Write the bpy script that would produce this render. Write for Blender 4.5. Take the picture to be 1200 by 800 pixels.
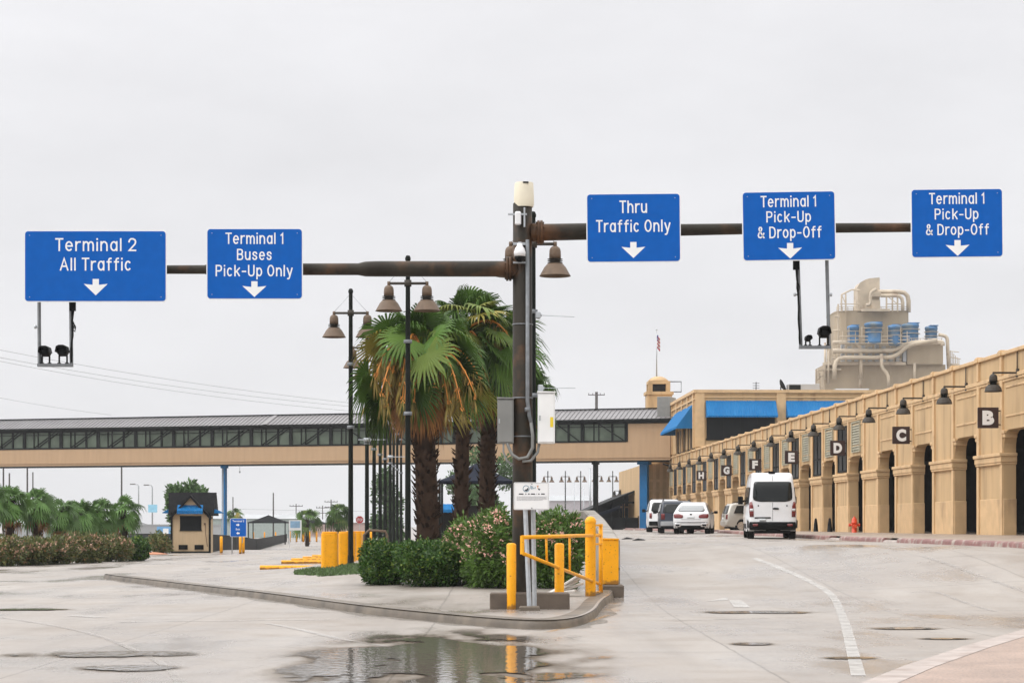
import bpy, bmesh, math, random
import numpy as np
from mathutils import Vector, Matrix, Euler
from mathutils.geometry import delaunay_2d_cdt

for _o in list(bpy.data.objects):
    bpy.data.objects.remove(_o)
scene = bpy.context.scene
COL = scene.collection
R = math.radians
F = 2400.0          # focal length in photo pixels (photo is 1200 wide)
EYE = 1.65
HOR = 614.5

# ------------------------------------------------------------------ camera
cam_d = bpy.data.cameras.new("camera")
cam = bpy.data.objects.new("camera", cam_d)
COL.objects.link(cam)
cam.location = (0, 0, EYE)
cam.rotation_euler = (R(90), 0, 0)
cam_d.sensor_width = 36
cam_d.lens = 72
cam_d.shift_y = (HOR - 400) / 1200
cam_d.clip_start = 0.1
cam_d.clip_end = 6000
scene.camera = cam

# ------------------------------------------------------------------ overcast sky
SUN_EL, SUN_AZ = 44, 262      # hidden sun high behind the photographer (azimuth clockwise from +Y)
w = bpy.data.worlds.new("World")
scene.world = w
w.use_nodes = True
nt = w.node_tree
nt.nodes.clear()
N = nt.nodes.new
L = nt.links.new
out = N('ShaderNodeOutputWorld'); bg = N('ShaderNodeBackground')
L(bg.outputs[0], out.inputs[0])
bg.inputs['Strength'].default_value = 0.1
sky = N('ShaderNodeTexSky'); sky.sky_type = 'NISHITA'; sky.sun_disc = False
sky.sun_elevation = R(SUN_EL); sky.sun_rotation = R(SUN_AZ)
tc = N('ShaderNodeTexCoord')
sep = N('ShaderNodeSeparateXYZ'); L(tc.outputs['Generated'], sep.inputs[0])
ramp = N('ShaderNodeValToRGB')      # cloud luminance against height: dim band at the horizon, bright zenith
cr = ramp.color_ramp
cr.elements[0].position = 0.0; cr.elements[0].color = (.158, .157, .161, 1)
cr.elements[1].position = 1.0; cr.elements[1].color = (.40, .40, .40, 1)
e = cr.elements.new(.10); e.color = (.160, .159, .163, 1)
e = cr.elements.new(.26); e.color = (.160, .159, .163, 1)
e = cr.elements.new(.50); e.color = (.30, .30, .30, 1)
L(sep.outputs['Z'], ramp.inputs[0])
# cloud structure
mp = N('ShaderNodeMapping'); mp.inputs['Scale'].default_value = (3, 3, 8.5)
L(tc.outputs['Generated'], mp.inputs[0])
nz = N('ShaderNodeTexNoise'); nz.inputs['Scale'].default_value = 1.6; nz.inputs['Detail'].default_value = 6
nz.inputs['Roughness'].default_value = .55
L(mp.outputs[0], nz.inputs['Vector'])
mr = N('ShaderNodeMapRange'); mr.inputs[1].default_value = .25; mr.inputs[2].default_value = .75
mr.inputs[3].default_value = .92; mr.inputs[4].default_value = 1.08
L(nz.outputs[0], mr.inputs[0])
# thinner cloud where the sun stands behind it
sd = Vector((math.sin(R(SUN_AZ)) * math.cos(R(SUN_EL)), math.cos(R(SUN_AZ)) * math.cos(R(SUN_EL)), math.sin(R(SUN_EL))))
dp = N('ShaderNodeVectorMath'); dp.operation = 'DOT_PRODUCT'; dp.inputs[1].default_value = sd
L(tc.outputs['Generated'], dp.inputs[0])
lobe = N('ShaderNodeMapRange'); lobe.inputs[1].default_value = .1; lobe.inputs[2].default_value = 1.0
lobe.inputs[3].default_value = 1.0; lobe.inputs[4].default_value = 1.5
L(dp.outputs['Value'], lobe.inputs[0])
m1 = N('ShaderNodeMath'); m1.operation = 'MULTIPLY'
L(mr.outputs[0], m1.inputs[0]); L(lobe.outputs[0], m1.inputs[1])
m2 = N('ShaderNodeMath'); m2.operation = 'MULTIPLY'; m2.inputs[1].default_value = 53.5
L(m1.outputs[0], m2.inputs[0])
vm = N('ShaderNodeVectorMath'); vm.operation = 'SCALE'
L(ramp.outputs[0], vm.inputs[0]); L(m2.outputs[0], vm.inputs['Scale'])
mx = N('ShaderNodeMix'); mx.data_type = 'RGBA'; mx.inputs[0].default_value = .04
L(vm.outputs[0], mx.inputs[6]); L(sky.outputs[0], mx.inputs[7])
L(mx.outputs[2], bg.inputs['Color'])

sl = bpy.data.lights.new("sun", 'SUN')
sl.energy = 1.0; sl.angle = R(30); sl.color = (1, .97, .93)
so = bpy.data.objects.new("sun", sl); COL.objects.link(so)
so.rotation_euler = sd.to_track_quat('Z', 'Y').to_euler()

scene.view_settings.view_transform = 'Standard'
scene.view_settings.look = 'None'
scene.view_settings.exposure = 0
scene.view_settings.gamma = 1
scene.render.engine = 'CYCLES'
scene.cycles.use_denoising = True
scene.cycles.max_bounces = 8
scene.cycles.transparent_max_bounces = 12

# ------------------------------------------------------------------ helpers
def smooth(a, b, t):
    t = max(0.0, min(1.0, (t - a) / (b - a)))
    return t * t * (3 - 2 * t)

def H(x, y):
    """height of the ground: flat by the camera, a ramp up to the terminal road, a dip far left"""
    end = 72 - 18 * smooth(3, 13, x)
    right = 1.05 * smooth(36, end, y) + .15 * smooth(72, 125, y)
    left = -.75 * smooth(130, 185, y)
    k = smooth(-9, 2.5, x)
    return right * k + left * (1 - k)

def P(px, py, Y):
    return Vector(((px - 600) / F * Y, Y, EYE + (HOR - py) / F * Y))

def G(px, py, dz=0.0):
    """the ground point seen at a pixel of the photo"""
    y = 12.0
    while y < 420:
        x = (px - 600) / F * y
        z = EYE + (HOR - py) / F * y
        if z <= H(x, y) + dz:
            break
        y += .05
    return Vector((x, y, H(x, y) + dz))

def on_ground(px, Y, dz=0.0):
    x = (px - 600) / F * Y
    return Vector((x, Y, H(x, Y) + dz))

def tag(o, label=None, cat=None, group=None, kind=None):
    if label: o['label'] = label
    if cat: o['category'] = cat
    if group: o['group'] = group
    if kind: o['kind'] = kind
    return o

def empty(name, loc=(0, 0, 0), rz=0.0, label=None, cat=None, group=None):
    o = bpy.data.objects.new(name, None)
    o.empty_display_size = .2
    o.location = loc; o.rotation_euler = (0, 0, rz)
    COL.objects.link(o)
    return tag(o, label, cat, group)

def copy_tree(o, parent=None):
    c = o.copy(); COL.objects.link(c); c.parent = parent
    for ch in [q for q in ALL_CHILDREN.get(o.name, [])]:
        copy_tree(ch, c)
    return c
ALL_CHILDREN = {}

def dup(o, loc, rz=None, label=None, scale=None):
    c = copy_tree(o)
    c.location = loc
    if rz is not None: c.rotation_euler = (0, 0, rz)
    if label: c['label'] = label
    if scale: c.scale = (scale,) * 3 if not hasattr(scale, '__len__') else scale
    return c

class MB:
    def __init__(s): s.v = []; s.f = []; s.sm = []
    def add(s, vs, fs, smooth=False):
        b = len(s.v)
        s.v.extend([tuple(q) for q in vs])
        for f in fs:
            s.f.append(tuple(b + i for i in f)); s.sm.append(smooth)
        return s
    def box(s, c, d, rz=0.0, rot=None):
        hx, hy, hz = d[0] / 2, d[1] / 2, d[2] / 2
        m = rot.to_matrix() if rot is not None else Matrix.Rotation(rz, 3, 'Z')
        c = Vector(c)
        vs = [c + m @ Vector((x, y, z)) for x in (-hx, hx) for y in (-hy, hy) for z in (-hz, hz)]
        return s.add(vs, [(0, 1, 3, 2), (4, 6, 7, 5), (0, 4, 5, 1), (2, 3, 7, 6), (0, 2, 6, 4), (1, 5, 7, 3)])
    def box2(s, a, b):
        return s.box([(a[i] + b[i]) / 2 for i in range(3)], [abs(b[i] - a[i]) for i in range(3)])
    def cbox(s, c, d, ch=.01, rz=0.0):
        """box with chamfered edges"""
        m = Matrix.Rotation(rz, 3, 'Z'); c = Vector(c)
        h = [q / 2 for q in d]; vs = []; idx = {}
        for sx in (-1, 1):
            for sy in (-1, 1):
                for sz in (-1, 1):
                    for k in range(3):
                        p = [sx * h[0], sy * h[1], sz * h[2]]
                        for j in range(3):
                            if j != k: p[j] -= (sx, sy, sz)[j] * ch
                        idx[(sx, sy, sz, k)] = len(vs); vs.append(c + m @ Vector(p))
        bm = bmesh.new()
        for q in vs: bm.verts.new(q)
        r = bmesh.ops.convex_hull(bm, input=bm.verts)
        bm.verts.index_update()
        bmesh.ops.dissolve_limit(bm, angle_limit=.01, verts=bm.verts, edges=bm.edges)
        bm.verts.index_update()
        s.add([q.co.copy() for q in bm.verts], [[q.index for q in f.verts] for f in bm.faces])
        bm.free()
        return s
    def cyl(s, p0, p1, r0, r1=None, n=12, cap=True, smooth=True):
        r1 = r0 if r1 is None else r1
        return s.tube([p0, p1], [r0, r1], n, cap, smooth)
    def tube(s, pts, rad, n=8, cap=True, smooth=True):
        pts = [Vector(p) for p in pts]
        if not hasattr(rad, '__len__'): rad = [rad] * len(pts)
        vs = []; fs = []
        d0 = (pts[1] - pts[0]).normalized()
        up = Vector((0, 0, 1)) if abs(d0.z) < .95 else Vector((0, 1, 0))
        for i, p in enumerate(pts):
            d = (pts[min(i + 1, len(pts) - 1)] - pts[max(i - 1, 0)]).normalized()
            a = d.cross(up)
            if a.length < 1e-5: a = d.cross(Vector((1, 0, 0)))
            a.normalize(); b = a.cross(d)
            up = b
            for k in range(n):
                t = 2 * math.pi * k / n
                vs.append(p + (a * math.cos(t) + b * math.sin(t)) * rad[i])
        for i in range(len(pts) - 1):
            for k in range(n):
                k2 = (k + 1) % n
                fs.append((i * n + k, i * n + k2, (i + 1) * n + k2, (i + 1) * n + k))
        s.add(vs, fs, smooth)
        if cap:
            b = len(s.v) - len(vs)
            s.f.append(tuple(b + k for k in range(n))[::-1]); s.sm.append(False)
            s.f.append(tuple(b + (len(pts) - 1) * n + k for k in range(n))); s.sm.append(False)
        return s
    def lathe(s, prof, c=(0, 0, 0), n=20, smooth=True, close=False):
        vs = []; fs = []
        c = Vector(c)
        for r, z in prof:
            for k in range(n):
                t = 2 * math.pi * k / n
                vs.append(c + Vector((r * math.cos(t), r * math.sin(t), z)))
        m = len(prof)
        for i in range(m - 1 + (1 if close else 0)):
            for k in range(n):
                k2 = (k + 1) % n; j = (i + 1) % m
                fs.append((i * n + k, i * n + k2, j * n + k2, j * n + k))
        if not close:
            fs.append(tuple(range(n))[::-1]); fs.append(tuple((m - 1) * n + k for k in range(n)))
        return s.add(vs, fs, smooth)
    def prism(s, pts, axis, a, b):
        """outline pts (2D) pushed along axis 0/1/2 from a to b"""
        def mk(p, t):
            if axis == 0: return (t, p[0], p[1])
            if axis == 1: return (p[0], t, p[1])
            return (p[0], p[1], t)
        n = len(pts)
        vs = [mk(p, a) for p in pts] + [mk(p, b) for p in pts]
        fs = [tuple(range(n)), tuple(range(2 * n - 1, n - 1, -1))]
        for i in range(n):
            j = (i + 1) % n
            fs.append((i, i + n, j + n, j))
        return s.add(vs, fs)
    def quad(s, *vs): return s.add(vs, [tuple(range(len(vs)))])
    def build(s, name, mat, parent=None, loc=None, bevel=0, seg=2, sharp=None):
        me = bpy.data.meshes.new(name)
        me.from_pydata(s.v, [], s.f)
        me.polygons.foreach_set('use_smooth', s.sm)
        me.materials.append(mat)
        bm = bmesh.new(); bm.from_mesh(me)
        bmesh.ops.recalc_face_normals(bm, faces=bm.faces)
        bm.to_mesh(me); bm.free()
        if sharp: me.set_sharp_from_angle(angle=R(sharp))
        o = bpy.data.objects.new(name, me)
        COL.objects.link(o)
        if bevel:
            bv = o.modifiers.new("bevel", 'BEVEL'); bv.width = bevel; bv.segments = seg
            bv.limit_method = 'ANGLE'; bv.angle_limit = R(40)
        if parent is not None:
            o.parent = parent
            ALL_CHILDREN.setdefault(parent.name, []).append(o)
        if loc is not None: o.location = loc
        return o

def raw_mesh(name, v, faces_flat, nper, mat, parent=None, smooth=True):
    """fast mesh from numpy: v (n,3), faces (m,nper)"""
    me = bpy.data.meshes.new(name)
    v = np.asarray(v, np.float32); f = np.asarray(faces_flat, np.int32)
    m = len(f)
    me.vertices.add(len(v)); me.vertices.foreach_set('co', v.ravel())
    me.loops.add(m * nper); me.loops.foreach_set('vertex_index', f.ravel())
    me.polygons.add(m)
    me.polygons.foreach_set('loop_start', np.arange(m, dtype=np.int32) * nper)
    me.polygons.foreach_set('use_smooth', np.full(m, smooth))
    me.update(calc_edges=True); me.validate()
    me.materials.append(mat)
    o = bpy.data.objects.new(name, me); COL.objects.link(o)
    if parent is not None:
        o.parent = parent
        ALL_CHILDREN.setdefault(parent.name, []).append(o)
    return o

# ------------------------------------------------------------------ materials
def lin(r, g, b):
    def f(c):
        c /= 255
        return c / 12.92 if c <= .04045 else ((c + .055) / 1.055) ** 2.4
    return (f(r), f(g), f(b))

def mat(name, col, rough=.6, metal=0.0, var=.12, scale=3.0, stretch=(1, 1, 1), bump=0.0, bscale=40.0,
        second=None, s_lo=.5, s_hi=.7, s_scale=2.0, s_stretch=(1, 1, 1), island=0.0, odd=None, odd_from=.88, transl=0.0, coat=0.0, spec=.5, detail=5):
    m = bpy.data.materials.new(name); m.use_nodes = True
    t = m.node_tree; n = t.nodes.new; l = t.links.new
    b = t.nodes['Principled BSDF']
    b.inputs['Roughness'].default_value = rough; b.inputs['Metallic'].default_value = metal
    b.inputs['Specular IOR Level'].default_value = spec
    if coat:
        b.inputs['Coat Weight'].default_value = coat; b.inputs['Coat Roughness'].default_value = .05
    tc = n('ShaderNodeTexCoord')
    def noise(sc, st, det=detail):
        mp = n('ShaderNodeMapping'); mp.inputs['Scale'].default_value = st
        l(tc.outputs['Object'], mp.inputs[0])
        z = n('ShaderNodeTexNoise'); z.inputs['Scale'].default_value = sc; z.inputs['Detail'].default_value = det
        l(mp.outputs[0], z.inputs['Vector']); return z.outputs[0]
    base = n('ShaderNodeRGB'); base.outputs[0].default_value = (*col, 1)
    cur = base.outputs[0]
    if second is not None:
        k = n('ShaderNodeMapRange'); k.inputs[1].default_value = s_lo; k.inputs[2].default_value = s_hi
        l(noise(s_scale, s_stretch), k.inputs[0])
        x = n('ShaderNodeMix'); x.data_type = 'RGBA'
        l(k.outputs[0], x.inputs[0]); l(cur, x.inputs[6]); x.inputs[7].default_value = (*second, 1)
        cur = x.outputs[2]
    fac = None
    if var:
        k = n('ShaderNodeMapRange'); k.inputs[1].default_value = .3; k.inputs[2].default_value = .7
        k.inputs[3].default_value = 1 - var; k.inputs[4].default_value = 1 + var
        l(noise(scale, stretch), k.inputs[0]); fac = k.outputs[0]
    if island:
        g = n('ShaderNodeNewGeometry')
        if odd is not None:
            q0 = n('ShaderNodeMapRange'); q0.inputs[1].default_value = odd_from; q0.inputs[2].default_value = 1.0; l(g.outputs['Random Per Island'], q0.inputs[0])
            x = n('ShaderNodeMix'); x.data_type = 'RGBA'; l(q0.outputs[0], x.inputs[0]); l(cur, x.inputs[6]); x.inputs[7].default_value = (*odd, 1); cur = x.outputs[2]
        k2 = n('ShaderNodeMapRange'); k2.inputs[3].default_value = 1 - island; k2.inputs[4].default_value = 1 + island
        l(g.outputs['Random Per Island'], k2.inputs[0])
        if fac is not None:
            q = n('ShaderNodeMath'); q.operation = 'MULTIPLY'; l(fac, q.inputs[0]); l(k2.outputs[0], q.inputs[1]); fac = q.outputs[0]
        else: fac = k2.outputs[0]
    if fac is not None:
        s = n('ShaderNodeVectorMath'); s.operation = 'SCALE'; l(cur, s.inputs[0]); l(fac, s.inputs['Scale']); cur = s.outputs[0]
    l(cur, b.inputs['Base Color'])
    if rough > .12:
        k = n('ShaderNodeMapRange'); k.inputs[3].default_value = rough * .8; k.inputs[4].default_value = min(1, rough * 1.2)
        l(noise(scale * 2.3, stretch), k.inputs[0]); l(k.outputs[0], b.inputs['Roughness'])
    if bump:
        z = noise(bscale, (1, 1, 1)); u = n('ShaderNodeBump'); u.inputs['Strength'].default_value = bump; u.inputs['Distance'].default_value = .02
        l(z, u.inputs['Height']); l(u.outputs[0], b.inputs['Normal'])
    if transl:
        o = t.nodes['Material Output']; tr = n('ShaderNodeBsdfTranslucent'); l(cur, tr.inputs[0])
        ms = n('ShaderNodeMixShader'); ms.inputs[0].default_value = transl
        l(b.outputs[0], ms.inputs[1]); l(tr.outputs[0], ms.inputs[2]); l(ms.outputs[0], o.inputs[0])
    return m

M = {}
M['tan'] = mat('tan stucco', (.50, .340, .178), .75, var=.10, scale=1.2, stretch=(1, 1, .25), bump=.15, bscale=25,
               second=(.30, .19, .095), s_lo=.53, s_hi=.78, s_scale=1.8, s_stretch=(1, 1, .12))
M['tan_light'] = mat('tan stucco trim', (.57, .385, .205), .7, var=.1, scale=2, bump=.1,
                     second=(.34, .22, .12), s_lo=.58, s_hi=.75, s_scale=1.0, s_stretch=(1, 1, .3))
M['tan_bridge'] = mat('tan bridge cladding', (.43, .285, .165), .6, var=.05, scale=1.0, stretch=(3, 3, .3))
M['dark_in'] = mat('shaded interior', (.012, .010, .009), .8, spec=.15)  # near-black base puts the indoor shade into the colour
M['glass_dark'] = mat('dark window glass', (.008, .009, .010), .3, var=0, spec=.1)
M['glass_green'] = mat('green tinted glass', (.085, .110, .080), .3, var=.3, scale=.8, spec=.3)
M['frame_dark'] = mat('dark steel', (.009, .010, .0095), .6, spec=.1)
M['roof_metal'] = mat('grey standing seam roof', (.20, .19, .193), .55, var=.08, scale=.7)
M['louver'] = mat('grey green louvre', (.36, .34, .25), .6)
M['blue_awning'] = mat('blue awning cloth', lin(24, 100, 155), .7, var=.05, scale=2, stretch=(2, 2, .5),
                       second=lin(36, 112, 165), s_lo=.4, s_hi=.8, s_scale=.6, s_stretch=(2, 1, .2), spec=.1)
M['blue_paint'] = mat('blue column paint', lin(20, 104, 160), .5, var=.15, scale=1.5, spec=.3)
M['sign_blue'] = mat('blue sign sheeting', (.003, .098, .415), .55, var=.05, scale=6, spec=.12)
M['sign_white'] = mat('white sign sheeting', (.80, .80, .80), .4, var=.03)
M['sign_back'] = mat('aluminium sign back', (.45, .45, .46), .4, .6)
M['gantry'] = mat('weathered brown steel', (.030, .0255, .0195), .5, var=.4, scale=3, stretch=(1, 1, .4),
                  second=(.135, .062, .028), s_lo=.52, s_hi=.74, s_scale=1.3, bump=.08, bscale=60, spec=.15)
M['post_green'] = mat('dark green post paint', (.0075, .0095, .0075), .55, var=.2, scale=4, spec=.1)
M['lamp_brown'] = mat('brown lamp enamel', (.125, .083, .054), .55, var=.15, scale=8, spec=.3)
M['lamp_dark'] = mat('dark lamp enamel', (.048, .040, .032), .6, var=.2, scale=8, spec=.25)
M['galv_dark'] = mat('dull galvanised steel', (.17, .18, .19), .5, .2, var=.2, scale=9)
M['galv'] = mat('galvanised steel', (.42, .44, .46), .4, .5, var=.15, scale=9)
M['grey_box'] = mat('grey cabinet paint', (.20, .20, .19), .5, var=.1)
M['white_box'] = mat('white cabinet paint', (.78, .78, .77), .45, var=.05)
M['beige_plastic'] = mat('beige radome plastic', (.72, .66, .52), .45, var=.05)
M['white_plastic'] = mat('white plastic', (.75, .75, .76), .35, var=.04)
M['black_plastic'] = mat('black plastic', (.006, .006, .0065), .5, var=.1, spec=.1)
M['rubber'] = mat('tyre rubber', (.008, .008, .008), .8, var=.15, spec=.1)
M['yellow'] = mat('yellow safety paint', (.86, .37, .004), .40, var=.06, scale=5,
                  second=(.62, .26, .008), s_lo=.64, s_hi=.85, s_scale=9, spec=.3)
def grime_foot(m, h=.16):
    t = m.node_tree; n = t.nodes.new; l = t.links.new; b = t.nodes['Principled BSDF']
    src = b.inputs['Base Color'].links[0].from_socket
    tc = n('ShaderNodeTexCoord'); sp = n('ShaderNodeSeparateXYZ'); l(tc.outputs['Object'], sp.inputs[0])
    z = n('ShaderNodeTexNoise'); z.inputs['Scale'].default_value = 9; z.inputs['Detail'].default_value = 6; l(tc.outputs['Object'], z.inputs['Vector'])
    a = n('ShaderNodeMath'); a.operation = 'MULTIPLY_ADD'; l(z.outputs[0], a.inputs[0]); a.inputs[1].default_value = h * 2.2; a.inputs[2].default_value = -h * .45
    c = n('ShaderNodeMath'); c.operation = 'SUBTRACT'; l(a.outputs[0], c.inputs[0]); l(sp.outputs['Z'], c.inputs[1])
    k = n('ShaderNodeMapRange'); k.inputs[1].default_value = -.02; k.inputs[2].default_value = .06; k.inputs[4].default_value = .75; l(c.outputs[0], k.inputs[0])
    # chips and scuffs
    z2 = n('ShaderNodeTexNoise'); z2.inputs['Scale'].default_value = 26; z2.inputs['Detail'].default_value = 3; l(tc.outputs['Object'], z2.inputs['Vector'])
    k2 = n('ShaderNodeMapRange'); k2.inputs[1].default_value = .655; k2.inputs[2].default_value = .68; k2.inputs[4].default_value = .7; l(z2.outputs[0], k2.inputs[0])
    mm = n('ShaderNodeMath'); mm.operation = 'MAXIMUM'; l(k.outputs[0], mm.inputs[0]); l(k2.outputs[0], mm.inputs[1])
    x = n('ShaderNodeMix'); x.data_type = 'RGBA'; l(mm.outputs[0], x.inputs[0]); l(src, x.inputs[6]); x.inputs[7].default_value = (.13, .06, .022, 1)
    l(x.outputs[2], b.inputs['Base Color'])
grime_foot(M['yellow'])
M['concrete'] = mat('weathered concrete', (.27, .245, .215), .7, var=.2, scale=2.5, bump=.2, bscale=30,
                    second=(.13, .115, .10), s_lo=.5, s_hi=.75, s_scale=1.2)
M['kerb'] = mat('stained kerb concrete', (.135, .108, .080), .5, var=.3, scale=2.0, bump=.15, bscale=30,
                second=(.075, .058, .043), s_lo=.5, s_hi=.7, s_scale=1.5)
M['concrete_dark'] = mat('damp dark concrete', (.10, .075, .055), .6, var=.25, scale=3, bump=.25, bscale=30)
M['kerb_red'] = mat('red kerb paint worn', (.21, .095, .085), .6, var=.2, scale=2, second=(.33, .27, .23), s_lo=.5, s_hi=.62, s_scale=2.5)
M['kerb_pale'] = mat('pale kerb concrete', (.36, .305, .275), .6, var=.15, second=(.27, .21, .18), s_lo=.5, s_hi=.7, s_scale=2)
M['sign_brown'] = mat('brown sign enamel', (.030, .011, .009), .5, var=.08)
M['red'] = mat('red hydrant paint', (.62, .06, .015), .4, var=.15, scale=9)
M['stop_red'] = mat('red sign sheeting', (.45, .02, .03), .4, var=.03)
M['white_car'] = mat('white car paint', (.66, .66, .67), .3, var=.03, coat=.6)
M['navy_car'] = mat('dark blue car paint', (.007, .013, .028), .35, var=.03, coat=.25, spec=.3)
M['silver_car'] = mat('beige silver car paint', (.42, .39, .34), .35, .3, var=.03, coat=.6)
M['car_glass'] = mat('car window glass', (.008, .010, .010), .08, var=0, spec=.35)
M['sky_glass'] = mat('sloping car rear glass', (.10, .11, .115), .05, var=0, spec=1.0, coat=1.0)  # base lightened to help show the sky reflected in the sloping pane
M['tail_red'] = mat('red tail lamp lens', (.15, .010, .010), .25, var=0, coat=.3)
M['chrome'] = mat('chrome trim', (.65, .65, .66), .2, .9, var=0)
M['plate'] = mat('licence plate', (.55, .57, .58), .4, var=.05)
M['navy_cloth'] = mat('navy canopy cloth', (.010, .013, .024), .8, var=.2, scale=1, spec=.1)
M['black_cloth'] = mat('black shade cloth', (.006, .0065, .0075), .85, var=.2, scale=1, spec=.1)
M['mesh_fence'] = mat('dark mesh fence', (.025, .026, .026), .7, var=.2, scale=2, spec=.1)
M['shingle'] = mat('dark roof shingle', (.011, .011, .012), .7, var=.35, scale=6, spec=.1)
M['booth'] = mat('tan booth boards', (.50, .365, .22), .6, var=.06, scale=3, stretch=(3, 3, .3))
M['plant'] = mat('pale tan silo concrete', (.36, .285, .195), .8, var=.15, scale=.12, stretch=(1, 1, .4),
                 second=(.21, .165, .11), s_lo=.5, s_hi=.75, s_scale=.12, s_stretch=(1, 1, .25))
M['plant_pipe'] = mat('pale duct steel', (.47, .39, .29), .6, var=.2, scale=.4, second=(.26, .17, .11), s_lo=.6, s_hi=.75, s_scale=.5)
M['plant_blue'] = mat('faded blue filter paint', (.045, .17, .36), .6, var=.3, scale=.35, second=(.16, .22, .26), s_lo=.5, s_hi=.7, s_scale=.5)
M['wood_pole'] = mat('grey wooden pole', (.06, .052, .048), .8, var=.2)
M['wire'] = mat('cable', (.33, .33, .34), .6, var=0)
M['far_grey'] = mat('pale grey sheeting', (.36, .37, .38), .7, var=.1, scale=.2)
M['pink_panel'] = mat('pink painted panel', (.55, .25, .26), .6)
M['flag_red'] = mat('flag cloth red', (.45, .03, .05), .7, var=0)
M['flag_white'] = mat('flag cloth white', (.7, .7, .7), .7, var=0)
M['flag_blue'] = mat('flag cloth blue', (.03, .05, .2), .7, var=0)
M['yellow_label'] = mat('yellow label', (.75, .55, .02), .5, var=0)
M['orange_soil'] = mat('orange mulch', (.40, .17, .09), .9, var=.2)
M['ink'] = mat('dark print ink', (.03, .035, .045), .6, var=0)
M['ink_grey'] = mat('grey print ink', (.30, .30, .31), .6, var=0)
M['ink_teal'] = mat('teal print ink', (.04, .18, .26), .6, var=0)
M['ink_orange'] = mat('orange print ink', (.55, .20, .06), .6, var=0)
M['pale_pipe'] = mat('bleached plank', (.55, .52, .48), .7, var=.2, scale=4)
# plants
M['frond'] = mat('palm frond green', (.058, .116, .018), .5, var=.2, scale=1.5, island=.6, odd=(.16, .13, .025), odd_from=.78, transl=.2, spec=.18)
M['frond_far'] = mat('young palm frond green', (.085, .165, .040), .5, var=.2, scale=1.5, island=.45, transl=.2, spec=.25)
M['dead_frond'] = mat('dead palm frond brown', (.23, .10, .028), .8, var=.25, scale=2, island=.4)
M['boot'] = mat('palm trunk boots', (.030, .018, .012), .85, var=.3, scale=5, island=.6, spec=.1)
M['stalk'] = mat('orange fruit stalk', (.70, .27, .05), .6, var=.2, scale=3, island=.25)
M['fruit'] = mat('olive fruit strands', (.20, .145, .03), .7, var=.3, scale=3, island=.45)
M['hedge'] = mat('clipped hedge leaf', (.042, .100, .017), .45, var=.15, island=.6, odd=(.10, .13, .02), odd_from=.75, transl=.15, scale=3, spec=.3)
M['oleander'] = mat('oleander leaf', (.082, .150, .028), .45, var=.15, island=.5, transl=.18, scale=3, spec=.3)
M['oleander_far'] = mat('dusty oleander leaf', (.110, .130, .042), .5, var=.15, island=.5, odd=(.20, .11, .05), odd_from=.8, transl=.15, scale=3, spec=.25)
M['petal'] = mat('salmon oleander petal', (.76, .44, .36), .6, var=.1, island=.3, transl=.2)
M['petal_far'] = mat('dusty pink petal', (.42, .25, .17), .6, var=.1, island=.3)
M['tree_leaf'] = mat('broad tree leaf', (.075, .14, .045), .5, var=.15, island=.4, transl=.2)
M['bark'] = mat('grey brown bark', (.09, .07, .055), .85, var=.25, scale=6)
M['grass'] = mat('grass blade', (.06, .11, .025), .6, var=.2, island=.4)

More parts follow.
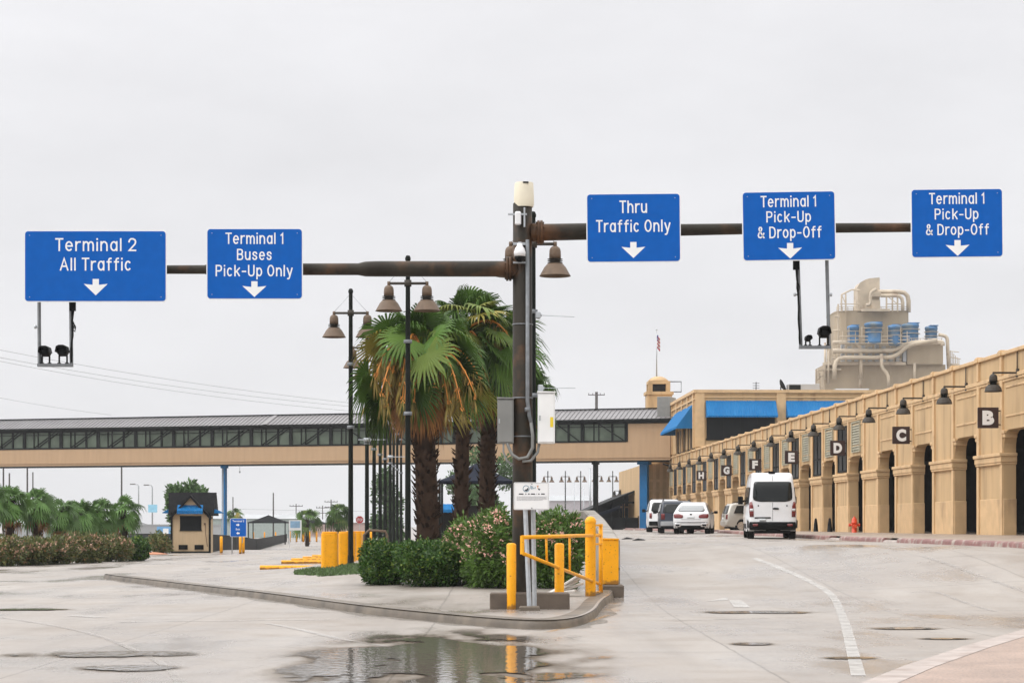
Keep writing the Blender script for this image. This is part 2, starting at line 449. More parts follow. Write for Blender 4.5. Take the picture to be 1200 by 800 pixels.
def concrete_road():
    m = bpy.data.materials.new('wet concrete road'); m.use_nodes = True
    t = m.node_tree; n = t.nodes.new; l = t.links.new
    b = t.nodes['Principled BSDF']
    g = n('ShaderNodeNewGeometry'); pos = g.outputs['Position']
    def noise(sc, det=6, st=(1, 1, 1), ro=.55):
        mp = n('ShaderNodeMapping'); mp.inputs['Scale'].default_value = st; l(pos, mp.inputs[0])
        z = n('ShaderNodeTexNoise'); z.inputs['Scale'].default_value = sc; z.inputs['Detail'].default_value = det
        z.inputs['Roughness'].default_value = ro; l(mp.outputs[0], z.inputs['Vector']); return z.outputs[0]
    def rng(src, a, bb, c, d):
        k = n('ShaderNodeMapRange'); k.inputs[1].default_value = a; k.inputs[2].default_value = bb
        k.inputs[3].default_value = c; k.inputs[4].default_value = d; l(src, k.inputs[0]); return k.outputs[0]
    def mth(op, a, bb=None):
        k = n('ShaderNodeMath'); k.operation = op
        for i, q in enumerate((a, bb)):
            if q is None: continue
            if isinstance(q, (int, float)): k.inputs[i].default_value = q
            else: l(q, k.inputs[i])
        return k.outputs[0]
    def mix(fac, a, bb):
        k = n('ShaderNodeMix'); k.data_type = 'RGBA'; l(fac, k.inputs[0])
        for i, q in ((6, a), (7, bb)):
            if isinstance(q, tuple): k.inputs[i].default_value = (*q, 1)
            else: l(q, k.inputs[i])
        return k.outputs[2]
    c = mix(rng(noise(.22), .35, .68, 0, 1), (.262, .226, .196), (.310, .278, .250))
    c = mix(rng(noise(.9, 8), .5, .75, 0, .75), c, (.205, .165, .132))
    c = mix(rng(noise(.5, 6, (1, .25, 1)), .55, .72, 0, .6), c, (.37, .34, .31))
    c = mix(rng(noise(22, 3), .62, .75, 0, .5), c, (.14, .12, .10))      # aggregate specks
    # slab joints
    sp = n('ShaderNodeSeparateXYZ'); l(pos, sp.inputs[0])
    wob = mth('MULTIPLY', mth('SUBTRACT', noise(1.2, 3), .5), .06)
    def joint(ax, size, off, width):
        a = mth('ADD', mth('ADD', sp.outputs[ax], wob), off)
        fr = mth('FRACT', mth('DIVIDE', a, size))
        d = mth('MULTIPLY', mth('MINIMUM', fr, mth('SUBTRACT', 1.0, fr)), size)
        return mth('LESS_THAN', d, width)
    j = mth('MAXIMUM', joint(0, 4.2, 1.3, .016), joint(1, 6.0, 3.4, .03))
    # hairline cracks, only here and there
    vo = n('ShaderNodeTexVoronoi'); vo.feature = 'DISTANCE_TO_EDGE'; vo.inputs['Scale'].default_value = .23
    wv = n('ShaderNodeVectorMath'); wv.operation = 'ADD'
    nzc = n('ShaderNodeTexNoise'); nzc.inputs['Scale'].default_value = 1.3; nzc.inputs['Detail'].default_value = 4; l(pos, nzc.inputs['Vector'])
    l(pos, wv.inputs[0]); l(nzc.outputs['Color'], wv.inputs[1]); l(wv.outputs[0], vo.inputs['Vector'])
    ck = mth('MULTIPLY', mth('LESS_THAN', vo.outputs['Distance'], .0045), rng(noise(.16, 2), .5, .56, 0, 1))
    dark = mth('MULTIPLY', mth('MAXIMUM', j, ck), .62)
    c = mix(dark, c, (.10, .085, .07))
    # rubbed tyre streaks along the lanes, oil drips
    c = mix(rng(noise(1.0, 5, (1.1, .05, 1)), .52, .74, 0, .38), c, (.17, .145, .125))
    c = mix(rng(noise(2.6, 5), .66, .74, 0, .45), c, (.12, .10, .085))
    # wet film
    wet = rng(noise(.33, 8, (1, .40, 1), .6), .42, .62, 0, 1)
    c2 = mix(mth('MULTIPLY', wet, .35), c, (.17, .14, .115))
    l(c2, b.inputs['Base Color'])
    ro = mth('SUBTRACT', .58, mth('MULTIPLY', wet, .43))
    l(ro, b.inputs['Roughness'])
    b.inputs['Specular IOR Level'].default_value = .5
    bp = n('ShaderNodeBump'); bp.inputs['Strength'].default_value = .12; bp.inputs['Distance'].default_value = .01
    l(noise(35, 4), bp.inputs['Height']); l(bp.outputs[0], b.inputs['Normal'])
    return m
M['road'] = concrete_road()

def paint_worn(name, col, keep):
    m = mat(name, col, .5, var=.08, scale=3)
    t = m.node_tree; n = t.nodes.new; l = t.links.new
    b = t.nodes['Principled BSDF']; o = t.nodes['Material Output']
    g = n('ShaderNodeNewGeometry')
    z = n('ShaderNodeTexNoise'); z.inputs['Scale'].default_value = 1.8; z.inputs['Detail'].default_value = 9; z.inputs['Roughness'].default_value = .7
    l(g.outputs['Position'], z.inputs['Vector'])
    k = n('ShaderNodeMapRange'); k.inputs[1].default_value = keep - .2; k.inputs[2].default_value = keep + .2; k.inputs[3].default_value = .30; k.inputs[4].default_value = .92
    l(z.outputs[0], k.inputs[0])
    tr = n('ShaderNodeBsdfTransparent'); ms = n('ShaderNodeMixShader')
    l(k.outputs[0], ms.inputs[0]); l(b.outputs[0], ms.inputs[1]); l(tr.outputs[0], ms.inputs[2]); l(ms.outputs[0], o.inputs[0])
    return m
M['paint'] = paint_worn('worn white road paint', (.47, .445, .42), .56)
M['paint_fresh'] = paint_worn('white lane paint', (.52, .50, .475), .60)
M['paint_faint'] = paint_worn('faded white road paint', (.40, .37, .345), .48)
M['paint_yellow'] = paint_worn('faded yellow kerb paint', (.55, .28, .06), .45)

def puddle_mat(thick):
    """standing water that thins out into a damp margin and then into the dry slab"""
    m = bpy.data.materials.new('rain puddle'); m.use_nodes = True
    t = m.node_tree; n = t.nodes.new; l = t.links.new
    b = t.nodes['Principled BSDF']; o = t.nodes['Material Output']
    b.inputs['Base Color'].default_value = (.15, .13, .11, 1); b.inputs['Roughness'].default_value = .05
    b.inputs['IOR'].default_value = 1.33
    g = n('ShaderNodeNewGeometry'); tc = n('ShaderNodeTexCoord')
    def noise(sc, det, st=(1, 1, 1)):
        mp = n('ShaderNodeMapping'); mp.inputs['Scale'].default_value = st; l(g.outputs['Position'], mp.inputs[0])
        z = n('ShaderNodeTexNoise'); z.inputs['Scale'].default_value = sc; z.inputs['Detail'].default_value = det; l(mp.outputs[0], z.inputs['Vector']); return z.outputs[0]
    v = n('ShaderNodeVectorMath'); v.operation = 'MULTIPLY_ADD'; l(tc.outputs['Generated'], v.inputs[0]); v.inputs[1].default_value = (2, 2, 0); v.inputs[2].default_value = (-1, -1, 0)
    ln = n('ShaderNodeVectorMath'); ln.operation = 'LENGTH'; l(v.outputs[0], ln.inputs[0])
    w1 = n('ShaderNodeMath'); w1.operation = 'MULTIPLY_ADD'; l(noise(1.1, 7, (1, .5, 1)), w1.inputs[0]); w1.inputs[1].default_value = 2.2; w1.inputs[2].default_value = -1.1
    d = n('ShaderNodeMath'); d.operation = 'ADD'; l(ln.outputs['Value'], d.inputs[0]); l(w1.outputs[0], d.inputs[1])
    def rng(a, c, e, f):
        k = n('ShaderNodeMapRange'); k.inputs[1].default_value = a; k.inputs[2].default_value = c; k.inputs[3].default_value = e; k.inputs[4].default_value = f; l(d.outputs[0], k.inputs[0]); return k.outputs[0]
    fade = n('ShaderNodeMapRange'); fade.inputs[1].default_value = .62; fade.inputs[2].default_value = .98; fade.inputs[3].default_value = 1; fade.inputs[4].default_value = 0; l(ln.outputs['Value'], fade.inputs[0])
    def masked(q):
        k = n('ShaderNodeMath'); k.operation = 'MULTIPLY'; l(q, k.inputs[0]); l(fade.outputs[0], k.inputs[1]); return k.outputs[0]
    water = masked(rng(thick - .06, thick + .03, 1, 0)); damp = masked(rng(thick, thick + .30, 1, 0))
    u = n('ShaderNodeBump'); u.inputs['Strength'].default_value = .35; u.inputs['Distance'].default_value = .01
    l(noise(8, 3, (1, .6, 1)), u.inputs['Height']); l(u.outputs[0], b.inputs['Normal'])
    tr = n('ShaderNodeBsdfTransparent'); dk = n('ShaderNodeMix'); dk.data_type = 'RGBA'; l(damp, dk.inputs[0]); dk.inputs[6].default_value = (1, 1, 1, 1); dk.inputs[7].default_value = (.60, .57, .53, 1); l(dk.outputs[2], tr.inputs[0])
    ms = n('ShaderNodeMixShader'); l(water, ms.inputs[0]); l(tr.outputs[0], ms.inputs[1]); l(b.outputs[0], ms.inputs[2]); l(ms.outputs[0], o.inputs[0])
    return m
M['puddle'] = puddle_mat(.62)

# ------------------------------------------------------------------ text
_tc = {}
def glyphs(txt, bold=.0):
    key = (txt, bold)
    if key in _tc: return _tc[key]
    cu = bpy.data.curves.new('t', 'FONT'); cu.body = txt; cu.offset = bold; cu.resolution_u = 4
    ob = bpy.data.objects.new('t', cu); COL.objects.link(ob)
    bpy.context.view_layer.update()
    dg = bpy.context.evaluated_depsgraph_get()
    me = ob.evaluated_get(dg).to_mesh()
    v = [q.co.copy() for q in me.vertices]; f = [tuple(p.vertices) for p in me.polygons]
    ob.evaluated_get(dg).to_mesh_clear()
    bpy.data.objects.remove(ob); bpy.data.curves.remove(cu)
    _tc[key] = (v, f); return v, f

def put_text(mb, txt, x0, x1, ztop, zbase, y, bold=.012):
    """lettering on the plane y, facing -Y: spans x0..x1, capitals from zbase to ztop"""
    v, f = glyphs(txt, bold); tv, _ = glyphs('T', bold)
    b0 = min(q.y for q in tv); cap = max(q.y for q in tv) - b0
    ax = min(q.x for q in v); bx = max(q.x for q in v)
    sx = (x1 - x0) / (bx - ax); sz = (ztop - zbase) / cap
    mb.add([(x0 + (q.x - ax) * sx, y, zbase + (q.y - b0) * sz) for q in v], f)

def arrow_down(mb, cx, ztop, w_, h, y):
    a = w_ / 2; s_ = a * .26
    pts = [(-s_, 0), (s_, 0), (s_, -h * .36), (a, -h * .30), (0, -h), (-a, -h * .30), (-s_, -h * .36)]
    pts = [(cx + p[0], y, ztop + p[1]) for p in pts]
    mb.add(pts, [(0, 1, 2, 6), (2, 3, 4), (6, 4, 5), (2, 4, 6)])

def round_rect(x0, x1, z0, z1, r, n=5):
    pts = []
    for cx, cz, a0 in ((x1 - r, z0 + r, -90), (x1 - r, z1 - r, 0), (x0 + r, z1 - r, 90), (x0 + r, z0 + r, 180)):
        for k in range(n + 1):
            a = R(a0 + 90 * k / n); pts.append((cx + r * math.cos(a), cz + r * math.sin(a)))
    return pts

def sheet(name, outline, dz, m, step=1.0, parent=None):
    """flat sheet lying on the ground inside a plan outline"""
    xs = [p[0] for p in outline]; ys = [p[1] for p in outline]
    pts = []
    n = len(outline)
    dense = []
    for i in range(n):
        a = Vector(outline[i][:2]); b = Vector(outline[(i + 1) % n][:2])
        k = max(1, int((b - a).length / step))
        for j in range(k): dense.append(a.lerp(b, j / k))
    nb = len(dense)
    def inside(x, y):
        c = False; j = nb - 1
        for i in range(nb):
            if (dense[i].y > y) != (dense[j].y > y) and x < (dense[j].x - dense[i].x) * (y - dense[i].y) / (dense[j].y - dense[i].y) + dense[i].x: c = not c
            j = i
        return c
    x = min(xs) + step / 2
    while x < max(xs):
        y = min(ys) + step / 2
        while y < max(ys):
            if inside(x, y): pts.append(Vector((x, y)))
            y += step
        x += step
    vv, ee, ff, *_ = delaunay_2d_cdt(dense + pts, [], [list(range(nb))], 1, 1e-4)
    mb = MB(); mb.add([(q.x, q.y, H(q.x, q.y) + dz) for q in vv], ff, True)
    o = mb.build(name, m, parent)
    return o
ORD = ['first', 'second', 'third', 'fourth', 'fifth', 'sixth', 'seventh', 'eighth', 'ninth', 'tenth', 'eleventh', 'twelfth']

# highway style stroke lettering
def _arc(cx, cy, rx, ry, a0, a1, n=14):
    return [(cx + rx * math.cos(R(a0 + (a1 - a0) * i / n)), cy + ry * math.sin(R(a0 + (a1 - a0) * i / n))) for i in range(n + 1)]
XH = .74
_hump = [(0, .46), (.12, .63), (.38, XH), (.68, .73), (.92, .61), (1, .44), (1, 0)]
_o = _arc(.5, XH / 2, .5, XH / 2, 90, 450, 20)
STROKES = {
 'T': (.56, [[(0, 1), (1, 1)], [(.5, 1), (.5, 0)]]),
 'e': (.50, [[(.0, .38), (1, .38)], _arc(.5, XH / 2, .5, XH / 2, 2, 312, 18)]),
 'r': (.34, [[(0, 0), (0, XH)], [(0, .44), (.18, .62), (.5, .72), (1, .73)]]),
 'm': (.80, [[(0, 0), (0, XH)], [(0, .48), (.07, .64), (.2, .73), (.32, .73), (.44, .65), (.5, .48), (.5, 0)], [(.5, .48), (.57, .64), (.7, .73), (.82, .73), (.94, .65), (1, .48), (1, 0)]]),
 'n': (.48, [[(0, 0), (0, XH)], _hump]), 'h': (.48, [[(0, 0), (0, 1)], _hump]),
 'i': (0, [[(0, 0), (0, .69)], [(0, .955), (0, 1.0)]]), 'l': (0, [[(0, 0), (0, 1)]]),
 'a': (.48, [[(1, 0), (1, XH)], _arc(.5, XH / 2, .5, XH / 2, 20, 340, 18)]),
 'A': (.66, [[(0, 0), (.5, 1), (1, 0)], [(.18, .32), (.82, .32)]]),
 'f': (.34, [[(.4, 0), (.4, .80), (.5, .94), (.72, 1), (1, 1)], [(0, .70), (1, .70)]]),
 'c': (.46, [_arc(.5, XH / 2, .5, XH / 2, 48, 312, 16)]), 'o': (.50, [_o]),
 'B': (.56, [[(0, 0), (0, 1)], [(0, 1), (.6, 1), (.85, .95), (.95, .78), (.85, .6), (.6, .53), (0, .53)], [(.55, .53), (.88, .47), (1, .27), (.9, .07), (.6, 0), (0, 0)]]),
 'u': (.48, [[(0, XH), (0, .28), (.1, .09), (.34, 0), (.62, .01), (.88, .12), (1, .3)], [(1, XH), (1, 0)]]),
 's': (.44, [[(.95, .58), (.8, .7), (.5, XH), (.2, .7), (.05, .57), (.2, .44), (.5, .385), (.8, .33), (.97, .19), (.82, .05), (.5, 0), (.18, .04), (.02, .17)]]),
 'P': (.55, [[(0, 0), (0, 1)], [(0, 1), (.62, 1), (.9, .93), (1, .74), (.9, .54), (.62, .47), (0, .47)]]),
 'k': (.46, [[(0, 0), (0, 1)], [(1, XH), (0, .27)], [(.36, .45), (1, 0)]]),
 '-': (.34, [[(0, .42), (1, .42)]]),
 'U': (.56, [[(0, 1), (0, .28), (.1, .09), (.35, 0), (.65, 0), (.9, .09), (1, .28), (1, 1)]]),
 'p': (.48, [[(0, -.30), (0, XH)], _arc(.5, XH / 2, .5, XH / 2, 160, -160, 18)]),
 'O': (.60, [_arc(.5, .5, .5, .5, 90, 450, 24)]),
 'y': (.50, [[(0, XH), (.5, .05)], [(1, XH), (.42, -.20), (.28, -.29), (.08, -.29)]]),
 'D': (.58, [[(0, 0), (0, 1)], [(0, 1), (.5, 1), (.85, .9), (1, .66), (1, .34), (.85, .1), (.5, 0), (0, 0)]]),
 '&': (.64, [[(1, 0), (.2, .72), (.15, .86), (.28, 1), (.5, 1), (.62, .87), (.54, .7), (.12, .42), (0, .22), (.12, .05), (.4, 0), (.7, .1), (.98, .42)]]),
 '1': (.17, [[(0, .80), (1, .98), (1, 0)]]),
 '2': (.54, [[(0, .75), (.08, .9), (.3, 1), (.65, 1), (.92, .9), (1, .73), (.9, .55), (.03, .0), (1, 0)]]),
}
def sign_text(mb, txt, x0, x1, ztop, zbase, y, sw=.118):
    cap = ztop - zbase
    polys = []; x = 0.0
    for ch in txt:
        if ch == ' ': x += .36; continue
        w_, st = STROKES[ch]
        for s in st: polys.append([(x + sw / 2 + a * w_, sw / 2 + c * (1 - sw)) for a, c in s])
        x += w_ + sw + (.21 if ch not in 'rT' else .16)
    tot = x - .21
    kx_ = (x1 - x0) / (tot * cap)
    for j, p in enumerate(polys):
        p = [(x0 + a * cap * kx_, zbase + c * cap) for a, c in p]
        n = len(p); closed = (Vector(p[0]) - Vector(p[-1])).length < 1e-5
        h = sw * cap / 2; vs = []
        for i in range(n):
            if closed and i in (0, n - 1): d0 = (Vector(p[-1]) - Vector(p[-2])).normalized(); d1 = (Vector(p[1]) - Vector(p[0])).normalized()
            else:
                d0 = (Vector(p[i]) - Vector(p[i - 1])).normalized() if i else (Vector(p[1]) - Vector(p[0])).normalized()
                d1 = (Vector(p[i + 1]) - Vector(p[i])).normalized() if i < n - 1 else d0
            t = (d0 + d1)
            t = t.normalized() if t.length > 1e-4 else d1
            m = Vector((-t.y, t.x)); c = max(.45, m.dot(Vector((-d1.y, d1.x))))
            e0 = 0
            q = Vector(p[i])
            if not closed and i == 0: q = q - d1 * h * .9
            if not closed and i == n - 1: q = q + d0 * h * .9
            a = q + m * h / c; b_ = q - m * h / c
            yy_ = y - .0004 * (j % 7)
            vs.append((a.x, yy_, a.y)); vs.append((b_.x, yy_, b_.y))
        mb.add(vs, [(2 * i, 2 * i + 1, 2 * i + 3, 2 * i + 2) for i in range(n - 1)])
# ================================================================== SETTING
def ground():
    xs = sorted(set([-1400, -900, -600, -400, -250, -160, -110, -85, -70] + list(range(-60, 46)) + [50, 56, 64, 75, 90, 120, 180, 300, 500, 900, 1400]))
    ys = sorted(set([-200, -60, -20, 0, 10] + list(range(12, 200)) + [205, 215, 230, 250, 280, 330, 400, 500, 700, 1000, 1500, 2200]))
    v = [(x, y, H(x, y)) for y in ys for x in xs]
    nx = len(xs); f = []
    for j in range(len(ys) - 1):
        for i in range(nx - 1):
            f.append((j * nx + i, j * nx + i + 1, (j + 1) * nx + i + 1, (j + 1) * nx + i))
    o = raw_mesh('ground', v, f, 4, M['road'])
    tag(o, kind='structure')
ground()

# ---- traffic island: kerb and top
front_px = [(122, 672), (145, 675), (200, 681), (260, 688), (320, 695), (380, 703), (440, 710.5), (500, 716.5), (560, 722), (610, 725.5), (650, 726), (680, 722), (697, 714)]
front = [G(px, py, .15) for px, py in front_px]
front = [(p.x, p.y) for p in front] + [(1.75, 40.2), (2.1, 42.5), (2.25, 46), (2.25, 60), (2.25, 90), (2.2, 125)]
back = [(-6.5, 125), (-6.3, 80), (-7.0, 68.5), (-9.5, 66.6), (-12.2, 63.6)]
def smooth_poly(p, it=2):
    for _ in range(it):
        q = [p[0]]
        for a, b in zip(p[:-1], p[1:]):
            q.append((a[0] * .75 + b[0] * .25, a[1] * .75 + b[1] * .25)); q.append((a[0] * .25 + b[0] * .75, a[1] * .25 + b[1] * .75))
        q.append(p[-1]); p = q
    return p
fr = smooth_poly(front)
edge = fr
outline = fr + back
isl = sheet('pavement', outline, .15, M['road'], 1.0)
tag(isl, kind='structure')
def kerb_run(name, path, m, w_=.32, h=.15, out_sign=1, base=None):
    """kerb with a rolled outer edge following a plan path; outer side is to the right of travel for out_sign 1"""
    prof = [(-.03, -.02), (-.012, h * .35), (0.0, h * .72), (.025, h * .92), (.07, h + .006), (w_, h + .006), (w_, h - .02)]
    vs = []; fs = []
    n = len(path)
    for i, p in enumerate(path):
        a = Vector(path[max(i - 1, 0)]); b = Vector(path[min(i + 1, n - 1)])
        d = (b - a).normalized(); inn = Vector((-d.y, d.x)) * out_sign
        for (o, z) in prof:
            q = Vector(p) + inn * o
            vs.append((q.x, q.y, H(p[0], p[1]) + z))
    k = len(prof)
    for i in range(n - 1):
        for j in range(k - 1):
            fs.append((i * k + j, i * k + j + 1, (i + 1) * k + j + 1, (i + 1) * k + j))
    fs.append(tuple(range(k))); fs.append(tuple((n - 1) * k + j for j in range(k)))
    mb = MB(); mb.add(vs, fs, True)
    return tag(mb.build(name, m, sharp=50), kind='structure')
kerb_run('kerb', fr, M['kerb'])
# dirty gutter along the kerb
gut = [(p[0], p[1]) for p in fr[2:56]]
gv = []
for i, p in enumerate(gut):
    a = Vector(gut[max(i - 1, 0)]); b = Vector(gut[min(i + 1, len(gut) - 1)]); d = (b - a).normalized(); o = Vector((d.y, -d.x))
    q = Vector(p) + o * (.28 + .10 * math.sin(i * 1.7))
    gv.append(((p[0], p[1], H(*p) + .006), (q.x, q.y, H(q.x, q.y) + .006)))
mb = MB()
for a, b in zip(gv[:-1], gv[1:]): mb.quad(a[0], a[1], b[1], b[0])
M['gutter'] = paint_worn('gutter silt', (.16, .135, .105), .5)
tag(mb.build('gutter', M['gutter']), kind='structure')

# ---- road markings
def stripe(name, pxs, w_, m, dz=.008):
    pts = [G(a, b, 0) for a, b in pxs]
    pts = smooth_poly([(p.x, p.y) for p in pts], 3)
    mb = MB(); row = []
    # resample
    dense = []
    for a, b in zip(pts[:-1], pts[1:]):
        a = Vector(a); b = Vector(b); k = max(1, int((b - a).length / .7))
        dense += [a.lerp(b, j / k) for j in range(k)]
    dense.append(Vector(pts[-1]))
    for i, p in enumerate(dense):
        d = (dense[min(i + 1, len(dense) - 1)] - dense[max(i - 1, 0)]).normalized(); o = Vector((-d.y, d.x)) * w_ / 2
        a, b = p + o, p - o
        row.append(((a.x, a.y, H(a.x, a.y) + dz), (b.x, b.y, H(b.x, b.y) + dz)))
    for a, b in zip(row[:-1], row[1:]): mb.quad(a[0], a[1], b[1], b[0])
    return tag(mb.build(name, m), kind='structure')
stripe('road_marking', [(884, 654), (915, 666), (950, 681), (978, 697), (988, 722), (997, 755), (1006, 792)], .16, M['paint_fresh'])
stripe('road_marking', [(1080, 651), (1120, 664), (1160, 679), (1210, 696)], .14, M['paint_faint'])
stripe('road_marking', [(1068, 694), (1098, 692), (1130, 706), (1165, 716)], .12, M['paint_faint'])
stripe('road_marking', [(0, 723), (60, 732), (115, 744), (150, 758), (185, 774), (205, 790), (212, 805)], .10, M['paint_faint'])
stripe('road_marking', [(312, 730), (350, 737), (385, 746), (440, 756), (520, 765)], .12, M['paint'])
stripe('road_marking', [(140, 728.5), (230, 727.5), (320, 726.5), (400, 725.5)], .22, M['paint_faint'])
stripe('road_marking', [(786, 727), (840, 725.5), (900, 724)], .2, M['paint_faint'])
stripe('road_marking', [(640, 741), (675, 733), (712, 721)], .10, M['paint_yellow'])
def arrow_mark(tip, tail, w_):
    a = G(*tip); b = G(*tail); d = (b - a); d.z = 0; Ln = d.length; d.normalize(); s = Vector((-d.y, d.x, 0))
    pts = [a, a + d * Ln * .36 + s * w_, a + d * Ln * .33 + s * w_ * .35, b + s * w_ * .35, b - s * w_ * .35, a + d * Ln * .33 - s * w_ * .35, a + d * Ln * .36 - s * w_]
    mb = MB(); q = [(p.x, p.y, H(p.x, p.y) + .009) for p in pts]
    mb.add(q, [(0, 1, 2), (0, 2, 5), (0, 5, 6), (2, 3, 4, 5)])
    tag(mb.build('road_arrow', M['paint']), kind='structure')
def turn_arrow(pxs):
    q = [G(a, c, .009) for a, c in pxs]; mb = MB(); mb.add(q, [(0, 1, 2), (2, 3, 4, 5), (1, 2, 5)])
    tag(mb.build('road_arrow', M['paint_fresh']), kind='structure')
turn_arrow([(827, 704), (852, 699.5), (854, 702.5), (868, 702.5), (879, 711), (860, 711)])
arrow_mark((84, 721), (120, 723.5), .4)

# ---- puddles (water lying on the flat ground)
def puddle(x0, x1, y0, y1, grow=1.35):
    """a puddle seen between these pixel bounds"""
    a, c = G((x0 + x1) / 2, y1), G((x0 + x1) / 2, y0)
    yc, ry = (a.y + c.y) / 2, (c.y - a.y) / 2 * grow
    s_ = F / yc; xc, rx = ((x0 + x1) / 2 - 600) / s_, (x1 - x0) / 2 / s_ * grow
    q = [(xc + rx * math.cos(R(t)), yc + ry * math.sin(R(t))) for t in range(0, 360, 6)]
    tag(sheet('water', q, .012, M['puddle'], max(.15, min(rx, ry) / 3)), kind='structure')
puddle(345, 690, 742, 822, 1.30)
puddle(-10, 215, 763, 771); puddle(60, 205, 780, 787); puddle(-20, 80, 713, 715.5)
puddle(1020, 1110, 735, 738); puddle(1080, 1155, 747.5, 749.5); puddle(855, 910, 753, 756); puddle(960, 1030, 770, 772.5); puddle(820, 960, 716, 719)
puddle(420, 570, 683, 695); puddle(200, 330, 677, 682); puddle(560, 690, 700, 706)


# ---- right foreground: flush pale band and brown paving beyond it
band = [G(995, 806), G(1060, 780), G(1130, 757), G(1215, 733)]
bd = [(p.x, p.y) for p in band]
o2 = [(x + .32, y - .18) for x, y in bd]
tag(sheet('path', bd + o2[::-1], .008, M['kerb_pale'], .5), kind='structure')
M['brown_pave'] = mat('brown exposed aggregate paving', (.33, .23, .18), .45, var=.2, scale=1.0, second=(.20, .15, .12), s_lo=.5, s_hi=.6, s_scale=30)
tag(sheet('pavement', o2 + [(14, 30), (14, 14), (3.0, 14)], .004, M['brown_pave'], 1.0), kind='structure')

# ---- terminal side: facade frame (v = distance along the facade, u = into the building)
FX, FK = 18.97, -.0271
def facade(u, v, z=0.0):     # world point from facade coordinates
    return Vector((FX + FK * v + u, v, z))
BASE = 1.3
FROT = math.atan(-FK)
kx = -4.3                    # kerb offset from the facade
walk = [(facade(kx + .3, v).x, v) for v in range(36, 186, 6)]
wall_side = [(facade(9.3, v).x, v) for v in range(180, 33, -6)]
def sidewalk():
    mb = MB(); rows = []
    for v in range(34, 200, 2):
        row = []
        for k in range(12):
            t = k / 11; u = kx + .3 + (9.5 - kx) * t; p = facade(u, v)
            z = H(p.x, v) + .15
            tgt = BASE - .004
            z = z + (tgt - z) * smooth(0, 1, min(1, t * 3.0)) * smooth(40, 62, v)
            row.append((p.x, v, z))
        rows.append(row)
    vs = [p for r in rows for p in r]; n = 12
    fs = [(j * n + i, j * n + i + 1, (j + 1) * n + i + 1, (j + 1) * n + i) for j in range(len(rows) - 1) for i in range(n - 1)]
    mb.add(vs, fs, True)
    tag(mb.build('pavement', M['walk']), kind='structure')
M['walk'] = mat('pale brown pavement', (.30, .235, .185), .5, var=.2, scale=.8, second=(.2, .15, .12), s_lo=.5, s_hi=.75, s_scale=.7)
sidewalk()
segs = []
v = 34.0; rr = random.Random(3)
while v < 175:
    ln = rr.choice([6, 8, 10, 12]) if v > 60 else 16
    segs.append((v, v + ln, True)); segs.append((v + ln, v + ln + 2.2, False)); v += ln + 2.2
for a, b, red in segs:
    path = []
    k = max(2, int((b - a) / .8))
    for i in range(k + 1):
        vv = a + (b - a) * i / k; path.append((facade(kx, vv).x, vv))
    kerb_run('kerb', path, M['kerb_red'] if red else M['kerb_pale'], .34, .15 if red else .07, -1)

# ================================================================== ARCADE BUILDING
BAY = 6.96
arc = empty('arcade_building', (FX, 0, BASE), FROT, 'long tan stucco arcade building with pilasters, lettered bays and dark arched openings', 'building')
W = MB(); MO = MB(); PI = MB()
K0, K1 = 6, 26
ZI, ZA, ZT = 3.0, 3.62, 6.2
for k in range(K0, K1):
    y0, ym, y1 = (k + .2) * BAY, (k + .7) * BAY, (k + 1.2) * BAY
    r = .62
    arcp = []
    for j in range(7):
        a = R(180 - 90 * j / 6); arcp.append((ym + r + r * math.cos(a), ZI + r * math.sin(a)))
    for j in range(7):
        a = R(90 - 90 * j / 6); arcp.append((y1 - r + r * math.cos(a), ZI + r * math.sin(a)))
    o = [(y0, -.4), (ym, -.4)] + arcp + [(y1, ZT), (y0, ZT)]
    D = .42
    n = len(o)
    fv = [(0, a, b) for a, b in o]; bv = [(D, a, b) for a, b in o]
    fs = [tuple(range(n)), tuple(range(2 * n - 1, n - 1, -1))]
    for i in range(n):
        j = (i + 1) % n
        if i in (0, n - 3): continue
        fs.append((i, j, n + j, n + i))
    W.add(fv + bv, fs)
    # pier inner block is deeper
    # impost moulding round the pier
    for z0, z1, p in ((2.44, 2.52, .03), (2.52, 2.72, .055), (2.72, 2.84, .10)):
        MO.box2((-p - .08, y0 - p, z0), (D + .03, ym + p, z1))
    # plinth
    MO.box2((-.025, y0 - .02, -.4), (D + .02, ym + .02, 1.25))
    # corbels under the lintel
    for yy in (ym + .12, y1 - .12):
        MO.box2((-.05, yy - .16, 3.36), (.4, yy + .16, 3.50)); MO.box2((-.09, yy - .2, 3.50), (.42, yy + .2, 3.62))
    # pilasters
    for a in (y0 + .01, ym - .31):
        PI = MB()
        PI.box2((-.075, a, -.3), (.02, a + .30, 2.44)); PI.box2((-.075, a, 2.84), (.02, a + .30, 5.36))
        PI.box2((-.09, a + .02, 5.52), (.05, a + .28, 6.20))
        PI.box2((-.15, a - .03, 6.20), (.36, a + .33, 6.36)); PI.box2((-.12, a, 6.36), (.3, a + .30, 6.40))
        PI.build('pilaster', M['tan_light'], arc, bevel=.012, seg=1)
    # recessed panel beads on the fascia and above the opening
    MO.box2((-.035, ym + .3, 4.05), (.01, y1 - .3, 4.12)); MO.box2((-.035, ym + .3, 5.05), (.01, y1 - .3, 5.12))
ya, yb = (K0 + .2) * BAY, (K1 + .2) * BAY
MO.box2((-.075, ya, 5.37), (.02, yb, 5.51)); MO.box2((-.05, ya, 5.28), (.015, yb, 5.365))
MO.box2((-.10, ya, 6.202), (.62, yb, 6.33))
W.box2((.0, ya - .02, -.4), (9.0, ya - .5, ZT)); W.box2((.0, yb + .02, -.4), (9.0, yb + .5, ZT))
W.build('wall', M['tan'], arc)
MO.build('moulding', M['tan_light'], arc, bevel=.015, seg=1)
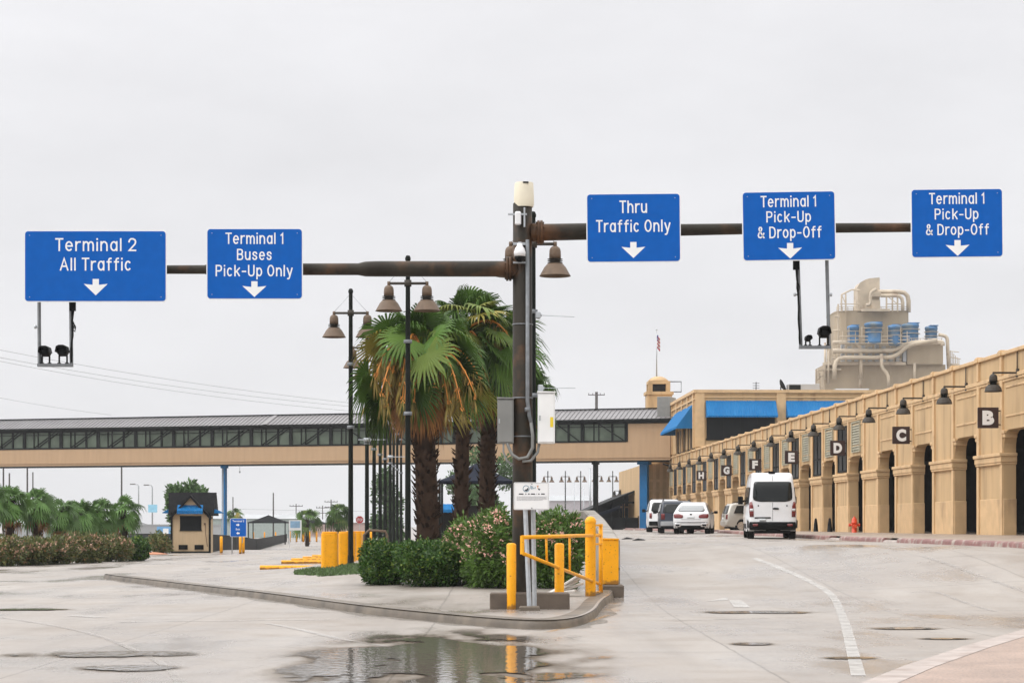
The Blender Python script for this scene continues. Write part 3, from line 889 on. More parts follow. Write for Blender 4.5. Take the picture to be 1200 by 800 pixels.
b = MB(); b.box2((.63, ya, 5.55), (9.0, yb, 5.75)); b.build('roof', M['concrete'], arc)
b = MB(); b.box2((7.2, ya, -.3), (7.5, yb, 5.54)); b.build('inner_wall', M['dark_in'], arc)  # shade behind the arches is in the wall colour
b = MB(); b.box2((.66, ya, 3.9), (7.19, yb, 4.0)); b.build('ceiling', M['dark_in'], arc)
for k in range(K0, K1):
    y0, ym, y1 = (k + .2) * BAY, (k + .7) * BAY, (k + 1.2) * BAY
    if k >= 14:
        c = (y0 + ym) / 2
        g = MB(); g.box2((-.025, c - 1.1, 2.95), (.02, c + 1.1, 5.12)); wn = g.build('window', M['glass_dark'], arc)
        f = MB()
        for q in (-1.1, 0, 1.1): f.box2((-.055, c + q - .045, 2.95), (.01, c + q + .045, 5.12))
        for z in (2.95, 3.75, 5.12): f.box2((-.062, c - 1.14, z - .04), (.008, c + 1.14, z + .04))
        f.build('window_frame', M['frame_dark'], wn)
    if k >= 13:
        c = (ym + y1) / 2
        lv = MB()
        lv.box2((-.01, c - .95, 3.86), (.02, c + .95, 5.16))
        for q in range(10):
            z = 3.92 + q * .125; lv.box((-.03, c, z + .03), (.015, 1.84, .11), rot=Euler((0, R(30), 0)))
        for q in (-.95, .95): lv.box2((-.075, c + q - .05, 3.82), (.0, c + q + .05, 5.2))
        lv.box2((-.077, c - 1.0, 3.78), (.0, c + 1.0, 3.84)); lv.box2((-.077, c - 1.0, 5.18), (.0, c + 1.0, 5.24))
        lv.build('louvre', M['louver'], arc)

# letter signs on brackets, one every second bay
letters = 'ABCDEFGH'
VL = [8.2, 10.22, 12.22, 14.25, 16.22, 18.2, 20.12, 22.2]
for ch, kv in zip(letters, VL):
    vv = kv * BAY
    p = facade(-.13, vv, 0)
    o = empty('letter_sign', (p.x, vv, 5.0), 0, f'square dark brown blade sign with a white letter {ch} on the arcade wall', 'letter sign', 'letter signs along the arcade')
    s = .72
    b = MB(); b.prism(round_rect(-s - .02, -.02, 0, s, .02, 2), 1, -.04, .04); b.build('panel', M['sign_brown'], o)
    b = MB(); cw = .41 if ch not in 'E' else .36
    cx = -s / 2 - .02
    if ch == 'F': cw = .35
    put_text(b, ch, cx - cw / 2, cx + cw / 2, .61, .11, -.045, .062); b.build('letter', M['sign_white'], o)
    b = MB()
    for z in (.12, .6): b.box2((-.03, -.02, z - .02), (.14, .02, z + .02))
    b.build('bracket', M['frame_dark'], o)

# bell lamp on a gooseneck arm, one over every arch
def bell(mb_h, mb_c, mb_s, c, sc=1.0, dia=.76, ht=.72):
    x, y, z = c                       # z = top of the hood
    r = dia / 2
    mb_h.lathe([(.03, .0), (.07, -.012), (.115, -.05), (.135, -.11), (.14, -.20), (.14, -.30 * ht / .72)], (x, y, z), 18)
    z2 = -.30 * ht / .72
    mb_c.lathe([(.115, z2 + .01), (.115, z2 - .11)], (x, y, z), 16)
    for q in (0, -.045, -.09): mb_c.lathe([(.15, z2 + q - .008), (.185, z2 + q - .013), (.185, z2 + q - .02), (.15, z2 + q - .026)], (x, y, z), 18)
    z3 = z2 - .11
    mb_s.lathe([(.12, z3 + .01), (.19, z3 - .02), (.26, z3 - .10), (r * .97, -ht + .015), (r, -ht), (r - .012, -ht + .004), (.25, z3 - .11), (.12, z3 - .03)], (x, y, z), 24)
def wall_lamp():
    o = empty('wall_lamp', (0, 0, 0), FROT)
    a = MB(); a.box2((-.86, -.03, -.03), (.0, .03, .03)); a.box2((-.05, -.09, -.14), (.02, .09, .14)); a.tube([(-.84, 0, .0), (-.84, 0, -.06)], .035)
    a.tube([(-.03, 0, .1), (-.03, 0, .72)], .022, 6)
    a.build('arm', M['lamp_dark'], o)
    h, c, s = MB(), MB(), MB()
    bell(h, c, s, (-.84, 0, -.04), dia=.60, ht=.60)
    hd = h.build('lamp_hood', M['lamp_dark'], o); c.build('collar', M['post_green'], o); s.build('lamp_shade', M['lamp_dark'], o)
    o['category'] = 'wall lamp'; o['group'] = 'bell lamps along the arcade'
    return o
wl = wall_lamp()
names = {9: 'just nearer than the B sign', 10: 'just beyond the B sign', 11: 'just nearer than the C sign', 12: 'just beyond the C sign',
         13: 'just nearer than the D sign', 14: 'just beyond the D sign', 15: 'just nearer than the E sign', 16: 'just beyond the E sign', 17: 'just nearer than the F sign', 18: 'just beyond the F sign',
         19: 'just nearer than the G sign', 20: 'just beyond the G sign', 21: 'just nearer than the H sign', 22: 'just beyond the H sign', 23: 'second beyond the H sign', 24: 'farthest one, by the bridge end', 8: 'nearest of all, before the A bay'}
for i, k in enumerate(range(9, 25)):
    vv = (k + .93) * BAY; p = facade(-.02, vv, 6.77)
    o = wl if i == 0 else dup(wl, p, FROT)
    o.location = p
    o['label'] = ('dark bell lamp on arcade wall arm, ' + names[k])

# hydrant and guard posts
def hydrant(loc):
    o = empty('fire_hydrant', loc, 0, 'small red fire hydrant standing against the tan arcade pier', 'fire hydrant')
    b = MB()
    b.lathe([(.17, 0), (.17, .05), (.125, .06), (.115, .48), (.15, .50), (.15, .56), (.125, .57), (.12, .66), (.09, .73), (.04, .77), (.04, .82), (.0, .82)], n=16); b.build('body', M['red'], o)
    b = MB()
    b.cyl((-.24, 0, .42), (.24, 0, .42), .06); b.cyl((0, -.26, .36), (0, 0, .36), .085); b.cyl((-.26, 0, .42), (-.2, 0, .42), .075); b.cyl((.2, 0, .42), (.26, 0, .42), .075)
    b.build('outlet', M['red'], o)
hp = facade(-.42, 13.72 * BAY, 1.22); hydrant(hp)
gp = [(15.25, 'beside the D sign pier, farther one'), (14.68, 'nearest the red hydrant'), (16.6, 'under the E sign, beside the van'), (19.3, 'farther along, under the F sign'), (22.8, 'beyond the H sign')]
for i, (kv, lb) in enumerate(gp):
    vv = kv * BAY; p = facade(-.35, vv, 1.21)
    b = MB(); b.lathe([(.17, 0), (.17, .05), (.13, .08), (.10, .45), (.055, .74), (.02, .78), (0, .78)], n=12)
    o = b.build('guard_post', M['black_plastic']); o.location = p
    tag(o, 'black tapered guard cone at a pier foot, ' + lb, 'guard post', 'black guard cones by the arcade')

# ================================================================== TWO STOREY BLOCK behind the arcade
blk = empty('terminal_building', (FX, 0, BASE), FROT, 'upper storey of the tan terminal with bright blue awnings over dark windows', 'building')
y0, y1 = 163.0, 181.0
b = MB(); b.box2((.08, y0, 6.5), (46, y1 + 20, 10.85)); b.box2((9.6, y0 + .02, -.3), (45.9, y1 + 19.9, 6.51)); b.build('wall', M['tan'], blk)
b = MB(); b.box2((-.12, y0 - .2, 10.84), (46.2, y1 + 20.2, 11.08)); b.box2((-.05, y0 - .12, 10.3), (.2, y1 + 20, 10.42)); b.box2((.2, y0 - .1, 10.45), (46, y0 + .1, 10.55))
for x in (.0, 6.5, 13.5, 20.5, 28): b.box2((x, y0 - .14, 6.55), (x + .75, y0 + .1, 10.9))
for yy in range(0, 5): b.box2((-.06, y0 + .8 + yy * 4.2, 6.5), (.1, y0 + 1.3 + yy * 4.2, 10.9))
b.build('trim', M['tan_light'], blk)
b = MB(); b.box2((.6, y0 - .06, 9.0), (45, y0 + 19, 9.1))
for x0, x1 in ((.95, 6.35), (7.35, 13.2), (14.4, 20.2), (21.4, 27.4)):
    g = MB(); g.box2((x0, y0 - .04, 7.2), (x1, y0 + .05, 8.9)); wn = g.build('window', M['glass_dark'], blk)
    f = MB()
    for q in range(5):
        x = x0 + (x1 - x0) * q / 4; f.box2((x - .03, y0 - .07, 7.2), (x + .03, y0 + .02, 8.9))
    f.box2((x0 - .08, y0 - .12, 7.06), (x1 + .08, y0 + .02, 7.2)); f.build('window_frame', M['frame_dark'], wn)
    a = MB()
    zt, zb, pr = 10.2, 8.82, 1.25
    n = 26
    for q in range(n):     # pleated cloth
        xa = x0 - .1 + (x1 - x0 + .2) * q / n; xb = x0 - .1 + (x1 - x0 + .2) * (q + 1) / n; xm = (xa + xb) / 2
        a.quad((xa, y0 - .05, zt), (xm, y0 - .05, zt + .02), (xm, y0 - pr - .03, zb + .16), (xa, y0 - pr, zb + .14))
        a.quad((xm, y0 - .05, zt + .02), (xb, y0 - .05, zt), (xb, y0 - pr, zb + .14), (xm, y0 - pr - .03, zb + .16))
        a.quad((xa, y0 - pr, zb + .14), (xm, y0 - pr - .03, zb + .16), (xm, y0 - pr - .03, zb), (xa, y0 - pr, zb + .03))
        a.quad((xm, y0 - pr - .03, zb + .16), (xb, y0 - pr, zb + .14), (xb, y0 - pr, zb + .03), (xm, y0 - pr - .03, zb))
    for x in (x0 - .1, x1 + .1): a.add([(x, y0 - .05, zt), (x, y0 - pr, zb + .14), (x, y0 - pr, zb + .02), (x, y0 - .05, zb + .02)], [(0, 1, 2, 3)])
    a.build('awning', M['blue_awning'], blk)
# street side awning and its windows
ys0, ys1 = 164.6, 177.6
for q in range(5):
    c = ys0 + 1.4 + q * 2.55
    g = MB(); g.box2((.03, c - .7, 5.9), (.1, c + .7, 8.3)); g.build('window', M['glass_dark'], blk)
a = MB(); n = 20
for q in range(n):
    ya_ = ys0 + (ys1 - ys0) * q / n; yb_ = ys0 + (ys1 - ys0) * (q + 1) / n; ym_ = (ya_ + yb_) / 2
    zt, zb = 10.0, 8.05; pr = 1.3
    a.quad((.02, ya_, zt), (.02, ym_, zt), (-pr - .03, ym_, zb + .2), (-pr, ya_, zb + .18)); a.quad((.02, ym_, zt), (.02, yb_, zt), (-pr, yb_, zb + .18), (-pr - .03, ym_, zb + .2))
    a.quad((-pr, ya_, zb + .18), (-pr - .03, ym_, zb + .2), (-pr - .03, ym_, zb), (-pr, ya_, zb + .02)); a.quad((-pr - .03, ym_, zb + .2), (-pr, yb_, zb + .18), (-pr, yb_, zb + .02), (-pr - .03, ym_, zb))
for yy in (ys0, ys1): a.add([(.02, yy, zt), (-pr, yy, zb + .18), (-pr, yy, zb + .02), (.02, yy, zb + .02)], [(0, 1, 2, 3)])
a.build('awning', M['blue_awning'], blk)

# rooftop things
def roof_pt(px, Y, dz=0): return Vector(((px - 600) / F * Y, Y, BASE + 11.08 + dz))
Yr = 170
o = empty('roof_air_unit', roof_pt(941, Yr), FROT, 'grey rooftop air conditioner with dark intake on the terminal roof', 'air unit')
b = MB(); b.cbox((0, 0, .45), (2.6, 1.2, .9), .03); b.build('casing', M['far_grey'], o)
b = MB(); b.box2((-1.25, -.63, .1), (-.3, -.58, .82)); b.build('intake', M['frame_dark'], o)
o = empty('satellite_dish', roof_pt(915, Yr), .6, 'dark satellite dish on a short mast on the terminal roof', 'satellite dish')
b = MB(); b.lathe([(.0, 0), (.25, .03), (.45, .12), (.55, .22), (.53, .24), (.43, .15), (0, .04)], n=16)
d_ = b.build('dish', M['frame_dark'], o); d_.rotation_euler = (R(65), 0, R(35)); d_.location = (0, 0, .75)
b = MB(); b.cyl((0, 0, 0), (0, 0, .75), .05); b.build('mast', M['frame_dark'], o)
o = empty('roof_antenna', roof_pt(886, Yr), 0, 'thin spiky antenna mast on the terminal roof', 'antenna')
b = MB(); b.cyl((0, 0, 0), (0, 0, 1.1), .035)
for z in (.6, .8, 1.0): b.cyl((-.28, 0, z), (.28, 0, z), .018)
b.build('mast', M['frame_dark'], o)
o = empty('duct_cowl', Vector(((997 - 600) / F * 180, 180, BASE + 11.1)), FROT, 'pale rounded metal ventilator housing behind the terminal parapet', 'roof ventilator')
b = MB(); b.box2((-1.3, -1, 0), (1.3, 1, .5)); b.prism([(-1, .5), (-1, .8), (-.7, 1.15), (.8, 1.15), (1, 1.0), (1, .5)], 0, -1.45, 1.45); b.build('housing', M['far_grey'], o)
b = MB(); b.box2((-1.35, -1.05, -.05), (1.35, -1.01, .42)); b.build('louvre', M['louver'], o)
o = empty('roof_penthouse', Vector(((1006 - 600) / F * 200, 198, BASE + 11)), FROT, 'low tan plant room on the terminal roof', 'plant room')
b = MB(); b.box2((-4.8, -1, -.1), (-2.6, 3, 1.5)); b.box2((-6.6, 0, -.1), (-4.85, 3, 1.0)); b.build('wall', M['concrete'], o)

# cupola with flag
cp = Vector((14.0, 196, 0)); 
o = empty('cupola_tower', cp, FROT, 'small tan bell cupola with arched openings above the bridge end', 'tower')
s_ = F / 196
def zc(py): return EYE + (HOR - py) / s_
b = MB(); b.box2((-1.15, -1.1, 0), (1.2, 1.1, zc(461))); b.box2((-1.3, -1.25, zc(463)), (1.35, 1.25, zc(459.5)))
b.build('base', M['tan'], o)
b = MB()
for x in (-.85, .85):
    for y in (-.8, .8): b.box2((x - .2, y - .2, zc(461)), (x + .2, y + .2, zc(450)))
b.box2((-1.05, -1.0, zc(450.5)), (1.05, 1.0, zc(447)))
b.lathe([(1.0, zc(447)), (.95, zc(445.5)), (.7, zc(443)), (.35, zc(441.2)), (0, zc(440.8))], n=18)
b.build('lantern', M['tan'], o)
b = MB(); b.box2((-.62, -.6, zc(461)), (.62, .6, zc(450.2))); b.build('opening', M['dark_in'], o)  # solid dark block stands in for the shade inside the lantern
b = MB(); b.tube([(1.1, 0, zc(459)), (2.2, 0, zc(459)), (2.2, 0, zc(447)), (1.0, 0, zc(447))], .05, 5); b.build('rail', M['frame_dark'], o)
o = empty('flag_pole', Vector(((769.5 - 600) / F * 196, 196, zc(441))), 0, 'tall thin flagpole with a drooping striped flag on the cupola', 'flagpole')
b = MB(); b.cyl((0, 0, -.1), (0, 0, zc(387.5) - zc(441)), .07, .035, 8); b.lathe([(.02, 0), (.09, .06), (.09, .12), (0, .2)], (0, 0, zc(387.5) - zc(441)), 8)
b.build('pole', M['galv'], o)
def flag_strip(z0, z1, col, k0):
    b = MB(); n = 6
    for i in range(n):
        for j in range(3):
            def q(a, c):
                zz = z0 + (z1 - z0) * a / 3; dx = .05 + .30 * c / n * (1 - .2 * a / 3)
                return (dx, .12 * math.sin(c * 2.1 + a + k0), zz - .35 * c / n)
            b.quad(q(j, i), q(j, i + 1), q(j + 1, i + 1), q(j + 1, i))
    return b
zt = zc(393) - zc(441)
fl = None
for i in range(7):
    b = flag_strip(zt - i * .17, zt - (i + 1) * .17, None, i * .3)
    b.build('flag_stripe', M['flag_red'] if i % 2 == 0 else M['flag_white'], o)
b = MB()
for i in range(3): b.box2((.03, -.05 + i * .03, zt - .5), (.16, -.03 + i * .03, zt + .02))
b.build('flag_canton', M['flag_blue'], o)

# ================================================================== FOOTBRIDGE
Yb = 181.0
A = Vector((13.95, 180.5, 0)); Bv = Vector((-92, 214.5, 0))
dirv = (Bv - A).normalized(); Lb = (Bv - A).length
ang = math.atan2(dirv.y, dirv.x)
br = empty('footbridge', (A.x, A.y, 7.35), ang - math.pi, 'long enclosed footbridge with tan cladding, dark window band and grey metal roof', 'footbridge')
# local: x runs from 0 (terminal) to -Lb, y = 0 is the face towards the street
def bl(x): return -x
D = 4.2
b = MB(); b.box2((-Lb, 0, .32), (0, D, 1.66)); b.box2((-4.0, .003, 1.66), (0, D, 3.6)); b.build('lower_wall', M['tan_bridge'], br)
b = MB(); b.box2((-Lb, -.06, 0), (0, D + .06, .10)); b.box2((-Lb, -.05, .22), (0, .02, .36)); b.box2((-Lb, .04, .10), (0, D - .04, .32)); b.build('girder', M['tan_bridge'], br)
b = MB(); b.box2((-Lb, -.10, -.05), (0, D + .1, 0.0)); b.build('soffit', M['frame_dark'], br)
b = MB(); b.box2((-Lb, .12, 1.66), (-4.0, .16, 3.45)); b.box2((-Lb, D - .16, 1.66), (-4.0, D - .12, 3.45)); b.build('glazing', M['glass_green'], br)
f = MB()
f.box2((-Lb, -.04, 1.62), (-4.0, .10, 1.78)); f.box2((-Lb, -.05, 3.25), (0, .12, 3.62)); f.box2((-Lb, .0, 2.98), (-4, .1, 3.03))
xx = 4.0; i = 0; right_side = True
rb = random.Random(8)
while xx < Lb - 1:
    f.box2((-xx - .15, -.055, 1.66), (-xx + .15, .10, 3.4))
    for q in (1.25, 1.35, 2.55, 3.0):
        if q < 3.9: f.box2((-xx - q - .035, .0, 1.7), (-xx - q + .035, .11, 3.35))
    # diagonal brace
    x0, x1 = xx + .2, xx + 2.6
    if xx > 30 : z0, z1 = 3.3, 1.75
    else: z0, z1 = 1.75, 3.3
    if (int(xx / 4) % 2) == 0 and xx < 30: x0, x1 = xx + .3, xx + 2.4
    for dd in ((0,) if xx < 30 else (0, .42)):
        a_ = Vector((-(x0 + dd), .06, z1 if xx < 30 else z1)); c_ = Vector((-(x1 + dd), .06, z0))
        if xx >= 30: a_ = Vector((-(x0 + dd), .06, 3.3)); c_ = Vector((-(x1 + dd), .06, 1.75))
        else: a_ = Vector((-(x0 + dd), .06, 1.75)); c_ = Vector((-(x1 + dd), .06, 3.3))
        d_ = (c_ - a_); f.box((a_ + c_) / 2, (d_.length, .06, .09), rot=Euler((0, -math.atan2(d_.z, d_.x), 0)))
    xx += 4.05; i += 1
f.build('window_frame', M['frame_dark'], br)
b = MB(); ez, rz_ = 3.62, 4.62
b.quad((-Lb, -.45, ez), (.2, -.45, ez), (.2, D / 2, rz_), (-Lb, D / 2, rz_)); b.quad((-Lb, D + .45, ez), (.2, D + .45, ez), (.2, D / 2, rz_), (-Lb, D / 2, rz_))
b.quad((-Lb, -.45, ez - .06), (.2, -.45, ez - .06), (.2, D + .45, ez - .06), (-Lb, D + .45, ez - .06))
x = 0
while x < Lb:
    for y_a, y_b in ((-.45, D / 2), (D + .45, D / 2)):
        b.add([(-x - .03, y_a, ez), (-x + .03, y_a, ez), (-x + .03, y_b, rz_), (-x - .03, y_b, rz_), (-x - .03, y_a, ez + .07), (-x + .03, y_a, ez + .07), (-x + .03, y_b, rz_ + .07), (-x - .03, y_b, rz_ + .07)],
              [(0, 3, 7, 4), (1, 5, 6, 2), (4, 7, 6, 5), (0, 4, 5, 1)])
    x += .42
b.build('roof', M['roof_metal'], br)
b = MB(); b.box2((-Lb, -.52, ez - .12), (.2, -.44, ez + .03)); b.box2((-Lb, D / 2 - .14, rz_ + .02), (.2, D / 2 + .14, rz_ + .13))
b.build('gutter', M['frame_dark'], br)
xj = 38.8
b = MB(); b.box((-xj, D / 4 - .2, (ez + rz_) / 2 + .08), (.35, 2.85, .08), rot=Euler((math.atan2(rz_ - ez, D / 2 + .45), 0, 0))); b.build('roof_flashing', M['roof_metal'], br)
b = MB(); b.cbox((-.62, 1.2, 4.6), (1.2, 2.2, 2.0), .03); b.build('stair_head', M['grey_box'], br)
# columns of the bridge: each its own thing
def bridge_column(px, y, w_, d_, m, label, ztop=7.30):
    p = on_ground(px, y)
    o = empty('bridge_column', p, ang - math.pi, label, 'column', 'columns under the footbridge')
    h = ztop - p.z
    b = MB(); b.cbox((0, 0, h / 2 - .2), (w_, d_, h + .4 - .25), .03); b.build('shaft', m, o)
    b = MB(); b.cbox((0, 0, h - .14), (w_ * 1.5, d_ * 1.5, .28), .03); b.build('capital', m, o)
    return o, h
o, h = bridge_column(263, 195, .34, .5, M['blue_paint'], 'slim blue steel column under the bridge beside the tan booth')
b = MB(); b.box2((-.10, -.27, .3), (.02, -.255, h - .3)); b.build('web_panel', M['far_grey'], o)
bridge_column(755, 183, .72, .72, M['blue_paint'], 'thick bright blue column under the bridge next to the terminal')
bridge_column(698, 183, .40, .4, M['post_green'], 'dark grey column under the bridge above the dark canopies')
bridge_column(-210, 205, .34, .5, M['blue_paint'], 'blue column of the bridge out beyond the left palms')

# pavilion under the bridge end
pv = empty('terminal_wing', (13.15, 187, 1.2), FROT, 'fluted tan wing of the terminal below the bridge end', 'building')
b = MB(); b.box2((-1.0, 0, -.2), (6, 30, 6.0)); b.build('wall', M['tan'], pv)
b = MB()
for i in range(4): b.box2((-.9 + i * .62, -.10, .0), (-.62 + i * .62, .03, 6.0))
b.box2((-1.1, -.16, 4.35), (1.5, .02, 4.6)); b.box2((-1.08, -.14, 3.5), (1.5, .02, 3.65)); b.box2((-1.05, -.2, -.2), (1.5, .02, .5)); b.build('pilaster', M['tan_light'], pv)
b = MB(); b.tube([(1.45, -.25, 0), (1.45, -.25, 5.3), (1.2, -.25, 5.8), (.6, -.25, 6)], .07, 8); b.build('downpipe', M['frame_dark'], pv)

# tan wing and dark canopies farther down the street
fw = empty('far_arcade', (14.75, 236, 1.2), FROT, 'far tan parapet wall of the arcade seen under the bridge', 'building')
b = MB(); b.box2((-.2, 0, -.2), (8, 24, 6.5)); b.box2((-.3, -.1, 6.5), (8, 24.1, 6.7)); b.build('wall', M['tan'], fw)
for i in range(5):
    b = MB(); b.box2((-.36, .3 + i * 5, 0), (-.19, .8 + i * 5, 6.6)); b.build('pilaster', M['tan_light'], fw)
for i in range(2):
    vv = 214 + i * 7
    dup(wl, Vector((12.1 - .03 * i * 7, vv, 5.3)), FROT, f'tiny dark bell lamp above the street canopy beyond the bridge, {ORD[i]} in line')
cn = empty('street_canopy', (0, 198, 1.15), 0, 'dark lean-to canopy sloping down beside the blue column beyond the bridge', 'canopy')
b = MB(); b.prism([(6.9, 1.75), (12.4, 4.05), (12.4, 3.85), (6.9, 1.55)], 1, 0, 40); b.build('roof', M['frame_dark'], cn)
b = MB(); b.prism([(12.2, 3.2), (12.25, 4.6), (12.45, 4.6), (12.5, 3.2)], 1, 0, 12); b.box2((9.8, .2, 2.55), (12.3, .35, 2.75)); b.build('fascia', M['frame_dark'], cn)
for i in range(5):
    b = MB(); x = 7.2 + i * 1.2; b.cyl((x, .6, -.1), (x, .6, 1.66 + (x - 6.9) * .41), .07, n=8); b.build('post', M['frame_dark'], cn)
b = MB(); b.prism([(7.0, -.1), (12.35, -.1), (12.35, 3.82), (7.0, 1.55)], 1, 7, 7.2); b.build('shade_panel', M['dark_in'], cn)  # near-black sheet added as the shade beneath the canopy roof
b = MB(); b.box2((11.0, 6, 0), (11.25, 6.3, 2.6)); b.box2((10.6, 6.05, 2.2), (12.2, 6.2, 2.35)); b.box2((11.6, 6, 0), (11.8, 6.3, 2.6)); b.build('tan_pier', M['tan_light'], cn)
ca = empty('street_awning', (0, 195, 1.15), 0, 'navy cloth awning below the dark lean-to canopy', 'awning')
b = MB(); b.prism([(6.6, 1.0), (10.3, 2.3), (10.3, 2.2), (6.6, .92)], 1, 0, 2.5); b.prism([(6.6, .7), (10.3, 2.0), (10.3, 2.3), (6.6, 1.0)], 1, -.03, -.005); b.build('cloth', M['navy_cloth'], ca)
b = MB(); b.cyl((6.7, .1, -.1), (6.7, .1, .98), .05, n=6); b.build('post', M['frame_dark'], ca)
b = MB(); b.cyl((10.2, .1, -.1), (10.2, .1, 2.2), .05, n=6); b.build('post', M['frame_dark'], ca)
sf = empty('street_fence', (0, 0, 0), 0, 'dark mesh fence beside the blue column under the bridge', 'fence')
b = MB(); b.box2((6.9, 187.6, 1.1), (11.6, 187.7, 2.3)); b.build('mesh_panel', M['mesh_fence'], sf)
b = MB()
for i in range(5): b.cyl((6.9 + i * 1.17, 187.55, 1.1), (6.9 + i * 1.17, 187.55, 2.45), .05, n=6)
b.build('fence_post', M['frame_dark'], sf)

# ================================================================== PROCESS PLANT far behind
Yp = 420.0; sp = F / Yp
def pz(py): return EYE + (HOR - py) / sp
def pxx(px): return (px - 600) / F * Yp
pl = empty('grain_plant', (pxx(1035), Yp, 0), 0, 'hazy tan industrial silo plant with blue filter drums and pale ducts', 'industrial plant')
ox = pxx(1035)
def bx(b, x0, x1, y0, y1, dy0=0, dy1=8):
    b.box2((pxx(x0) - ox, dy0, pz(y1)), (pxx(x1) - ox, dy1, pz(y0)))
b = MB(); bx(b, 966, 1108, 427, 640, 0, 12); bx(b, 1062, 1104, 404, 427, -1, 10); b.build('lower_block', M['plant'], pl)
b = MB()
cx, rad = (pxx(1026) - ox), (pxx(1069) - pxx(984)) / 2
plan = []
for a0, sx in ((180, -1), (270, 1)):
    for k in range(5):
        a = R(a0 + 90 * k / 4); rc = 3.2 if sx < 0 else .5
        plan.append((cx + sx * (rad - rc) + rc * math.cos(a), 3 + rc + rc * math.sin(a)))
plan += [(cx + rad, 17), (cx - rad, 17)]
b.prism(plan, 2, pz(436), pz(363)); b.prism([(cx + (x - cx) * 1.015, y - .1) for x, y in plan], 2, pz(363), pz(361.8)); b.build('upper_silo', M['plant'], pl)
b = MB(); b.prism([(pxx(a) - ox, pz(c)) for a, c in ((1008, 364), (1008, 334), (1011, 329), (1017, 325.5), (1022, 324), (1034, 323), (1034, 364))], 1, 3, 8)
bx(b, 1022, 1035, 340, 346, 2.2, 3); bx(b, 1024, 1034, 350, 363, 2.4, 3); b.build('head_house', M['plant_pipe'], pl)
b = MB()
for q in range(8): x = cx - rad * .72 + q * rad * .24; b.box2((x - .06, 2.93, pz(436)), (x + .06, 3.05, pz(363)))
for q in range(9): x = pxx(968 + q * 15) - ox; b.box2((x - .09, -.07, pz(640)), (x + .09, .02, pz(428)))
b.build('panel_seams', M['plant'], pl)
for q in ((964, 1060, 425, 428, -1.2, 0), (1012, 1044, 361, 364, 1, 2.5), (958, 985, 432, 434, -1, 1)):
    b = MB(); bx(b, *q); b.build('walkway', M['plant_pipe'], pl)
def pipe(pts, r, nm='duct'):
    b = MB(); q = [Vector((pxx(a) - ox, y, pz(c))) for a, c, y in pts]
    # round the corners
    out_ = [q[0]]
    for i in range(1, len(q) - 1):
        d = min(2.2, (q[i] - q[i - 1]).length * .45, (q[i + 1] - q[i]).length * .45)
        a_ = q[i] + (q[i - 1] - q[i]).normalized() * d; c_ = q[i] + (q[i + 1] - q[i]).normalized() * d
        for t in (0, .33, .67, 1): out_.append((a_.lerp(q[i], t)).lerp(q[i].lerp(c_, t), t))
    out_.append(q[-1]); b.tube(out_, r * .62, 8); return b.build(nm, M['plant_pipe'], pl)
pipe([(1032, 340, 3), (1068, 340, 3), (1068, 364, 3)], .75); pipe([(1034, 345, 2), (1060, 345, 2), (1060, 363, 2)], .6)
pipe([(1028, 338, 1), (1021, 342, 1), (1021, 356, 1), (1016, 357, 1)], .55)
pipe([(974, 402, -2), (1007, 402, -2), (1007, 445, -2)], .6); pipe([(974, 412, -2), (1046, 412, -2), (1064, 402, -2), (1102, 402, -2), (1102, 406, -2)], .8)
pipe([(976, 445, -2.5), (976, 420, -2.5), (1046, 420, -2.5), (1062, 405, -2.5), (1095, 400, -2.5)], .7); pipe([(1030, 416, -3), (1030, 432, -3), (1038, 440, -3), (1038, 455, -3)], .55)
pipe([(1070, 426, -1.5), (1070, 450, -1.5)], .5); pipe([(1100, 392, 0), (1110, 394, 0), (1112, 440, 0)], .6); pipe([(1112, 427, 1), (1128, 427, 1), (1128, 440, 1)], .5)
pipe([(1007, 440, -1), (1007, 455, -1)], .45); pipe([(966, 445, -1), (966, 402, -1)], .35); pipe([(970, 450, -1), (970, 412, -1)], .4)
# frames on the top
b = MB()
def bar(a, c, y0, w_=.18):
    p = Vector((pxx(a[0]) - ox, y0, pz(a[1]))); q = Vector((pxx(c[0]) - ox, y0, pz(c[1]))); b.tube([p, q], w_, 5, smooth=False)
for a, c in (((988, 364), (988, 344)), ((993, 364), (993, 343)), ((988, 344), (1000, 338)), ((1000, 338), (1010, 339)), ((1041, 364), (1041, 345)), ((1048, 364), (1048, 346)), ((1054, 364), (1054, 345)),
             ((984, 355), (984, 420)), ((980, 370), (986, 370)), ((978, 386), (986, 386)), ((974, 402), (974, 440)), ((962, 436), (962, 455)), ((958, 432), (958, 458))): bar(a, c, 2)
for q in range(12):
    bar((966 + q * 8, 428), (966 + q * 8, 421), -1.1, .08)
bar((966, 421), (1056, 421), -1.1, .08); bar((966, 424.5), (1056, 424.5), -1.1, .08)
for q in range(6): bar((1115 + q * 2, 427), (1115 + q * 2, 410 + q * 2), 1, .09)
bar((1115, 411), (1125, 412), 1, .09); bar((1115, 418), (1127, 420), 1, .09)
for q in range(14):
    x = cx - rad + 2 * rad * q / 13; b.cyl((x, 3.2, pz(362.5)), (x, 3.2, pz(357.5)), .07, n=4)
for zz in (360, 357.5): b.tube([(cx - rad, 3.2, pz(zz)), (cx + rad, 3.2, pz(zz))], .06, 4)
for q in range(11):
    x = 984 + q * 7.5; bar((x, 404), (x, 385 if q % 2 else 390), -3.6, .08); bar((x, 424), (x, 404), .5, .10)
for zz in (404, 400, 396): bar((980, zz), (1062, zz), -3.6, .09)
for q in range(9): bar((1062 + q * 5, 404), (1062 + q * 5, 397), -1.1, .07)
bar((1062, 397), (1103, 397), -1.1, .07); bar((1062, 400.5), (1103, 400.5), -1.1, .07)
for q in range(16): bar((974.5, 402 + q * 2.6), (978, 402 + q * 2.6), -1.5, .06)
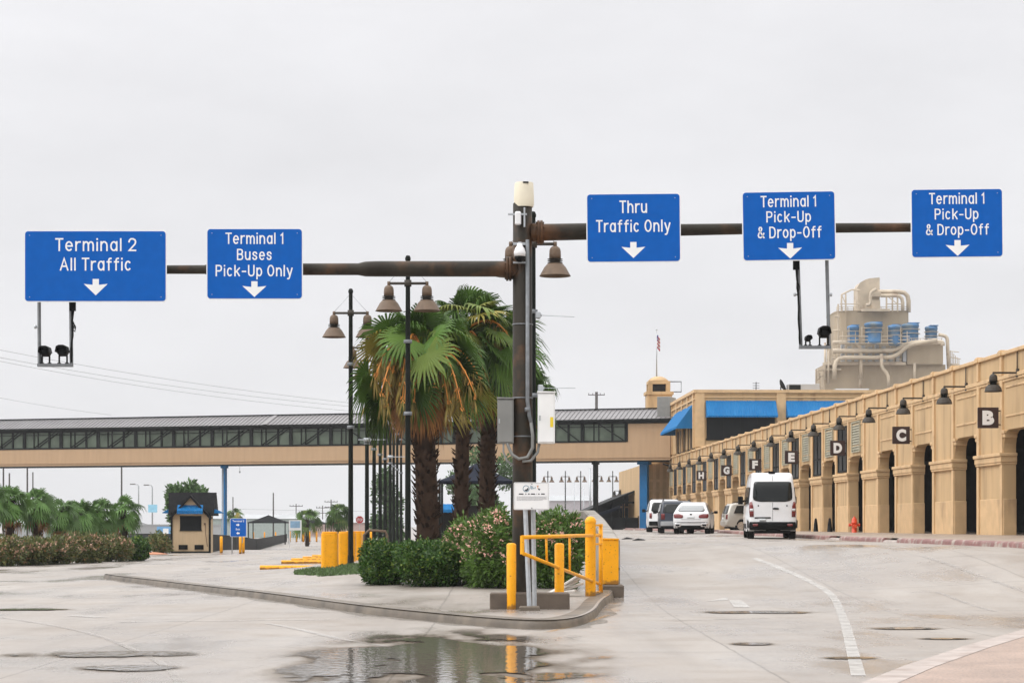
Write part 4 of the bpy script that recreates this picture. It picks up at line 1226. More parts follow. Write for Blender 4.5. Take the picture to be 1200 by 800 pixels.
bar((974.5, 400), (974.5, 445), -1.5, .07); bar((978, 400), (978, 445), -1.5, .07)
for a, c in (((988, 344), (993, 355)), ((1041, 345), (1054, 355)), ((1041, 355), (1058, 355)), ((986, 355), (1010, 355)), ((958, 445), (985, 425)), ((962, 455), (990, 432))): bar(a, c, 2, .1)
b.build('steel_frame', M['plant_pipe'], pl)
for a, c, t, bt in ((991, 1004, 383, 402), (1011, 1031, 379.5, 402), (1038, 1053, 382.5, 404), (1059, 1078, 378.5, 400), (1086, 1100, 381.5, 399)):
    b = MB(); r = (pxx(c) - pxx(a)) / 2
    b.lathe([(r * .7, pz(bt + 2)), (r * .97, pz(bt)), (r, pz(bt - 1)), (r, pz(t + 4)), (r * 1.08, pz(t + 4)), (r * 1.08, pz(t + 1)), (r * .8, pz(t)), (0, pz(t))], ((pxx(a) + pxx(c)) / 2 - ox, -2.5 if bt > 400 else 1.5, 0), 16)
    b.box2(((pxx(a) + pxx(c)) / 2 - ox - r * .4, -3.3 if bt > 400 else .2, pz(t)), ((pxx(a) + pxx(c)) / 2 - ox + r, -1.5 if bt > 400 else 2, pz(t - 1)))
    dr = b.build('filter_drum', M['plant_blue'], pl)
    b = MB(); cxx = (pxx(a) + pxx(c)) / 2 - ox; yy = -2.5 if bt > 400 else 1.5
    for zz in (t + 7, t + 12):
        b.lathe([(r * 1.02, pz(zz)), (r * 1.22, pz(zz)), (r * 1.22, pz(zz - .5)), (r * 1.02, pz(zz - .5))], (cxx, yy, 0), 14)
    b.build('gallery', M['plant_pipe'], dr)
b = MB()
for i in range(10): bx(b, 985 + i * 8, 989 + i * 8, 404 + (i * 7) % 5, 424, -1, 0)
b.build('machinery', M['far_grey'], pl)
# ================================================================== SIGN GANTRY
YG = 37.0; SG = F / YG
def gx(px): return (px - 600) / SG
def gz(py): return EYE + (HOR - py) / SG
gxx = gx(612.3); gbase = H(gxx, YG) + .15
gn = empty('sign_gantry', (gxx, YG, gbase), 0, 'weathered brown steel gantry pole with two long sign arms at different heights', 'sign gantry')
def lx(px): return gx(px) - gxx
def lz(py): return gz(py) - gbase
b = MB(); b.lathe([(.185, 0), (.182, 1.5), (.172, lz(239)), (.16, lz(238)), (0, lz(237.5))], n=28); b.build('pole', M['gantry'], gn, sharp=40)
b = MB(); b.cbox((0, 0, .03), (.66, .66, .05), .01)
for k in range(4):
    a = R(45 + 90 * k); c_, s_ = math.cos(a), math.sin(a)
    b.prism([(.21, .05), (.44, .05), (.40, .12), (.23, .52), (.21, .52)], 1, -.012, .012) if False else None
    pts = [(.17, .055), (.42, .055), (.39, .14), (.20, .5), (.17, .5)]
    n = len(pts); t_ = .014
    vs = [(p[0] * c_ - q * s_, p[0] * s_ + q * c_, p[1]) for q in (-t_, t_) for p in pts]
    b.add(vs, [tuple(range(n)), tuple(range(2 * n - 1, n - 1, -1))] + [(i, i + n, (i + 1) % n + n, (i + 1) % n) for i in range(n)])
    for q in (-1, 1):
        ax, ay = .27 * math.cos(a + q * .62), .27 * math.sin(a + q * .62); b.cyl((ax, ay, .05), (ax, ay, .13), .028, n=6)
b.build('base_plate', M['gantry'], gn)
def arm(name, pts):
    b = MB(); b.tube([(lx(p), 0, lz(q)) for p, q, r in pts], [r / 2 / SG for p, q, r in pts], 20); return b.build(name, M['gantry'], gn, sharp=45)
arm('sign_arm', [(604, 315, 18.5), (440, 315, 18.2), (428, 315.2, 17.5), (420, 315.4, 14), (345, 315.5, 13.8), (243, 315.7, 12.5), (240, 315.8, 10.5), (45, 316, 9.5)])
arm('sign_arm', [(622, 272.6, 20), (700, 271, 19.5), (780, 269.7, 18), (788, 269.6, 14), (870, 268.2, 13), (970, 267.2, 11.5), (1168, 266, 10), (1170, 265.9, 10)])
for px, z, q in ((598, 315, -1), (631, 272.4, 1)):
    b = MB(); r = 14.2
    for px2 in (px, px + q * 3.5):
        b.cyl((lx(px2) - .022, 0, lz(z)), (lx(px2) + .022, 0, lz(z)), r / SG, n=24)
    for k in range(8):
        a = R(45 * k + 20); b.cyl((lx(px + q * 1.7) - .075, math.cos(a) * r / SG * .82, lz(z) + math.sin(a) * r / SG * .82), (lx(px + q * 1.7) + .075, math.cos(a) * r / SG * .82, lz(z) + math.sin(a) * r / SG * .82), .016, n=6)
    b.cyl((lx(px - q * 9), 0, lz(z)), (lx(px + q * 4), 0, lz(z)), 10.8 / SG, n=20)
    b.build('flange', M['gantry'], gn)

def gantry_sign(x0, x1, y0, y1, lines, arrow, label, rot=0.0):
    cx = (x0 + x1) / 2; cy = (y0 + y1) / 2
    o = empty('overhead_sign', (gx(cx), YG - .30, gz(cy)), 0, label, 'overhead sign', 'blue lane signs on the gantry')
    o.rotation_euler = (0, R(rot), 0)
    sc = (YG - .30) / YG / SG
    def X(px): return (px - cx) * sc
    def Z(py): return (cy - py) * sc
    a, c, e, g = X(x0), X(x1), Z(y1), Z(y0)
    b = MB(); b.prism(round_rect(a, c, e, g, .07), 1, -.02, .0); b.build('border', M['sign_white'], o)
    b = MB(); b.prism(round_rect(a + .018, c - .018, e + .018, g - .018, .055), 1, -.024, -.0201); b.build('panel', M['sign_blue'], o)
    b = MB(); b.prism(round_rect(a + .003, c - .003, e + .003, g - .003, .07), 1, .0003, .006)
    for q in (.22, .5, .78): b.box2((a + (c - a) * q - .04, .006, e + .05), (a + (c - a) * q + .04, .06, g - .05))
    for z in (.34, -.34): b.box2((a + .1, .06, z * (g - e) - .03), (c - .1, .10, z * (g - e) + .03))
    b.box2((-.08, .06, -.18), (.08, .24, .18)); b.build('backing', M['sign_back'], o)
    for t, u0, u1, w0, w1 in lines:
        b = MB(); sign_text(b, t, X(u0), X(u1), Z(w0), Z(w1), -.0255); b.build('lettering', M['sign_white'], o)
    b = MB(); arrow_down(b, X(arrow[0]), Z(arrow[1]), 28 * sc, (arrow[2] - arrow[1]) * sc, -.0255); b.build('arrow', M['sign_white'], o)
    b = MB()
    for ux in (a + .10, c - .10):
        for uz in (e + .09, g - .09): b.cyl((ux, -.027, uz), (ux, -.02, uz), .008, n=8)
    b.build('bolt', M['galv'], o)
    return o
gantry_sign(32.5, 199.5, 272.5, 356.5, [('Terminal 2', 69, 164, 281.7, 297), ('All Traffic', 74.5, 158, 304.6, 319.8)], (116.5, 329.5, 348.6),
            'wide blue overhead sign reading Terminal 2 All Traffic at the left arm tip')
gantry_sign(244.5, 357.5, 270, 353.5, [('Terminal 1', 267, 334.5, 275.3, 288.7), ('Buses', 280.5, 321, 294.3, 307.5), ('Pick-Up Only', 255.5, 345.5, 313, 326.5)], (300.8, 332.2, 350.6),
            'blue overhead sign reading Terminal 1 Buses Pick-Up Only')
gantry_sign(686, 796.5, 229.5, 310.5, [('Thru', 725, 757, 238, 252.8), ('Traffic Only', 697.3, 784.3, 260.6, 275)], (740.8, 286.6, 305.4), 'blue overhead sign reading Thru Traffic Only', -.5)
gantry_sign(867, 976.5, 227, 308.5, [('Terminal 1', 889, 953.7, 232.3, 245.7), ('Pick-Up', 895.5, 947.5, 250.4, 263.5), ('& Drop-Off', 885, 959.5, 268.4, 282)], (922.7, 287.8, 306),
            'blue sign reading Terminal 1 Pick-Up & Drop-Off with camera bracket hung below it', -.9)
gantry_sign(1063, 1171, 224, 305, [('Terminal 1', 1084.5, 1149, 229, 242.3), ('Pick-Up', 1091, 1142, 247.4, 260.2), ('& Drop-Off', 1080.5, 1154, 265.5, 278.5)], (1117.3, 284.4, 303),
            'blue sign reading Terminal 1 Pick-Up & Drop-Off on bare arm tip above the B sign', -.6)

def lane_sensor(px, label, dark=True, sx=1.0):
    """a flood-light sized vehicle sensor: hood, body and feet"""
    o = empty('lane_camera', (gx(px), YG - .12, 0), 0, label, 'camera')
    return o
def camera_bracket(xl, xr, xl2, xr2, y0, y1, xb, label, cams, cable_px):
    z1 = gz(y1)
    o = empty('camera_bracket', (gx((xl2 + xr2) / 2), YG - .05, z1), 0, label, 'camera bracket', 'camera brackets under the gantry signs')
    c0 = gx((xl2 + xr2) / 2); h = gz(y0) - z1
    for a, a2 in ((xl, xl2), (xr, xr2)):
        b = MB(); b.tube([(gx(a2) - c0, 0, -.01), (gx(a) - c0, 0, h + .3)], .033, 4, smooth=False); b.build('hanger', M['galv_dark'], o)
        b = MB(); q = -1 if a == xl else 1
        b.cyl((gx(a2 + (a - a2) * .7) - c0, 0, h * .62), (gx(a2 + (a - a2) * .7) - c0 + q * .07, 0, h * .62), .018, n=6); b.cyl((gx(a2 + (a - a2) * .7) - c0 + q * .05, 0, h * .62), (gx(a2 + (a - a2) * .7) - c0 + q * .085, 0, h * .62), .034, n=8)
        b.build('clip', M['galv'], o)
    b = MB(); b.box2((gx(xb[0]) - c0, -.05, -.06), (gx(xb[1]) - c0, .05, -.005)); b.build('crossbar', M['galv_dark'], o)
    b = MB(); cxl = gx(cable_px[0]) - c0; cx2 = gx(cable_px[1]) - c0
    rr_ = random.Random(4); pts = []
    for i in range(14):
        t = i / 13; pts.append((cx2 + (cxl - cx2) * t + rr_.uniform(-.012, .012), -.04, .02 + (h - .02) * t))
    b.tube(pts, .018, 5)
    top = pts[-1]; b.tube([top, (top[0] + .03, -.05, h - .12), (top[0] + .01, -.06, h - .3), (top[0] + .06, -.05, h - .42), (top[0] + .05, -.05, h - .5), (top[0] + .01, -.05, h - .44)], .012, 5)
    b.box2((top[0] - .05, -.07, h - .12), (top[0] + .06, 0, h + .05))
    b.build('cable', M['black_plastic'], o)
    for px, sc, lab in cams:
        c = empty('lane_camera', (gx(px), YG - .07, z1 - .005), 0, lab, 'camera', 'lane cameras on the hanging brackets')
        b = MB()
        for q in (-1, 1): b.box2((q * .07 * sc - .012, -.02, 0), (q * .07 * sc + .012, .02, .14 * sc)); b.box2((q * .07 * sc - .03, -.03, 0), (q * .07 * sc + .03, .03, .015))
        b.box2((-.08 * sc, -.02, .13 * sc), (.08 * sc, .02, .155 * sc)); b.build('yoke', M['black_plastic'], c)
        b = MB(); b.cbox((0, -.02, .22 * sc), (.17 * sc, .22, .15 * sc), .03 * sc); b.build('body', M['black_plastic'], c)
        b = MB(); b.prism([(-.11 * sc, .2 * sc), (-.09 * sc, .3 * sc), (-.04 * sc, .325 * sc), (.04 * sc, .325 * sc), (.09 * sc, .3 * sc), (.11 * sc, .2 * sc), (.09 * sc, .19 * sc), (.075 * sc, .28 * sc), (-.075 * sc, .28 * sc), (-.09 * sc, .19 * sc)], 1, -.2, .05); b.build('hood', M['black_plastic'], c)
        b = MB(); b.cyl((0, -.135, .22 * sc), (0, -.128, .22 * sc), .05 * sc); b.build('lens', M['glass_dark'], c)
camera_bracket(46.5, 83.5, 47, 84.5, 357, 426, (45, 86), 'galvanised hanging bracket with two black cameras under the Terminal 2 sign',
               [(54.8, .95, 'black hooded camera on the Terminal 2 sign bracket, next to the bare hanger'), (75, 1.0, 'black hooded camera on the Terminal 2 sign bracket, next to the cabled hanger')], (86.5, 85.5))
camera_bracket(934, 968, 938, 971, 309, 405, (936, 973), 'slightly skewed grey bracket with cameras under the Pick-Up & Drop-Off sign',
               [(946, .55, 'small bare sensor on the skewed bracket, by the cabled hanger'), (964.5, 1.05, 'larger black hooded camera on the skewed bracket')], (932.5, 937))

# ---- things strapped to the gantry pole
o = empty('antenna_drum', (gx(614), YG - .02, gz(243)), 0, 'beige drum shaped antenna on top of the gantry pole', 'antenna')
b = MB(); r = 11.3 / SG; hh = 28.5 / SG
b.lathe([(.04, -.12), (.04, 0), (r * .97, 0), (r * 1.04, .05), (r * 1.04, hh * .45), (r * .98, hh * .93), (r * .94, hh), (0, hh)], n=24); b.build('radome', M['beige_plastic'], o, sharp=40)
b = MB(); b.box2((-.02, -r - .004, hh * .93), (.08, -r + .05, hh * .99)); b.build('vent', M['frame_dark'], o)
o = empty('dome_camera', (gx(609), YG - .34, gz(287)), 0, 'white dome surveillance camera on the gantry pole front', 'camera')
b = MB(); z = -(.0)
b.lathe([(.0, -.02), (.045, -.02), (.05, -.06), (.085, -.11), (.105, -.18), (.10, -.25), (.0, -.25)], n=20); b.build('housing', M['white_plastic'], o)
b = MB(); b.lathe([(.092, -.25), (.092, -.29), (.07, -.33), (.035, -.35), (0, -.355)], n=18); b.build('dome', M['black_plastic'], o)
b = MB(); b.box2((-.03, 0, -.05), (.03, .16, .01)); b.box2((-.12, .12, -.03), (.16, .15, .015)); b.box2((-.12, .12, -.36), (.16, .15, -.33)); b.box2((-.015, .125, -.35), (.015, .145, 0)); b.build('bracket', M['galv'], o)
o = empty('radio_unit', (gx(607), YG - .24, gz(262)), 0, 'small white radio unit clamped below the beige antenna', 'radio unit')
b = MB(); b.cbox((0, 0, .06), (.11, .09, .24), .02); b.build('housing', M['white_plastic'], o)
b = MB(); b.box2((-.18, .0, .12), (.16, .05, .15)); b.box2((.10, -.03, -.1), (.13, .03, .25)); b.build('clamp', M['galv'], o)
# conduit with looping cables
b = MB()
xs = lx(618)
b.tube([(xs, -.22, lz(283)), (xs, -.22, lz(470)), (lx(620), -.22, lz(487)), (lx(622), -.22, lz(495))], .035, 8)
b.cyl((xs, -.22, lz(483)), (xs, -.22, lz(478)), .05)
o = b.build('conduit', M['galv_dark'], loc=(gxx, YG, gbase)); tag(o, 'vertical grey conduit running down the gantry pole', 'conduit')
b = MB()
def loop(pts, r=.03): b.tube([(lx(a), -.22 - c, lz(d)) for a, d, c in pts], r, 8)
loop([(622, 495, 0), (624, 510, 0), (624, 525, 0), (618, 536, .02), (608, 538, .03), (600, 533, .02), (596, 524, 0), (594.5, 519, 0)])
loop([(632, 519, -.1), (630, 530, -.05), (622, 540, 0), (612, 541, .01)], .026)
loop([(590, 519, 0), (590, 530, 0), (594, 540, 0), (601, 545, 0)], .018)
o = b.build('cable', M['grey_box'], loc=(gxx, YG, gbase)); tag(o, 'looping grey cables hanging under the two cabinets', 'cable')
b = MB()
for q in (381, 467, 512): b.lathe([(.17, lz(q)), (.189, lz(q)), (.189, lz(q) + .022), (.17, lz(q) + .022)], n=24)
b.build('strap', M['galv_dark'], gn)
def cabinet(px0, px1, py0, py1, m, label, y, d=.25):
    o = empty('control_cabinet', (gx((px0 + px1) / 2), y, gz(py1)), 0, label, 'cabinet')
    w_, h = (px1 - px0) / SG, (py1 - py0) / SG
    b = MB(); b.cbox((0, 0, h / 2), (w_, d, h), .012); b.build('casing', m, o)
    b = MB(); b.cbox((0, -d / 2 - .008, h / 2), (w_ - .04, .015, h - .05), .006); dd = b.build('door', m, o)
    b = MB(); b.box2((-w_ * .42, -d / 2 - .03, h * .45), (-w_ * .34, -d / 2 - .016, h * .55)); b.build('latch', M['galv'], dd)
    b = MB(); b.prism([(-w_ / 2 - .01, h), (w_ / 2 + .01, h), (w_ / 2 + .01, h + .02), (-w_ / 2 - .01, h + .03)], 1, -d / 2 - .03, d / 2); b.build('lid', m, o)
    return o, w_, h, d
cabinet(583, 602, 468, 520, M['grey_box'], 'grey control cabinet strapped to the gantry pole above the hedge', YG - .12)
o, w_, h, d = cabinet(630, 650, 461, 520, M['white_box'], 'tall white cabinet with yellow label on the gantry pole', YG - .12)
b = MB(); b.box2((w_ * .22, -d / 2 - .019, h * .32), (w_ * .40, -d / 2 - .0165, h * .52)); b.build('warning_label', M['yellow_label'], o)
for (x0, x1, py, lb) in ((629, 673, 370, 'thin rod antenna stub on the pole, upper one'), (632, 674, 461.0 - 6, 'thin rod antenna above the white cabinet')):
    o = empty('rod_antenna', (gx(x0), YG - .1, gz(py)), 0, lb, 'antenna')
    b = MB(); b.cyl((.06, 0, 0), (gx(x1) - gx(x0), 0, -.03 if py < 400 else .0), .006, n=5); b.build('rod', M['galv'], o)
    b = MB(); b.cbox((.02, 0, 0), (.10, .09, .12), .015); b.cyl((-.03, 0, 0), (.09, 0, 0), .025, n=8); b.build('mount', M['galv'], o)

# ---- information board on two galvanised posts in front of the pole
YI = 36.05; si = F / YI
def ix(px): return (px - 600) / si
def iz(py): return EYE + (HOR - py) / si
io = empty('notice_board', (ix(622), YI, .15), 0, 'white notice board with round emblem on galvanised posts before the pole', 'notice board')
ic = ix(622)
a, c, e, g = ix(602) - ic, ix(643.5) - ic, iz(597) - .15, iz(565) - .15
b = MB(); b.prism(round_rect(a, c, e, g, .02, 3), 1, -.075, -.065); b.build('panel', M['sign_white'], io)
b = MB()
def bx_(px0, px1, py0, py1, mm=None): b.box2((ix(px0) - ic, -.0775, iz(py1) - .15), (ix(px1) - ic, -.0758, iz(py0) - .15))
for q in ((603, 642.5, 565.7, 566.0), (603, 642.5, 596, 596.3), (603, 603.3, 566, 596), (642.2, 642.5, 566, 596)): bx_(*q)
b.build('border', M['ink_grey'], io)
b = MB()
for q in ((608, 613.4), (615.6, 616.8), (618.8, 620.6), (622, 627), (628.6, 629), (630.6, 632.2), (634, 638.2)): bx_(q[0], q[1], 577.9, 579.2)
b.build('heading', M['ink'], io)
b = MB()
ri = random.Random(2)
for r_ in range(5):
    x = 605.5
    while x < 640.5 - (r_ == 4) * 6:
        w2 = ri.uniform(.5, 2.0); bx_(x, min(x + w2, 641), 581.4 + r_ * 1.05, 581.8 + r_ * 1.05); x += w2 + .35
b.build('small_print', M['ink_grey'], io)
cx, cz, ro = ix(616.5) - ic, iz(572.4) - .15, 3.9 / si
b = MB()
n = 24
for i in range(n):
    t0, t1 = 2 * math.pi * i / n, 2 * math.pi * (i + 1) / n
    b.quad(*[(cx + rr_ * math.cos(t), -.0765, cz + rr_ * math.sin(t)) for rr_, t in ((ro, t0), (ro, t1), (ro * .83, t1), (ro * .83, t0))])
b.build('emblem_ring', M['ink_teal'], io)
b = MB(); b.add([(cx + ro * p * .8, -.0768, cz + ro * q * .8) for p, q in ((-.75, -.62), (.05, -.98), (.72, -.6), (.95, .1), (.55, .35), (.25, -.15), (-.15, -.25))], [(0, 1, 2, 6), (2, 3, 4, 5), (2, 5, 6)]); b.build('emblem_shape', M['ink'], io)
b = MB()
for q in ((621.5, 622, 568.5, 572.5), (622.6, 623.3, 569, 573), (624, 624.6, 569.5, 572.8), (625, 626.2, 571.5, 572.3), (626.8, 627.4, 570, 572.3)): bx_(*q)
b.build('emblem_letters', M['ink_teal'], io)
b = MB(); bx_(629, 631.2, 568.8, 569.6); bx_(629.8, 630.5, 569.6, 572.2); b.build('emblem_flash', M['ink_orange'], io)
b = MB(); b.add([(ix(630.8) - ic, -.0768, iz(571.8) - .15), (ix(633) - ic, -.0768, iz(572.8) - .15), (ix(632.4) - ic, -.0768, iz(574.3) - .15), (ix(630.4) - ic, -.0768, iz(573.4) - .15)], [(0, 1, 2, 3)]); b.build('emblem_tip', M['ink'], io)
b = MB()
for py in (566.8, 595): b.cyl((0 - (ic - ix(623.2)), -.082, iz(py) - .15), (0 - (ic - ix(623.2)), -.06, iz(py) - .15), .009, n=8)
b.build('bolt', M['frame_dark'], io)
b = MB(); b.tube([(ix(620.5) - ic, -.21, -.03), (ix(614.5) - ic, .03, iz(570) - .15)], .04, 4, smooth=False); b.build('post', M['galv'], io)
b = MB(); b.tube([(ix(626.5) - ic, .06, .0), (ix(624.5) - ic, .03, iz(570) - .15)], .04, 4, smooth=False); b.build('post', M['galv'], io)
p_ = G(620, 719, .15)
b = MB(); b.cbox((0, 0, .03), (.36, .22, .1), .02); o = b.build('concrete_pad', M['kerb'], loc=(ix(620.5), 35.84, .15)); tag(o, 'small concrete pad under the notice board front post', 'concrete pad')
# footing block behind the bollards
b = MB(); b.cbox((0, 0, .13), (1.42, .5, .32), .02); o = b.build('concrete_block', M['concrete_dark'], loc=((gx(576) + gx(661)) / 2 + .03, 36.62, .15), bevel=0)
tag(o, 'long low brown concrete block in front of the gantry pole', 'concrete block')

# ---- bollards, swing gate and cover box
def bollard(px, py0, py1, w_, m, label, grp, name='bollard'):
    p = G(px, py1, .15 if grp.startswith('gate') else 0.0)
    s_ = F / p.y; r = w_ / 2 / s_; h = (py1 - py0) / s_
    b = MB(); b.lathe([(r, -.05), (r, h - r * .35), (r * .85, h - r * .12), (r * .5, h), (0, h + r * .03)], n=20)
    o = b.build(name, m, loc=p, sharp=60); tag(o, label, 'bollard', grp); return o
bollard(599.3, 636, 713.5, 11.2, M['yellow'], 'yellow steel bollard standing clear left of the notice board posts', 'gate bollards')
bollard(655.5, 636, 709.5, 11.2, M['yellow'], 'yellow steel bollard behind the swing gate rails', 'gate bollards')
GP = G(692, 698, .15); s_ = F / GP.y
def qx(px): return (px - 692) / s_
def qz(py): return (698 - py) / s_
b = MB(); r = 6.2 / s_
b.lathe([(r, -.05), (r, qz(612)), (r * 1.08, qz(612)), (r * 1.08, qz(610.5)), (r * .98, qz(608.5)), (r * .75, qz(606.3)), (r * .4, qz(605)), (0, qz(604.6))], n=22); o = b.build('gate_post', M['yellow'], loc=GP, sharp=50)
tag(o, 'tall domed yellow post carrying the swing gate hinges', 'gate post')
YH, YT = 42.2, 34.6
def gp(px, py, Y): return P(px, py, Y) - GP
gt = empty('swing_gate', GP, 0, 'yellow tubular swing gate arm with sloping brace', 'gate')
def at_px(px):
    a = (703.5 - 600) / F * YH; c = (612 - 600) / F * YT; lo, hi = 0, 1
    for _ in range(40):
        t = (lo + hi) / 2; x = a + (c - a) * t; y = YH + (YT - YH) * t
        if 600 + F * x / y > px: lo = t
        else: hi = t
    return t
tA, tB = gp(703.5, 626.6, YH), gp(612, 629.2, YT); bA, bB = gp(703, 684, YH), gp(613.5, 648.3, YT)
b = MB(); b.tube([tA, tB], .036, 10); b.build('top_rail', M['yellow'], gt)
b = MB(); b.tube([bA, bB], .032, 10); b.build('brace', M['yellow'], gt)
b = MB(); q0, q1 = gp(612, 649, YT), gp(612, 627.3, YT); b.tube([q0, q1], .036, 4, smooth=False); b.build('end_plate', M['yellow'], gt)
for px in (640, 667.5):
    t = at_px(px); b = MB(); b.cyl(bA.lerp(bB, t), tA.lerp(tB, t), .022, n=8); b.build('upright', M['yellow'], gt)
b = MB(); hz_ = gp(704, 613.5, YH); b.cyl((hz_.x, hz_.y, gp(704, 694, YH).z), hz_, .042, n=12)
for py in (615, 637, 693): z = gp(704, py, YH).z; b.box(((hz_.x) / 2, hz_.y / 2, z), (Vector((hz_.x, hz_.y)).length + .1, .07, .04), rz=math.atan2(hz_.y, hz_.x))
b.build('hinge_post', M['yellow'], gt)
YC = 43.6; sC = F / YC
bx0 = (715.3 - 600) / sC; zb = H(bx0, YC) - .03; zz = EYE + (HOR - 684.5) / sC; hb = zz - zb
b = MB(); b.cbox((0, .1, hb / 2), (.48, .6, hb), .03); o = b.build('concrete_block', M['concrete_dark'], loc=(bx0 + .04, YC, zb)); tag(o, 'dark damp concrete block carrying the yellow gate box', 'concrete block')
hh = (684.5 - 632) / sC
o = empty('gate_box', (bx0, YC, zz), 0, 'yellow steel gate operator box on a dark concrete block', 'gate box')
b = MB(); b.cbox((0, .1, hh / 2), (19 / sC, .34, hh), .012); b.build('casing', M['yellow'], o)
b = MB(); b.prism([(-10 / sC, hh), (10 / sC, hh), (10 / sC, hh + .025), (-10 / sC, hh + .035)], 1, -.09, .28); b.build('lid', M['yellow'], o)
b = MB(); b.cyl((9.4 / sC, .0, hh * .35), (10.6 / sC, .0, hh * .35), .03, n=8); b.build('lock', M['frame_dark'], o)
# pale planks heaped by the gate post
rr = random.Random(12)
for i in range(7):
    b = MB(); ln = .74 + .09 * (i % 3); b.cbox((0, 0, 0), (ln, .085, .045), .008)
    o = b.build('plank', M['pale_pipe']); o.location = (.93 + .03 * i + rr.uniform(-.04, .04), 41.3 + .05 * (i % 3), .27 + .032 * i)
    o.rotation_euler = (R(rr.uniform(-15, 15)), R(-10 - 3.5 * i + rr.uniform(-4, 4)), R(rr.uniform(-25, 20)))
    tag(o, f'bleached plank leaning in the heap behind the gate, {ORD[i]} from the bottom', 'plank', 'pale planks heaped by the gate')
# parapet wall rising along the island
pw = MB(); prof = [(45.5, .15, 1.30), (49, .15, 1.48), (56, .2, 1.80), (64, .25, 2.06), (76, .4, 2.12)]
vs = []
for y, z0, z1 in prof:
    for (u, z) in ((2.24, z0 - .3), (2.24, z1), (2.29, z1 + .04), (2.56, z1 + .04), (2.62, z1), (2.62, z0 - .3)): vs.append((u - .22 + .22 * min(1, (y - 45.5) / 18.5), y, z))
n = 6; fs = []
for i in range(len(prof) - 1):
    for j in range(5): fs.append((i * n + j, i * n + j + 1, (i + 1) * n + j + 1, (i + 1) * n + j))
fs += [tuple(range(6)), tuple((len(prof) - 1) * n + j for j in range(6))]
pw.add(vs, fs); o = pw.build('parapet_wall', M['concrete']); tag(o, 'grey concrete parapet sloping up behind the flowering bush', 'parapet')

# ================================================================== LAMP POSTS
def lamp_post(half=.53):
    o = empty('lamp_post')
    b = MB(); b.lathe([(.16, 0), (.16, .06), (.11, .10), (.10, .7), (.085, .75), (.075, 4), (.062, 9.05), (.075, 9.06), (.08, 9.12), (.05, 9.19), (0, 9.2)], n=14); b.build('post', M['post_green'], o, sharp=50)
    b = MB(); b.cyl((-half, 0, 8.42), (half, 0, 8.42), .038, n=8); b.cyl((0, 0, 8.33), (0, 0, 8.51), .10, n=12); b.build('cross_arm', M['lamp_dark'], o)
    for s_ in (-1, 1):
        h, c, s = MB(), MB(), MB(); bell(h, c, s, (s_ * half, 0, 8.37))
        h.cyl((s_ * half, 0, 8.36), (s_ * half, 0, 8.47), .045, n=8)
        hd = h.build('lamp_hood', M['lamp_brown'], o); 
        c.build('collar', M['lamp_dark'], hd); s.build('lamp_shade', M['lamp_brown'], hd)
        w_ = MB(); w_.cyl((s_ * half, 0, 8.45), (s_ * .05, 0, 8.98), .006, n=4); w_.build('stay_wire', M['galv'], o)
    for z in (6.75, 4.75):
        b = MB()
        b.lathe([(.085, z), (.115, z), (.115, z + .10), (.085, z + .10)], n=10); b.box2((-.12, -.13, z + .01), (.12, -.07, z + .03))
        b.build('banner_clamp', M['galv_dark'], o)
    o['category'] = 'lamp post'; o['group'] = 'double bell lamp posts along the island'
    return o
lp = lamp_post()
posts = [(624.5, 49, 'dark lamp post with two brown bells, directly behind the gantry pole'), (478, 57, 'dark lamp post with two brown bells, in front of the fruiting palm'),
         (411, 65, 'dark two bell lamp post at the grass edge by the yellow barriers')]
for i, (px, Y, lb) in enumerate(posts):
    p = on_ground(px, Y, .1); p.z = -.06
    o = lp if i == 0 else dup(lp, p); o.location = p; o['label'] = lb
for i, (px, Y) in enumerate([(430, 77.7), (438.4, 84), (445.5, 90.5), (451.3, 96.5), (457.3, 103), (461.3, 108.5), (465.5, 115), (470, 122.5)]):
    p = on_ground(px, Y); p.z = -.06
    o = dup(lp, p, None, f'dark lamp post behind the palms, {ORD[i]} of the receding row of posts')
for i, (px, Y, ) in enumerate([(642, 278), (662.5, 280), (680.5, 283), (700.5, 290), (718, 286)]):
    p = on_ground(px, Y); p.z = EYE - 52 / (F / Y) * 0 + (HOR - 551.5) / (F / Y) - 9.2
    o = dup(lp, p, None, f'small far double bell lamp post under the bridge, {ORD[i]} from the notice board')
    o['group'] = 'far lamp posts under the bridge'
for i, (px, Y, z) in enumerate([(437, 77.6, 515), (464, 103, 535)]):
    b = MB(); zz = EYE + (HOR - z) / (F / Y); x0 = (px - 600) / F * Y
    b.box2((x0 - .55, Y - .1, zz - .02), (x0 + .5, Y - .06, zz + .02)); b.lathe([(.10, zz - .07), (.13, zz - .07), (.13, zz + .07), (.10, zz + .07)], ((430.3 if i == 0 else 457.3) / F * Y - 600 / F * Y, Y, 0), 10)
    o = b.build('banner_arm', M['galv']); tag(o, 'pale banner arm clamped across the receding lamp posts, ' + ('nearer and longer' if i == 0 else 'farther and lower'), 'banner arm', 'banner arms on the lamp post row')
